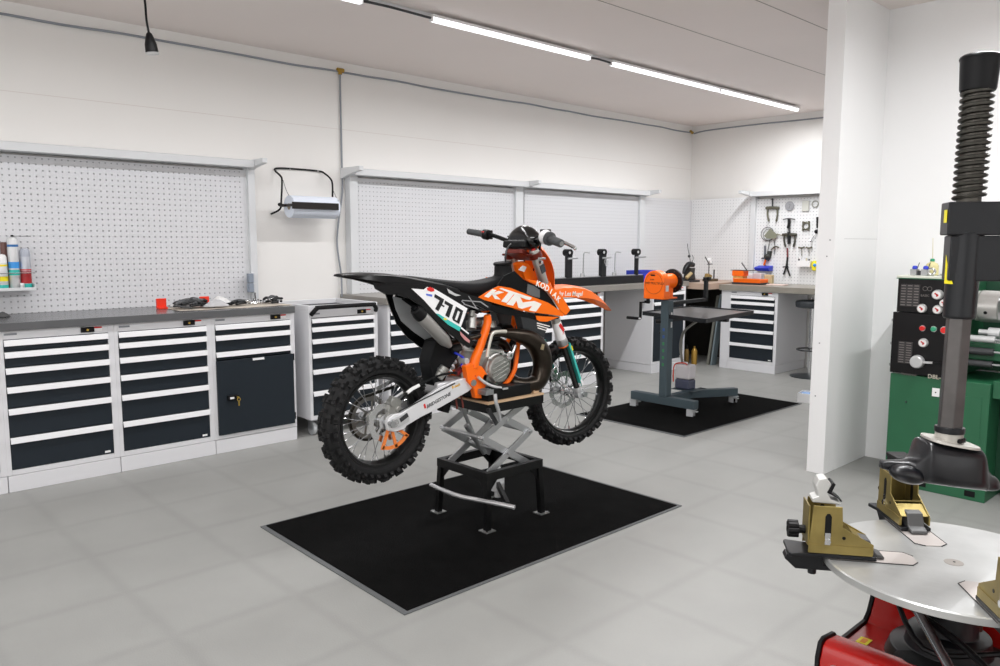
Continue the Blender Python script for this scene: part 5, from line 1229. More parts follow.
# spindle, chuck, rods
sz, sxx = 1.105, 5.17
mb = MB(); mb.turn((sxx, 1.44, sz), (0,-1,0), [(0,.06),(.02,.06),(.025,.088),(.04,.088),(.045,.05)], seg=36); mb.build('spindle_flange', mat('flange_pale', 'd5d5d0', .35, metal=.4), lat)
mb = MB(); mb.turn((sxx, 1.395, sz), (0,-1,0), [(0,.085),(.004,.092),(.10,.092),(.104,.088),(.107,.04)], seg=40); ch = mb.build('chuck', mat('chuck_steel', 'c2c0bd', .3, metal=.75), lat)
for i in range(3):
    t = i*2*PI/3+.4; MB().cbox((sxx+.055*math.cos(t), 1.27, sz+.055*math.sin(t)), (.045, .05, .022), (0, -t, 0)).build('chuck_jaw', STEEL, ch, bev=.002)
    MB().cyl((sxx+.088*math.cos(t+1), 1.35, sz+.088*math.sin(t+1)), (sxx+.094*math.cos(t+1), 1.35, sz+.094*math.sin(t+1)), .010, seg=8).build('key_hole', BLACK, ch)
MB().box(5.08, 5.30, .08, 1.44, .80, .90).build('bed', GRN, lat, bev=.006); MB().box(5.10, 5.13, .08, 1.44, .90, .915).build('bed_way', STEEL, lat); MB().box(5.25, 5.28, .08, 1.44, .90, .915).build('bed_way', STEEL, lat)
MB().box(5.40, 5.435, .06, 1.44, .70, 1.25).build('splash_guard', GRD, lat, bev=.003)
MB().box(5.02, 5.40, .10, .35, .70, .80).build('bed_foot', GRN, lat, bev=.004)
for z_, x_, r_ in ((.925, 5.05, .011), (.855, 5.04, .012), (.785, 5.03, .011)):
    mb = MB(); mb.cyl((x_, .12, z_), (x_, 1.44, z_), r_*.6, seg=12); rd = mb.build('feed_rod', STEEL, lat)
    mb = MB(); mb.cyl((x_, 1.28, z_), (x_, 1.42, z_), r_*1.8, seg=16); mb.build('rod_coupling', DSTEEL if z_ < .92 else ALU, rd, bev=.002)
mb = MB(); mb.cbox((5.14, .80, .97), (.26, .20, .10)); mb.cbox((5.05, .80, .86), (.05, .24, .16)); mb.build('carriage', GRN, lat, bev=.006)
mb = MB(); mb.turn((5.17, .12, sz), (0,1,0), [(0,.03),(.20,.045),(.30,.045),(.31,.02),(.38,.018),(.40,.002)], seg=24); mb.cbox((5.17, .24, 1.0), (.12, .2, .17)); mb.build('tailstock', GRN, lat, bev=.004)
mb = MB(); mb.cbox((5.16, 1.20, 1.02), (.05, .02, .08)); mb.build('tool_post', WHITE, lat, bev=.002)
mb = MB(); mb.cyl((5.10, 1.33, .96), (5.10, 1.27, .96), .030, seg=20); mb.cyl((5.10, 1.38, .96), (5.10, 1.33, .96), .016, seg=14); mb.build('feed_nut', ALU, lat, bev=.002)
# things lying on the lathe top
TZ = 1.2785
for (px_, lab_) in ((914.6, 'small steel tool holder with blue knob on the lathe, left one'), (925.4, 'small steel tool holder with blue knob on the lathe, in front of the oil bottle')):
    q = on(px_, 274, 'X', 5.02); t = thing('tool_holder', lab_, 'tool holder', (5.02, q.y, TZ), 'tool holders on the lathe')
    MB().box(4.995, 5.045, q.y-.018, q.y+.018, TZ, TZ+.036).build('holder_block', STEEL, t, bev=.002)
    MB().turn((5.02, q.y, TZ+.0365), (0,0,1), [(0,.012),(.003,.015),(.016,.013),(.02,.008)], seg=16).build('blue_knob', BLUEP, t)
    mb = MB(); mb.cyl((5.02, q.y-.012, TZ+.036), (5.03, q.y-.02, TZ+.075), .0022, seg=8); mb.build('lever_pin', DSTEEL, t)
q = on(919.5, 274, 'X', 5.03); tag(MB().box(5.01, 5.05, q.y-.013, q.y+.013, TZ, TZ+.027).build('steel_block', DSTEEL, bev=.002), 'dark steel block between the two tool holders on the lathe', 'metal block')
q = on(931.5, 273, 'X', 5.0); tag(MB().torus((5.0, q.y, TZ+.0245), (1,.2,0), .017, .0075, seg=28, rs=8, rx=.010).build('bearing_ring', CHROME), 'shiny steel bearing ring standing upright on the lathe', 'bearing')
q = on(943, 275, 'X', 5.0); tag(MB().torus((5.0, q.y, TZ+.007), (0,.3,1), .024, .0065, seg=28, rs=8).build('bearing_ring', CHROME), 'steel ring lying tilted on the lathe beside the mounting arm', 'bearing')
q = on(931.5, 276, 'X', 5.09); t = thing('oil_bottle', 'yellowish oil bottle with green collar and long thin spout', 'bottle', (5.09, q.y, TZ))
mb = MB(); mb.turn((5.09, q.y, TZ), (0,0,1), [(0,.033),(.004,.036),(.055,.036),(.07,.028),(.078,.012),(.082,.011)], seg=28); mb.build('bottle_body', mat('oil_plastic', 'd5cb95', .4), t)
MB().turn((5.09, q.y, TZ+.0822), (0,0,1), [(0,.013),(.014,.012),(.017,.006)], seg=16).build('collar', mat('button_green', '2f9a72'), t)
e = on(933, 238, 'X', 5.09); mb = MB(); mb.tube([(5.09, q.y, TZ+.098, .0028), (5.09, (q.y*2+e.y)/3, TZ+.14, .0024), (5.09, e.y, e.z, .0014)], seg=8); mb.build('spout', mat('spout_pale', 'd8d0b0', .5), t)
# ================================================================== ENGINE STAND
es = thing('engine_stand', 'grey wheeled engine stand with orange gearbox and black table plate', 'engine stand', (5.62, 3.92, 0))
mb = MB(); mb.box(5.565, 5.635, 3.56, 4.215, .082, .155); mb.build('cross_bar', STANDG, es, bev=.004)
mb = MB(); mb.box(5.555, 5.632, 3.832, 3.908, .156, .985); col_ = mb.build('column', STANDG, es, bev=.004)
mb = MB(); mb.beam((5.635, 3.88, .118), (6.02, 3.88, .118), .065, .07); mb.build('spine_bar', STANDG, es, bev=.004)
for yy in (3.66, 4.15):
    mb = MB(); mb.beam((6.00, 3.88 if yy < 3.9 else 3.89, .118), (6.41, yy, .118), .065, .07); mb.build('leg_bar', STANDG, es, bev=.004)
for i in range(6):
    MB().box(5.553, 5.5555, 3.862, 3.882, .42+i*.06, .445+i*.06).build('hole_mark', [mat('hole_blue', '2c4f8c', .5), mat('hole_green', '2f7a4a', .5)][i < 4], col_)
for z in (.78, .86): MB().box(5.598, 5.618, 3.8305, 3.833, z-.03, z+.02).build('slot_mark', mat('slot_white', 'dfe0e0', .5), col_)
mb = MB(); mb.cyl((5.575, 3.905, .80), (5.565, 3.955, .80), .022, seg=12); mb.cyl((5.58, 3.905, .70), (5.575, 3.93, .70), .014, seg=10); mb.build('lock_knob', BLACK, es, bev=.002)
for (x, y, rz) in ((5.60, 4.19, .2), (5.60, 3.60, .2), (6.38, 3.665, -.3), (6.38, 4.14, .5)):
    R = Matrix.Translation((x, y, 0)) @ Matrix.Rotation(rz, 4, 'Z')
    MB().cyl((-.016, .02, .036), (.016, .02, .036), .0265, seg=24).build('castor_wheel', RUBBER, es, bev=.003, xf=Matrix.Translation((0,0,.0)) @ R)
    mb = MB(); mb.box(-.024, -.019, -.02, .04, .02, .075); mb.box(.019, .024, -.02, .04, .02, .075); mb.box(-.03, .03, -.035, .035, .0755, .0815); mb.cyl((-.026, .02, .036), (.026, .02, .036), .009, seg=10); mb.beam((0, .03, .07), (0, -.05, .062), .035, .006); mb.build('castor_fork', mat('castor_zinc', 'd2d4d6', .3, metal=.3), es, xf=R)
# black table
T = [(5.66, 4.17), (5.46, 3.41), (6.47, 3.555), (6.52, 4.24)]
mb = MB(); mb.xy(T, .846, .856); c_ = sum((V(p) for p in T), V(0,0))/4
tb = mb.build('table_plate', mat('plate_black', '3c3b3c', .28, metal=.5, var=.3, scale=6), es)
mb = MB()
for i in range(4):
    a, b = T[i], T[(i+1) % 4]; mb.beam((a[0], a[1], .848), (b[0], b[1], .848), .012, .034)
mb.build('plate_rim', BLKM, tb)
mb = MB(); mb.beam((5.62, 3.88, .82), (6.2, 3.88, .82), .04, .05); mb.beam((5.95, 3.5, .82), (5.98, 4.15, .82), .04, .04); mb.build('plate_support', BLKM, es)
mb = MB(); mb.tube([(6.02, 3.80, .80), (5.98, 3.84, .77), (5.95, 3.93, .68), (5.96, 3.97, .55), (5.98, 3.96, .40)], .012, seg=8); mb.build('drain_hose', mat('hose_grey', '85837d', .5), es)
mb = MB(); mb.cyl((6.02, 3.80, .80), (6.10, 3.76, .79), .010, seg=8); mb.cyl((6.1, 3.76, .78), (6.1, 3.76, .815), .012, seg=8); mb.build('drain_tap', mat('tap_brass', 'a58a52', .4, metal=.6), es)
# gearbox housing: flat front with an arched top
bp_ = [(3.842, .992), (4.052, .992), (4.052, 1.13)] + [(3.947+.105*math.cos(t), 1.13+.105*math.sin(t)) for t in [PI*k/16 for k in range(1, 16)]] + [(3.842, 1.13)]
mb = MB(); mb.yz(bp_, 5.50, 5.585); gb = mb.build('gearbox_housing', ORPAINT, es, bev=.008, seg=3)
mb = MB(); mb.torus((5.4995, 3.947, 1.125), (1,0,0), .088, .0022, seg=48, rs=6, a0=0, a1=2*PI); mb.build('cover_seam', mat('seam_orange', 'b5500f', .5), gb)
mb = MB(); mb.cbox((5.499, 3.958, 1.195), (.002, .045, .012)); mb.build('dark_badge', BLACK, gb, bev=.001)
text('WE! MULTIFLEX', 'lettering', mat('print_dark', '5a2a10', .5), gb, (5.4985, 4.035, 1.118), (0,-1,0), (0,0,1), .028)
text('KTM', 'lettering', mat('print_dark', '5a2a10'), gb, (5.4985, 3.985, 1.15), (0,-1,0), (0,0,1), .02)
MB().box(5.525, 5.565, 3.840, 3.8425, 1.06, 1.11).build('rating_plate', ALU, gb)
mb = MB(); mb.turn((5.585, 3.93, 1.14), (1,0,0), [(0,.060),(.10,.060),(.11,.066),(.15,.066)], seg=32); mb.build('drum', ORPAINT, es, bev=.002)
mb = MB(); mb.turn((5.74, 3.93, 1.14), (1,0,0), [(0,.100),(.003,.104),(.018,.104),(.022,.09),(.05,.06)], seg=48); fl = mb.build('mounting_flange', BLKM, es)
for i in range(8):
    t = 2*PI*i/8+.3; MB().cyl((5.736, 3.93+.085*math.cos(t), 1.14+.085*math.sin(t)), (5.741, 3.93+.085*math.cos(t), 1.14+.085*math.sin(t)), .007, seg=8).build('flange_bolt', DSTEEL, fl)
mb = MB(); mb.box(5.585, 5.72, 3.90, 3.91, 1.0, 1.10); mb.box(5.585, 5.74, 3.87, 3.99, .992, 1.004); mb.build('drum_bracket', ORPAINT, es, bev=.002)
# crank
mb = MB(); mb.cyl((5.495, 4.03, .965), (5.56, 4.03, .965), .012, seg=10); mb.cyl((5.525, 4.02, 1.0), (5.525, 4.02, .95), .016, seg=10); mb.beam((5.50, 4.035, .962), (5.455, 4.045, .962), .014, .012); mb.beam((5.455, 4.045, .968), (5.455, 4.045, .822), .018, .018, up=(1,0,0)); ck_ = mb.build('crank_arm', BLACK, es, bev=.002)
mb = MB(); mb.cyl((5.455, 4.045, .822), (5.455, 4.185, .822), .0135, seg=14); mb.build('crank_handle', BLACK, ck_); MB().ball((5.445, 4.043, .822), .013).build('crank_bolt', CHROME, ck_)
# angled holding arm behind
mb = MB(); mb.beam((5.66, 3.90, .948), (6.25, 3.90, .957), .03, .03); mb.beam((6.235, 3.90, .945), (6.235, 3.90, 1.16), .03, .035, up=(1,0,0)); mb.cbox((6.25, 3.90, 1.145), (.09, .03, .03)); mb.build('holding_arm', BLKM, es, bev=.002)
# canister on the stand
MB().box(5.93, 6.11, 3.80, 4.045, .1505, .1542).build('canister_shelf', STANDG, es)
t = thing('canister', 'translucent white canister half full of dark liquid on the stand foot', 'canister', (6.02, 3.95, .1545))
jx, jy, jz = 6.02, 3.95, .1545
MB().box(jx-.06, jx+.06, jy-.075, jy+.075, jz, jz+.09).build('liquid', mat('liquid_dark', '4b4f63', .35), t, bev=.016, seg=3)
MB().box(jx-.06, jx+.06, jy-.075, jy+.075, jz+.091, jz+.225).build('canister_body', mat('canister_white', 'd9d4d6', .4), t, bev=.018, seg=3)
mb = MB(); mb.cyl((jx, jy, jz+.225), (jx, jy, jz+.243), .02, seg=14); mb.build('canister_cap', WHITE, t)
mb = MB(); mb.tube([(jx-.05, jy-.05, jz+.232), (jx-.05, jy, jz+.24), (jx-.055, jy+.075, jz+.22), (jx-.06, jy+.088, jz+.15), (jx-.06, jy+.086, jz+.06)], .006, seg=8); mb.build('red_hose', mat('hose_bright_red', 'd94630', .4), t)

# ================================================================== PAPER ROLL HOLDER
WY = W-.012
ph = thing('paper_roll_holder', 'black tube wall bracket for paper rolls between the perforated panels', 'paper roll holder', (3.25, W-.1, 1.7))
def pxw(x, y, Y): return on(x, y, 'Y', Y)
P = [pxw(271, 214, WY), pxw(280, 209, 5.80), pxw(281.3, 200, 5.78), pxw(282, 181, 5.78), pxw(280.5, 176, 5.80), pxw(275, 170.5, 5.87), pxw(277, 168.3, WY), pxw(290, 168.6, WY), pxw(318, 171, WY), pxw(325, 173.8, 5.85), pxw(331, 179.5, 5.77), pxw(332.5, 186, 5.76), pxw(332.5, 197, 5.76)]
mb = MB(); mb.tube([tuple(p) for p in P], .0075, seg=10, n=4); mb.build('tube_frame', BLACK, ph)
a = pxw(292, 205, 5.60); b = pxw(338.6, 205, 5.60)
mb = MB(); mb.box(a.x, b.x, 5.597, 5.602, a.z-.028, a.z+.026); mb.box(a.x, a.x+.004, 5.602, 5.80, a.z-.010, a.z+.012); mb.box(b.x-.004, b.x, 5.602, 5.78, a.z-.010, a.z+.012); tear = mb.build('tear_bar', mat('tear_bar_black', '130c0b', .3), ph, bev=.001)
for x in (290, 318):
    q = pxw(x, 169.5 if x == 290 else 171.2, WY-.008); MB().ball(q, .006).build('wall_screw', ALU, ph)
mb = MB(); q = pxw(279.5, 204.5, 5.79); mb.ball(q, .014); mb.cyl(q, (a.x, 5.70, a.z), .009, seg=8); mb.build('bar_joint', BLACK, ph)
for A, B, C_ in ((pxw(283, 180, 5.78), pxw(287, 192, 5.72), pxw(293, 201, 5.66)), (pxw(333, 190, 5.76), pxw(336, 197, 5.70), pxw(338.4, 201, 5.62))):
    mb = MB(); mb.tube([tuple(A), tuple(B), tuple(C_)], .0022, seg=6); mb.build('wire_spring', DSTEEL, ph)
t = thing('paper_roll', 'pale blue-white paper roll held in the wall bracket', 'paper roll', (3.25, 5.70, 1.75))
ra = on(289, 206.5, 'Y', 5.70); rb = on(335, 206.0, 'Y', 5.70)
mb = MB(); mb.cyl((ra.x, 5.70, ra.z), (rb.x, 5.70, ra.z), .088, seg=48); mb.build('paper', mat('paper_blue_white', 'e3eaf6', .8), t, bev=.004)
MB().cyl((ra.x-.001, 5.70, ra.z), (ra.x+.002, 5.70, ra.z), .025, seg=20).build('roll_core', mat('card_core', '9b8f7e', .8), t)

# socket strip on the upright
t = thing('socket_box', 'grey double socket box on the upright at the end of the left panel', 'socket', (2.80, 5.79, 1.08))
MB().box(2.742, 2.780, 5.755, 5.80, 1.155, 1.225).build('socket_cover', mat('socket_bluegrey', '8d97a5', .5), t, bev=.003)
MB().box(2.742, 2.780, 5.755, 5.80, 1.080, 1.150).build('socket_cover', mat('socket_bluegrey', '8d97a5'), t, bev=.003)
MB().box(2.780, 2.797, 5.765, 5.803, 1.075, 1.228).build('side_housing', mat('socket_pale', 'd3d5d8', .5), t, bev=.002)
mb = MB(); mb.tube([(2.80, 5.785, 1.078), (2.80, 5.785, 1.05), (2.81, 5.795, 1.02), (2.82, 5.80, 1.006)], .005, seg=8); mb.build('socket_lead', DSTEEL, t)

# ================================================================== SPRAY CANS ON A SMALL SHELF
sh_ = thing('can_shelf', 'small wire-fronted shelf for spray cans on the left perforated panel', 'shelf', (1.12, 5.77, 1.16))
mb = MB(); mb.box(.86, 1.272, 5.70, 5.836, 1.158, 1.164); mb.box(.86, 1.272, 5.70, 5.703, 1.164, 1.178); mb.build('shelf_tray', RAIL, sh_, bev=.001)
mb = MB(); mb.tube([(.86, 5.703, 1.27), (1.268, 5.703, 1.27)], .003, seg=6, smooth=False); mb.tube([(1.268, 5.703, 1.27), (1.268, 5.836, 1.27)], .003, seg=6, smooth=False); mb.build('guard_wire', CHROME, sh_)
mb = MB(); mb.box(1.264, 1.270, 5.703, 5.836, 1.164, 1.20); mb.build('shelf_side', RAIL, sh_)
def can(x, y, r, h, lab, mbody, bands, cap, capcol, dome=True):
    t = thing('spray_can', lab, 'spray can', (x, y, 1.165), 'spray cans on the small shelf')
    z0 = 1.165; hb = h-(.05 if cap else .02)
    mb = MB(); mb.turn((x, y, z0), (0,0,1), [(0,r*.94),(.004,r),(hb-.008,r),(hb,r*.9),(hb+.008,r*.6)], seg=28); cb = mb.build('can_body', mbody, t)
    for (a, b, m_) in bands:
        mb = MB(); mb.turn((x, y, z0), (0,0,1), [(a,r+.0004),(b,r+.0004)], seg=28, caps=False); mb.build('label_band', m_, cb)
    if cap:
        mb = MB(); mb.turn((x, y, z0+hb-.004), (0,0,1), [(0,r*.97),(.035,r*.95),(.05,r*.7),(.054,r*.2)], seg=24); mb.build('can_cap', capcol, t)
    else:
        mb = MB(); mb.cyl((x, y, z0+hb), (x, y, z0+hb+.02), .008, seg=10); mb.cyl((x, y, z0+hb+.012), (x+.10, y-.03, z0+hb+.013), .0018, seg=6); mb.build('spray_nozzle', BLACK, t)
CW = mat('can_white', 'd6d7d8', .35, metal=.3); BLb = mat('band_blue', '2f6fb0', .4); SKY = mat('splash_blue', '3f9be8', .4)
can(1.166, 5.755, .0305, .345, 'tall white and blue spray can with thin straw, second from the left', CW, [(.27,.285,BLb),(.135,.175,SKY),(.09,.125,TEAL)], False, None)
can(1.2295, 5.752, .0305, .262, 'spray can with clear cap and red body, rightmost on the shelf', mat('can_silver', 'b7bac2', .35, metal=.5), [(.0,.035,TEAL),(.038,.115,mat('can_red', 'a81f24', .4)),(.12,.128,RED)], True, mat('cap_clear_grey', 'aeb3bf', .25))
can(1.098, 5.750, .0305, .225, 'white spray can with yellow marks, leftmost in view', CW, [(0,.032,TEAL),(.055,.085,YELL),(.148,.160,YELL)], True, WHITE)
can(.985, 5.750, .036, .24, 'spray can cut off by the left edge of the photo', CW, [(0,.032,TEAL)], True, WHITE)
t_ = thing('spray_can', 'dark spray can half hidden behind the white and blue one', 'spray can', (1.125, 5.815, 1.165))
mb = MB(); mb.turn((1.128, 5.812, 1.165), (0,0,1), [(0,.020),(.29,.020),(.30,.016)], seg=20); mb.build('can_body', mat('can_brown', '6d4a44', .4), t_)
t_ = thing('small_jar', 'small silver-capped jar standing between the spray cans', 'jar', (1.158, 5.722, 1.165))
mb = MB(); mb.turn((1.165, 5.7135, 1.1645), (0,0,1), [(0,.0),(.0,.0)], seg=4) if False else mb
mb = MB(); mb.turn((1.197, 5.719, 1.165), (0,0,1), [(0,.014),(.03,.014)], seg=16); mb.build('jar_body', ALU, t_); mb = MB(); mb.turn((1.197, 5.719, 1.1955), (0,0,1), [(0,.013),(.008,.013),(.01,.009)], seg=16); mb.build('jar_lid', WHITE, t_)

# ================================================================== TOOLS ON THE LEFT WORKTOP
WZ = 1.0035
def blk(nm, lab_, cat, x, y, sx_, sy_, sz_, m_, rot=0, z=WZ, bev=.002, group=None):
    mb = MB(); mb.cbox((x, y, z+sz_/2), (sx_, sy_, sz_), (0,0,rot)); return tag(mb.build(nm, m_, bev=bev), lab_, cat, group)
MR = mat('red_holder', 'f23a22', .4)
for x, lab_ in ((2.012, 'bright red block standing left of the tool pile'), (2.318, 'bright red block standing behind the crumpled grey rag')):
    mb = MB(); mb.box(x-.033, x+.033, 5.59, 5.61, WZ, WZ+.072); mb.box(x-.033, x+.033, 5.56, 5.59, WZ, WZ+.012); tag(mb.build('red_holder', MR, bev=.002), lab_, 'holder', 'red blocks on the left worktop')
# cream cloth under the tools
random.seed(11)
rows = []
for i in range(9):
    row = []
    for j in range(15):
        u = j/14; v = i/8; x = 2.03+.82*u+.01*random.uniform(-1,1); y = 5.30+.34*v-.03*u+.012*random.uniform(-1,1)
        row.append((x, y, WZ+.001+.006*abs(math.sin(j*1.7+i))*random.random()))
    rows.append(row)
mb = MB(); mb.grid(rows, .0025); tag(mb.build('work_cloth', mat('cloth_cream', 'c9bfb2', .9, var=.15, scale=14), sub=1), 'cream work cloth spread under the tools on the left worktop', 'cloth')
def heap(nm, lab_, cat, x, y, sx_, sy_, h, m_, seed, z=WZ+.009, pw=1.6):
    random.seed(seed); n, m2 = 10, 16; rings = []
    for i in range(n):
        r = 1-(i/(n-1))**1.0; zz = h*(1-r**pw)
        ring = []
        for k in range(m2):
            t = 2*PI*k/m2; j = 1+.13*math.sin(3*t+seed)+.08*math.sin(5*t+seed*2)+random.uniform(-.04,.04)
            ring.append((x+sx_*max(r, .02)*math.cos(t)*j, y+sy_*max(r, .02)*math.sin(t)*j, z+zz*(1+random.uniform(-.08,.08))))
        rings.append(ring)
    return tag(MB().loft(rings).build(nm, m_, sub=1, sharp=180), lab_, cat)
heap('rag', 'crumpled pale grey rag in front of the red block', 'rag', 2.315, 5.40, .105, .055, .055, mat('rag_grey', 'b9b9bb', .9, var=.1, scale=20), 3)
heap('plastic_bag', 'clear crumpled plastic bag behind the dark tool pile', 'plastic bag', 2.20, 5.69, .10, .04, .05, mat('bag_clear', 'dddddc', .25), 5, z=WZ)
heap('plastic_bag', 'small crumpled plastic bag right of the second red block', 'plastic bag', 2.47, 5.69, .10, .04, .065, mat('bag_clear', 'dddddc'), 8, z=WZ)
# dark tools: cutters, ratchets and sockets lying side by side
def tool_bar(nm, lab_, cat, a, b, w_, h_, m_, head=None, hm=None, group='tools on the left worktop', z=WZ+.010):
    t = thing(nm, lab_, cat, (a[0], a[1], z), group)
    mb = MB(); mb.tube([(a[0], a[1], z+h_/2, w_*.8), ((a[0]+b[0])/2, (a[1]+b[1])/2+.006, z+h_*.7, w_), (b[0], b[1], z+h_*.6, w_*.6)], seg=10, flat=.8); mb.build('handle', m_, t)
    if head:
        mb = MB(); mb.ball((b[0], b[1], z+h_*.6), head, head*.9, head*.6, seg=12, rings=8); mb.cyl((b[0], b[1], z+.002), (b[0], b[1], z+head*1.0), head*.55, seg=12); mb.build('head', hm or STEEL, t)
    return t
DT = mat('tool_black', '17181a', .4, spec=.3)
tool_bar('pliers', 'long black pliers, leftmost of the tool pile beside the red block', 'pliers', (2.04, 5.44), (2.24, 5.56), .012, .03, DT, .016)
tool_bar('pliers', 'black pliers lying across the middle of the tool pile', 'pliers', (2.08, 5.40), (2.25, 5.50), .011, .045, DT, .015)
tool_bar('pliers', 'black pliers at the back of the tool pile', 'pliers', (2.06, 5.50), (2.22, 5.62), .011, .06, mat('tool_grey', '4a4b4d', .4), .015)
tool_bar('ratchet_handle', 'dark ratchet lying nearest the worktop edge', 'ratchet', (2.12, 5.36), (2.27, 5.45), .010, .03, DT, .016, CHROME)
tool_bar('screwdriver', 'black screwdriver right of the grey rag', 'screwdriver', (2.43, 5.44), (2.55, 5.52), .014, .022, DT, .010)
tool_bar('screwdriver', 'black-handled screwdriver in front of the shiny sockets', 'screwdriver', (2.46, 5.38), (2.57, 5.44), .013, .022, DT, .010)
tool_bar('ratchet_handle', 'shiny steel ratchet in the middle of the cloth', 'ratchet', (2.56, 5.48), (2.68, 5.50), .009, .02, CHROME, .016, CHROME)
tool_bar('spanner', 'shiny spanner lying right of the screwdrivers', 'spanner', (2.58, 5.42), (2.70, 5.46), .007, .016, CHROME, .013, CHROME)
tool_bar('torque_wrench', 'black wrench at the right end of the cloth', 'wrench', (2.72, 5.44), (2.84, 5.50), .014, .026, DT, .020, CHROME)
tool_bar('pliers', 'black pliers upright behind the right end of the cloth', 'pliers', (2.74, 5.52), (2.81, 5.56), .013, .05, DT, .018, DT)
for i, (x, y, r_, h_) in enumerate(((2.60, 5.55, .013, .030), (2.64, 5.57, .012, .028), (2.68, 5.55, .014, .034), (2.72, 5.58, .012, .026), (2.76, 5.46, .015, .034), (2.66, 5.39, .012, .022))):
    mb = MB(); mb.turn((x, y, WZ+.010), (0,0,1), [(0,r_*.8),(h_*.45,r_*.8),(h_*.5,r_),(h_,r_)], seg=16); tag(mb.build('socket', CHROME, bev=.001), ['leftmost steel socket in the back row', 'second steel socket of the back row', 'tallest steel socket of the back row', 'rightmost steel socket of the back row', 'steel socket standing beside the black wrench', 'small steel socket nearest the worktop edge'][i], 'socket', 'steel sockets on the cloth')
for k_, (a_, b_, hh_) in enumerate((((2.04, 5.42), (2.20, 5.52), .055), ((2.07, 5.38), (2.24, 5.46), .06), ((2.06, 5.47), (2.28, 5.52), .075), ((2.12, 5.42), (2.27, 5.60), .08), ((2.10, 5.55), (2.26, 5.44), .07), ((2.44, 5.40), (2.54, 5.48), .040), ((2.46, 5.46), (2.56, 5.42), .045), ((2.76, 5.42), (2.85, 5.46), .050), ((2.75, 5.47), (2.84, 5.52), .065))):
    tool_bar('pliers', 'black-handled pliers tangled in the tool pile on the left worktop', 'pliers', a_, b_, .0145, hh_, DT if k_ % 2 else mat('tool_grey', '4a4b4d'), .017, DT if k_ % 3 else CHROME, group='pliers in the tool pile')
random.seed(21)
for i in range(16):
    x = 2.07+random.random()*.24; y = 5.36+random.random()*.20; a_ = random.uniform(0, PI); L_ = random.uniform(.03, .055); z_ = WZ+.012+random.uniform(0, .045)*(1-abs(x-2.19)/.15)
    mb = MB(); mb.cyl((x-L_*math.cos(a_), y-L_*math.sin(a_), z_), (x+L_*math.cos(a_), y+L_*math.sin(a_), z_+.012), .0085, .006, seg=8); mb.ball((x+L_*math.cos(a_), y+L_*math.sin(a_), z_+.012), .013, .013, .010, seg=10, rings=7)
    tag(mb.build('tool_part', DT if i % 3 else mat('tool_grey', '4a4b4d')), 'small dark tool part in the heap between the two red blocks', 'tool part', 'dark tool parts in the heap')
for i in range(14):
    x = 2.40+random.random()*.42; y = 5.37+random.random()*.22; a_ = random.uniform(0, PI); L_ = random.uniform(.012, .028)
    mb = MB(); mb.cyl((x-L_*math.cos(a_), y-L_*math.sin(a_), WZ+.018), (x+L_*math.cos(a_), y+L_*math.sin(a_), WZ+.020), .0085, seg=8); mb.cyl((x+L_*math.cos(a_), y+L_*math.sin(a_), WZ+.020), (x+L_*1.3*math.cos(a_), y+L_*1.3*math.sin(a_), WZ+.020), .012, seg=6)
    tag(mb.build('small_fitting', [CHROME, DT, STEEL][i % 3]), 'small fitting scattered on the right half of the cream cloth', 'fitting', 'fittings scattered on the cloth')
heap('plastic_bag', 'small pale bag at the left end of the tool pile near the cans', 'plastic bag', 1.055, 5.60, .05, .03, .035, mat('bag_dark', '3d3d3e', .5), 9, z=WZ)
# small things on the second worktop behind the tail
heap('rag', 'small brownish rag on the worktop behind the tail of the motorcycle', 'rag', 3.95, 5.66, .03, .02, .015, mat('rag_brown', '8a5a48', .8), 4, z=1.0225)
heap('plastic_bag', 'clear bag of small parts on the worktop behind the rear mudguard', 'plastic bag', 4.38, 5.66, .10, .05, .06, mat('bag_beige', 'c5bcb0', .4, var=.2, scale=30), 6, z=1.0225)
heap('plastic_bag', 'low pale bag of fittings beside the bag of small parts', 'plastic bag', 4.15, 5.64, .07, .04, .02, mat('bag_cream', 'd8ccb8', .5, var=.2, scale=30), 7, z=1.0225)

# ================================================================== BLACK BENCH FIXTURE
bf = thing('bench_fixture', 'long black metal fixture with three upright clamping posts on the worktop', 'fixture', (6.5, 5.36, 1.0225))
z0 = 1.0225
mb = MB(); mb.box(5.48, 7.235, 5.33, 5.335, z0, z0+.085); mb.box(5.48, 7.235, 5.48, 5.485, z0, z0+.085); mb.box(5.48, 7.235, 5.335, 5.48, z0, z0+.006); mb.build('channel', BLKM, bf)
mb = MB(); mb.box(5.49, 7.225, 5.340, 5.385, z0+.0855, z0+.095); mb.build('top_rail', mat('rail_steel', 'a9aaac', .35, metal=.5), bf)
for px_, wide in ((571, 1), (605, 1), (637.8, 0)):
    q = on(px_, 265, 'Y', 5.33); x = q.x; hw = .060 if wide else .028
    mb = MB(); mb.box(x-hw, x+hw*.3, 5.325, 5.36, z0+.088, z0+.335); 
    if wide: mb.box(x+hw*.45, x+hw, 5.40, 5.44, z0+.088, z0+.345)
    mb.build('post', BLKM, bf, bev=.003)
    hx_ = x-.02 if wide else x
    mb = MB(); mb.cyl((hx_, 5.315, z0+.345), (hx_, 5.40, z0+.345), .036, seg=20); cl = mb.build('clamp_roller', BLACK, bf, bev=.003)
    mb = MB(); mb.cyl((hx_-.02, 5.311, z0+.345), (hx_-.02, 5.316, z0+.345), .014, seg=14); mb.build('roller_bolt', ALU, cl)
    mb = MB(); mb.cyl((x-.075, 5.30, z0+.285), (x+(.06 if wide else .10), 5.30, z0+.290), .0095, seg=12); mb.build('clamp_pin', STEEL, bf)
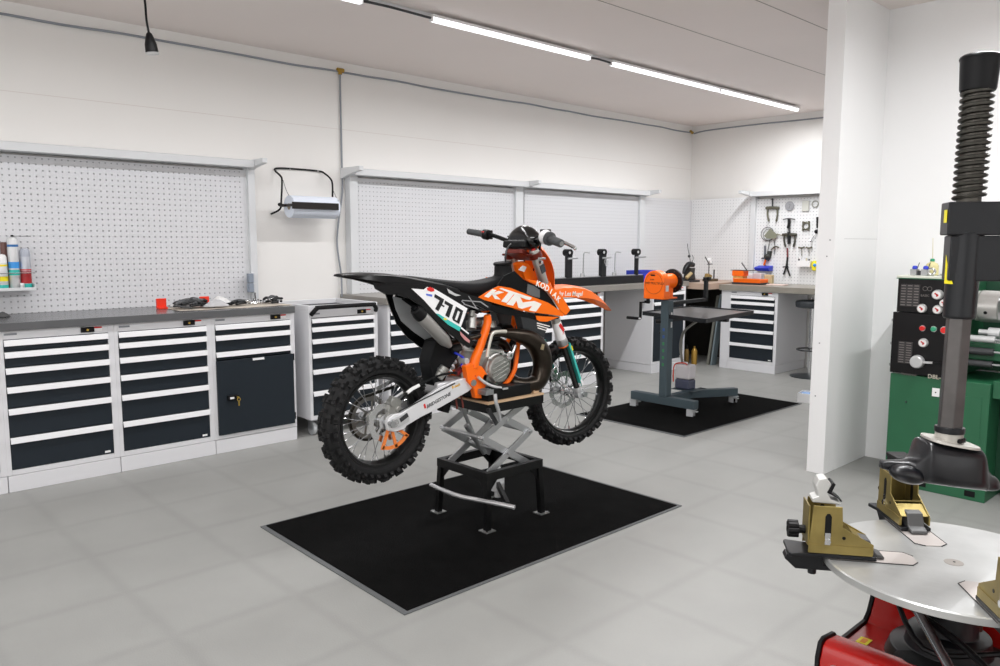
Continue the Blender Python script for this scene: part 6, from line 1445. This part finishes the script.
for i, px_ in enumerate((583, 614.5)):
    q = on(px_, 279, 'Y', 5.36); x = q.x; mb = MB(); mb.tube([(x, 5.36, z0+.095), (x+.005, 5.36, z0+.30), (x+.01, 5.36, z0+.335), (x+.04, 5.36, z0+.345), (x+.10, 5.36, z0+.340)], .0055, seg=8); mb.build('hex_key', STEEL, bf)
    mb = MB(); mb.cyl((x-.02, 5.36, z0+.095), (x-.02, 5.36, z0+.13), .018, seg=12); mb.cyl((x+.02, 5.35, z0+.095), (x+.0, 5.36, z0+.15), .012, seg=10); mb.build('clamp_nut', ALU, bf)
q = on(606.5, 262, 'Y', 5.31); mb = MB(); mb.tube([(q.x-.02, 5.31, z0+.28), (q.x-.03, 5.308, z0+.24), (q.x+.005, 5.306, z0+.19), (q.x+.02, 5.308, z0+.26)], .004, seg=6); mb.build('wire_clip', ALU, bf)
t = thing('storage_bin', 'blue plastic bin standing at the right end of the black fixture', 'bin', (7.40, 5.50, z0))
mb = MB()
for a in ((7.27, 7.58, 5.42, 5.425), (7.27, 7.58, 5.60, 5.605), (7.27, 7.275, 5.425, 5.60), (7.575, 7.58, 5.425, 5.60)): mb.box(*a, z0, z0+.13)
mb.box(7.275, 7.575, 5.425, 5.60, z0, z0+.005); mb.build('bin_body', BLUEP, t); MB().box(7.262, 7.588, 5.412, 5.42, z0+.115, z0+.132).build('bin_lip', BLUEP, t)

# ================================================================== CORNER BENCH: gauges
CZ = 1.0005
t = thing('bench_vice', 'dark bench vice with pale jaw on the corner bench', 'vice', (8.12, 5.33, CZ))
mb = MB(); mb.box(8.05, 8.24, 5.24, 5.42, CZ, CZ+.025); mb.build('vice_base', DSTEEL, t, bev=.004)
mb = MB(); mb.xz([(8.08, CZ+.025), (8.22, CZ+.025), (8.19, CZ+.10), (8.20, CZ+.17), (8.10, CZ+.17), (8.10, CZ+.10)], 5.28, 5.38); mb.build('vice_body', mat('vice_grey', '3b3a38', .5, metal=.4), t, bev=.01)
mb = MB(); mb.tube([(8.03, 5.33, CZ+.10, .02), (8.06, 5.33, CZ+.165, .03), (8.13, 5.33, CZ+.21, .035), (8.22, 5.33, CZ+.205, .03)], seg=12); mb.build('vice_arm', BLKM, t)
mb = MB(); mb.cyl((8.04, 5.30, CZ+.05), (8.11, 5.28, CZ+.11), .022, seg=12); mb.build('clamp_screw', mat('screw_tan', 'b49f74', .5), t)
mb = MB(); mb.tube([(8.16, 5.33, CZ+.24), (8.13, 5.33, CZ+.33), (8.10, 5.33, CZ+.40), (8.09, 5.33, CZ+.46)], .004, seg=6); mb.ball((8.13, 5.33, CZ+.31), .018); mb.tube([(8.19, 5.33, CZ+.22), (8.22, 5.33, CZ+.28), (8.20, 5.33, CZ+.32)], .004, seg=6); mb.build('gauge_arm', DSTEEL, t)
t = thing('gauge_stand', 'dial gauge on a stand with brass base on the corner bench', 'gauge', (8.47, 5.26, CZ))
mb = MB(); mb.box(8.40, 8.60, 5.21, 5.31, CZ, CZ+.03); mb.build('gauge_base', mat('base_brown', '5a4a34', .5), t, bev=.005)
mb = MB(); mb.cbox((8.45, 5.26, CZ+.06), (.08, .06, .055), (0,.3,0)); mb.build('magnet_block', mat('tap_brass', 'a58a52'), t, bev=.008)
mb = MB(); mb.cyl((8.46, 5.26, CZ+.03), (8.46, 5.26, CZ+.22), .006, seg=8); mb.cyl((8.58, 5.26, CZ+.03), (8.58, 5.26, CZ+.14), .009, seg=8); mb.tube([(8.46, 5.26, CZ+.21), (8.42, 5.26, CZ+.25), (8.37, 5.26, CZ+.30)], .006, seg=6); mb.box(8.42, 8.53, 5.255, 5.265, CZ+.205, CZ+.215); mb.build('gauge_rods', DSTEEL, t)
mb = MB(); mb.cyl((8.47, 5.24, CZ+.255), (8.47, 5.28, CZ+.255), .030, seg=24); mb.build('dial', WHITE, t, bev=.002)

# ================================================================== BACK BENCH: orange trays and so on
BZ = .9855
def onb(x, y, X): return on(x, y, 'X', X)
t = thing('sorting_tray', 'long orange tray lying on the back bench', 'tray', (8.45, 4.66, BZ))
ya, yb = onb(733, 279, 8.40).y, onb(760, 280, 8.40).y
mb = MB(); mb.box(8.40, 8.60, yb, ya, BZ+.018, BZ+.062); mb.build('tray_body', ORPAINT, t, bev=.008)
mb = MB(); mb.box(8.39, 8.61, yb-.01, ya+.01, BZ, BZ+.0175); mb.build('tray_foot', DSTEEL, t, bev=.003)
mb = MB(); mb.box(8.395, 8.40, yb, ya, BZ+.052, BZ+.066); mb.build('tray_edge', ORANGE, t)
tag(MB().box(8.63, 8.74, onb(733, 272, 8.63).y-.0, 5.05, BZ, BZ+.10).build('carton', mat('carton_tan', 'c9a070', .7), bev=.002), 'tan carton standing behind the orange tray under the orange case', 'box') if False else None
t = thing('orange_case', 'small orange case with dark handle resting on the orange tray', 'case', (8.46, 4.90, BZ+.076))
ya, yb = onb(730, 271, 8.40).y, onb(743, 271, 8.40).y
mb = MB(); mb.box(8.41, 8.53, yb, ya-.02, BZ+.095, BZ+.158); mb.build('case_body', ORPAINT, t, bev=.006)
mb = MB(); mb.box(8.41, 8.54, yb-.10, ya-.0, BZ+.159, BZ+.166); mb.cyl((8.45, yb-.02, BZ+.166), (8.45, yb+.05, BZ+.25), .007, seg=8); mb.build('case_lid', DSTEEL, t, bev=.001)
mb = MB(); mb.box(8.42, 8.52, yb+.01, ya-.03, BZ+.0665, BZ+.094); mb.build('case_contents', mat('contents_yellow', 'd6a95c', .6, var=.3, scale=60), t)
for px0, px1, h, col_, lab_, X_ in ((745.5, 752, .115, 'eef0f4', 'small white box behind the orange tray', 8.64), (752.5, 761, .125, 'd9d5dc', 'pale lilac box right of the small white box', 8.64)):
    a, b = onb(px0, 275, X_).y, onb(px1, 275, X_).y
    tag(MB().box(X_, X_+.12, b, a, BZ, BZ+h).build('parts_box', mat('pb_'+col_, col_, .6), bev=.003), lab_, 'box', 'boxes on the back bench')
a, b = onb(764, 275, 8.66).y, onb(772, 275, 8.66).y
tag(MB().box(8.66, 8.72, b, a, BZ, BZ+.11).build('parts_bag', mat('bag_tan', 'cbb78f', .6), bev=.01), 'tan paper bag at the right end of the orange tray', 'bag')
a, b = onb(766, 283, 8.45).y, onb(784, 283, 8.45).y
tag(MB().box(8.45, 8.56, b, a, BZ, BZ+.012).build('pink_tray', mat('tray_pinkwhite', 'e6cfc8', .6), bev=.003), 'flat pale tray beside the orange tray on the back bench', 'tray')

# ================================================================== TOOL WALL (back panel)
HX = D-.054
def hang(nm, lab_, cat): 
    return thing(nm, lab_, cat, (HX, 4.5, 1.5), 'tools hung on the back panel')
def hk(mb, px_, py_): q = onb(px_, py_, HX); mb.cyl((HX+.004, q.y, q.z), (HX-.03, q.y, q.z), .004, seg=6)
def pp(px_, py_, dx=.02): q = onb(px_, py_, HX-dx); return (q.x, q.y, q.z)
PUL = mat('puller_steel', '6b6a5c', .45, metal=.5, var=.1)
def seg(mb, P, r): mb.tube([pp(*p) for p in P], r, seg=8)
def puller(lab_, cx, top, w_, h_, m_):
    t = hang('gear_puller', lab_, 'puller'); mb = MB(); seg(mb, [(cx, top), (cx, top+h_*.45)], .010); hk(mb, cx, top+1); mb.build('spindle', DSTEEL, t)
    mb = MB(); seg(mb, [(cx-w_/2, top+h_*.42), (cx, top+h_*.40), (cx+w_/2, top+h_*.42)], .018); mb.build('yoke', m_, t)
    for s in (-1, 1):
        mb = MB(); seg(mb, [(cx+s*w_*.36, top+h_*.44), (cx+s*w_*.38, top+h_*.7), (cx+s*w_*.28, top+h_)], .011); mb.build('jaw', m_, t)
puller('two-armed gear puller hanging top left on the tool panel', 772.5, 198.5, 13, 23, PUL)
puller('dark three-armed puller with plate hanging in the middle of the tool panel', 789.5, 226, 14, 21, mat('puller_dark', '45443c', .5))
mb = MB(); seg(mb, [(789, 232), (789, 244)], .020); t = hang('hand_tool', 'black cylindrical tool hanging in front of the middle puller', 'tool'); mb.build('tool_body', DT, t)
t = hang('cone_tool', 'black conical tool with cross bar hanging under the round disc', 'tool'); mb = MB(); seg(mb, [(789, 219), (789, 224), (788, 228)], .018); hk(mb, 789, 219); mb.build('cone', DT, t); mb = MB(); seg(mb, [(783, 219.5), (789, 218.5), (795, 219.5)], .006); seg(mb, [(788.5, 226), (788.8, 233)], .005); mb.build('cross_bar', DSTEEL, t)
q = onb(789.5, 206, HX-.01); tag(MB().turn((HX+.002, q.y, q.z), (-1,0,0), [(0,.052),(.015,.056),(.02,.05),(.022,.02),(.03,.018)], seg=36).build('grinding_disc', mat('disc_grey', 'a3a4a8', .6), bev=.001), 'round grey disc hanging at the top middle of the tool panel', 'disc')
q = onb(805.5, 206, HX-.01); tag(MB().cbox((HX-.008, q.y, q.z), (.018, .085, .12)).build('plate_pad', mat('pad_pale', 'cfd0c8', .6), bev=.006), 'pale square pad hanging right of the round disc', 'pad')
q = onb(815, 204, HX-.01); mb = MB(); mb.torus((HX-.006, q.y, q.z), (1,0,0), .036, .006, seg=28, rs=6); tag(mb.build('ring', mat('ring_grey', 'a9a99f', .4, metal=.4)), 'thin metal ring hanging beside the white post', 'ring')
t = hang('sprocket_holder', 'square-cornered metal ring clamp hanging right of the middle', 'clamp'); q = onb(806, 226, HX-.01); mb = MB(); mb.torus((HX-.012, q.y, q.z), (1,0,0), .040, .010, seg=28, rs=8)
for s1 in (-1, 1):
    for s2 in (-1, 1): mb.cbox((HX-.012, q.y+s1*.034, q.z+s2*.040), (.02, .018, .03))
mb.build('ring_body', PUL, t)
t = hang('steel_hoop', 'large thin wire hoop hanging at the left of the tool panel', 'hoop'); q = onb(767, 234, HX-.02); mb = MB(); mb.torus((HX-.010, q.y, q.z), (1,0,0), .082, .0035, seg=40, rs=6); mb.torus((HX-.014, q.y-.02, q.z-.01), (1,0,0), .070, .003, seg=40, rs=6); mb.build('hoop', DSTEEL, t)
t = hang('clutch_holder', 'greenish triangular clutch holder hanging over the wire hoop', 'clutch holder'); mb = MB(); P = [pp(765, 236), pp(771, 228.5), pp(778, 235), pp(776, 239), pp(768, 238.5)]; mb.prism([(p[1], p[2]) for p in P], lambda a, b: (HX-.03, a, b), lambda a, b: (HX-.045, a, b)); seg(mb, [(777, 234), (784, 236), (788, 236.5)], .006); mb.build('holder_plate', mat('holder_green', '8c8e7c', .5, metal=.3), t)
for i, P in enumerate((((770, 240), (768, 250), (766, 262)), ((774, 240), (775, 248), (774, 254)))):
    t = hang('hook_wrench', ['long thin hook wrench hanging under the wire hoop', 'short thin hook wrench hanging under the clutch holder'][i], 'wrench'); mb = MB(); seg(mb, P, .004); mb.build('wrench_rod', DSTEEL, t)
t = hang('hand_tool', 'small bent steel tool hanging below the clutch holder', 'tool'); mb = MB(); seg(mb, [(771, 250), (775, 246.5), (779, 247.5)], .008); hk(mb, 774, 247); mb.build('tool_body', PUL, t)
t = hang('air_gun', 'black and orange air tool hanging above the blue bin', 'air tool'); mb = MB(); seg(mb, [(769.5, 251), (769, 256), (767, 260)], .028); mb.ball(pp(767.5, 256.5, .03), .04, .045, .035); seg(mb, [(761.5, 258.5), (765, 258)], .008); mb.build('tool_body', mat('airgun_dark', '2e302e', .5), t); mb = MB(); seg(mb, [(766, 259), (764, 265)], .013); mb.build('orange_grip', ORANGE, t); 
t = hang('flat_file', 'grey flat file hanging left of the air tool', 'file'); mb = MB(); seg(mb, [(765, 245.5), (765, 258)], .014); mb.build('file_blade', mat('file_grey', '6c7078', .5), t)
t = hang('circlip_pliers', 'red and black long pliers hanging with open handles', 'pliers'); mb = MB(); seg(mb, [(787.3, 248), (787.5, 257)], .010); mb.build('red_sleeve', mat('sleeve_darkred', '7c3a40', .5), t)
mb = MB(); seg(mb, [(787.5, 257), (787, 266), (790, 276)], .010); seg(mb, [(787.5, 258), (786, 267), (783.5, 274.5)], .010); seg(mb, [(783, 267), (788, 266.5)], .007); mb.build('handles', DT, t)
t = hang('hand_tool', 'dark pistol-shaped tool with steel ball end beside the white post', 'tool'); mb = MB(); seg(mb, [(817.5, 217), (817.5, 228)], .014); mb.ball(pp(816.5, 231.5, .025), .025); mb.build('tool_body', DT, t); mb = MB(); seg(mb, [(814.5, 235), (811.5, 240)], .006); mb.ball(pp(810.8, 241), .013); mb.build('steel_end', CHROME, t)
for i, px_ in enumerate((801.5, 809)):
    t = hang('bracket_tool', ['short grey bracket hanging above the white wall box, left one', 'short grey bracket hanging above the white wall box, right one'][i], 'bracket'); mb = MB(); seg(mb, [(px_-3, 247.3), (px_, 248), (px_+3, 247)], .010); seg(mb, [(px_, 248), (px_, 256)], .003); mb.build('bracket_body', PUL, t)
t = thing('wall_box', 'small white open box mounted on the tool panel', 'wall box', (HX-.04, onb(804, 262, HX).y, onb(804, 265, HX).z)); a, b = onb(797, 262, HX-.08), onb(810, 262, HX-.08); zt, zb_ = onb(797, 260.5, HX-.08).z, onb(797, 266.5, HX-.08).z
mb = MB(); mb.box(HX-.08, HX-.077, b.y, a.y, zb_, zt); mb.box(HX-.003, HX+.002, b.y, a.y, zb_, zt); mb.box(HX-.077, HX-.003, b.y, b.y+.003, zb_, zt); mb.box(HX-.077, HX-.003, a.y-.003, a.y, zb_, zt); mb.box(HX-.077, HX-.003, b.y+.003, a.y-.003, zb_, zb_+.003); mb.build('box_body', WHITE, t)
for i, px_ in enumerate((799, 806.5, 810)):
    q = onb(px_, 259, HX-.04); tag(MB().cyl((HX-.04, q.y-(.0 if px_ < 810 else -.01), zb_+.0035), (HX-.04, q.y-(.0 if px_ < 810 else -.01), zt+.02+.012*(i == 1)), .012, .009, seg=12).build('small_fitting', [DT, mat('fit_cream', 'd9d0b8', .5), DSTEEL][i]), ['dark small fitting standing left in the white wall box', 'cream small fitting standing in the middle of the white wall box', 'grey small fitting standing right in the white wall box'][i], 'fitting', 'fittings in the white wall box')
q = onb(814.5, 266, HX-.04); t = thing('squeeze_bottle', 'yellow and blue squeeze bottle hanging beside the white wall box', 'bottle', (HX-.03, q.y, q.z))
mb = MB(); mb.turn((HX-.03, q.y, q.z-.055), (0,0,1), [(0,.02),(.01,.034),(.08,.036),(.10,.028),(.115,.015)], seg=20); hk(mb, 814.5, 262); mb.build('yellow_body', YELL, t); mb = MB(); mb.ball((HX-.062, q.y-.012, q.z+.01), .012, .022, .018); mb.build('blue_spot', SKY, t)
t = thing('storage_bin', 'small blue bin hung on the tool panel below the air tool', 'bin', (HX-.06, onb(762, 269, HX).y, onb(762, 271, HX).z)); a, b = onb(754.5, 268, HX-.10), onb(769, 268, HX-.10); zt, zb_ = onb(755, 266.3, HX-.10).z, onb(755, 270.8, HX-.10).z
mb = MB(); mb.prism([(HX+.001, zb_), (HX-.09, zb_), (HX-.12, zt-.02), (HX-.10, zt-.01), (HX+.001, zt+.01)], lambda x, z: (x, b.y, z), lambda x, z: (x, a.y, z)); mb.build('bin_body', BLUEP, t, bev=.004)
# pull-out rail bracket shadow maker: the cantilever arm exists as part of the header

# ================================================================== UNDER THE BENCHES
tag(MB().box(8.93, 8.975, 4.95, 5.86, 0, .90).build('back_board', mat('board_dark', '3a3935', .8)), 'dark board closing the kneehole under the corner bench', 'board')
tag(MB().box(7.90, 8.90, 5.83, 5.88, 0, .90).build('side_board', mat('board_dark', '3a3935')), 'dark board on the left wall under the corner bench', 'board')
t = thing('leaning_panel', 'grey-blue sheet leaning in the kneehole next to the far cabinet', 'panel', (8.32, 5.03, 0))
mb = MB(); c0_, c1_ = on(703.5, 365.5, 'Z', 0), on(709, 365.5, 'Z', 0); mb.beam((8.30, 5.06, .0), (8.34, 4.985, .86), .10, .02, up=(0,1,0)); mb.build('panel_sheet', mat('sheet_bluegrey', '7c8a90', .5), t)
mb = MB(); mb.beam((8.29, 5.12, .0), (8.33, 5.035, .84), .04, .03, up=(0,1,0)); mb.build('panel_edge', mat('sheet_edge', '76776f', .6), t)
t = thing('gas_cartridge', 'brass-coloured cartridge bottle standing on the floor in the kneehole', 'bottle', (8.12, 5.20, 0)); c0_ = on(694, 364.5, 'Z', 0)
mb = MB(); mb.turn((c0_.x, c0_.y, 0), (0,0,1), [(0,.03),(.005,.034),(.17,.034),(.195,.02),(.20,.012),(.225,.012)], seg=24); mb.build('bottle_body', mat('bottle_brass', 'b08a3e', .35, metal=.4), t)
t = thing('gas_cartridge', 'second brass-coloured bottle half hidden behind the cabinet edge', 'bottle', (c0_.x-.05, c0_.y+.09, 0)); mb = MB(); mb.turn((c0_.x-.03, c0_.y+.09, 0), (0,0,1), [(0,.03),(.005,.032),(.16,.032),(.185,.02)], seg=24); mb.build('bottle_body', mat('bottle_brown', '8f7340', .4, metal=.3), t); mb = MB(); mb.turn((c0_.x-.03, c0_.y+.09, .1855), (0,0,1), [(0,.02),(.04,.018),(.05,.012)], seg=16); mb.build('bottle_cap', BLACK, t)

# stool
t = thing('swivel_stool', 'black swivel stool on a chrome column beside the white post', 'stool', (8.36, 3.80, 0)); cx_, cy_ = 8.36, 3.89
mb = MB(); mb.turn((cx_, cy_, .765), (0,0,1), [(0,.15),(.008,.172),(.05,.178),(.072,.170),(.08,.14)], seg=36); mb.build('seat', mat('stool_seat', '2c3034', .5), t)
mb = MB(); mb.cyl((cx_, cy_, .03), (cx_, cy_, .765), .022, seg=16); mb.build('column', CHROME, t)
mb = MB(); mb.torus((cx_, cy_, .30), (0,0,1), .14, .009, seg=36, rs=8); mb.cyl((cx_, cy_, .30), (cx_-.14, cy_, .30), .007, seg=8); mb.cyl((cx_, cy_, .30), (cx_+.14, cy_, .30), .007, seg=8); mb.build('foot_ring', DSTEEL, t)
mb = MB(); mb.turn((cx_, cy_, 0), (0,0,1), [(0,.205),(.008,.205),(.02,.16),(.035,.04)], seg=40); mb.build('base', mat('stool_base', '3b4245', .3, metal=.5), t)
# chrome rack just behind the post
t = thing('chrome_rack', 'chrome rod rack with small coloured parts beside the stool', 'rack', (8.62, 3.8, 0))
ry = onb(811.5, 345, 8.62).y
for y_ in (ry+.02, ry-.05):
    mb = MB(); mb.cyl((8.62, y_, 0), (8.62, y_, .86), .013, seg=10); mb.build('rack_rod', CHROME, t)
for z_ in (.1, .32, .52): mb = MB(); mb.box(8.58, 8.66, ry-.16, ry+.03, z_, z_+.012); mb.build('rack_shelf', ALU, t)
# white box on the floor near the post
t = thing('floor_box', 'small white open box on the floor behind the white post', 'box', (7.05, 3.28, 0))
mb = MB(); M_ = Matrix.Translation((7.03, 3.22, 0)) @ Matrix.Rotation(.2, 4, 'Z')
for a in ((-.09, .09, -.12, -.116), (-.09, .09, .116, .12), (-.09, -.086, -.116, .116), (.086, .09, -.116, .116)): mb.box(*a, 0, .085, M=M_)
mb.box(-.086, .086, -.116, .116, 0, .004, M=M_); mb.build('box_body', WHITE, t); mb = MB(); mb.box(-.08, .08, -.11, .11, .06, .072, M=M_); mb.build('blue_sheet', mat('sheet_blue', '8fb0dd', .6), t)
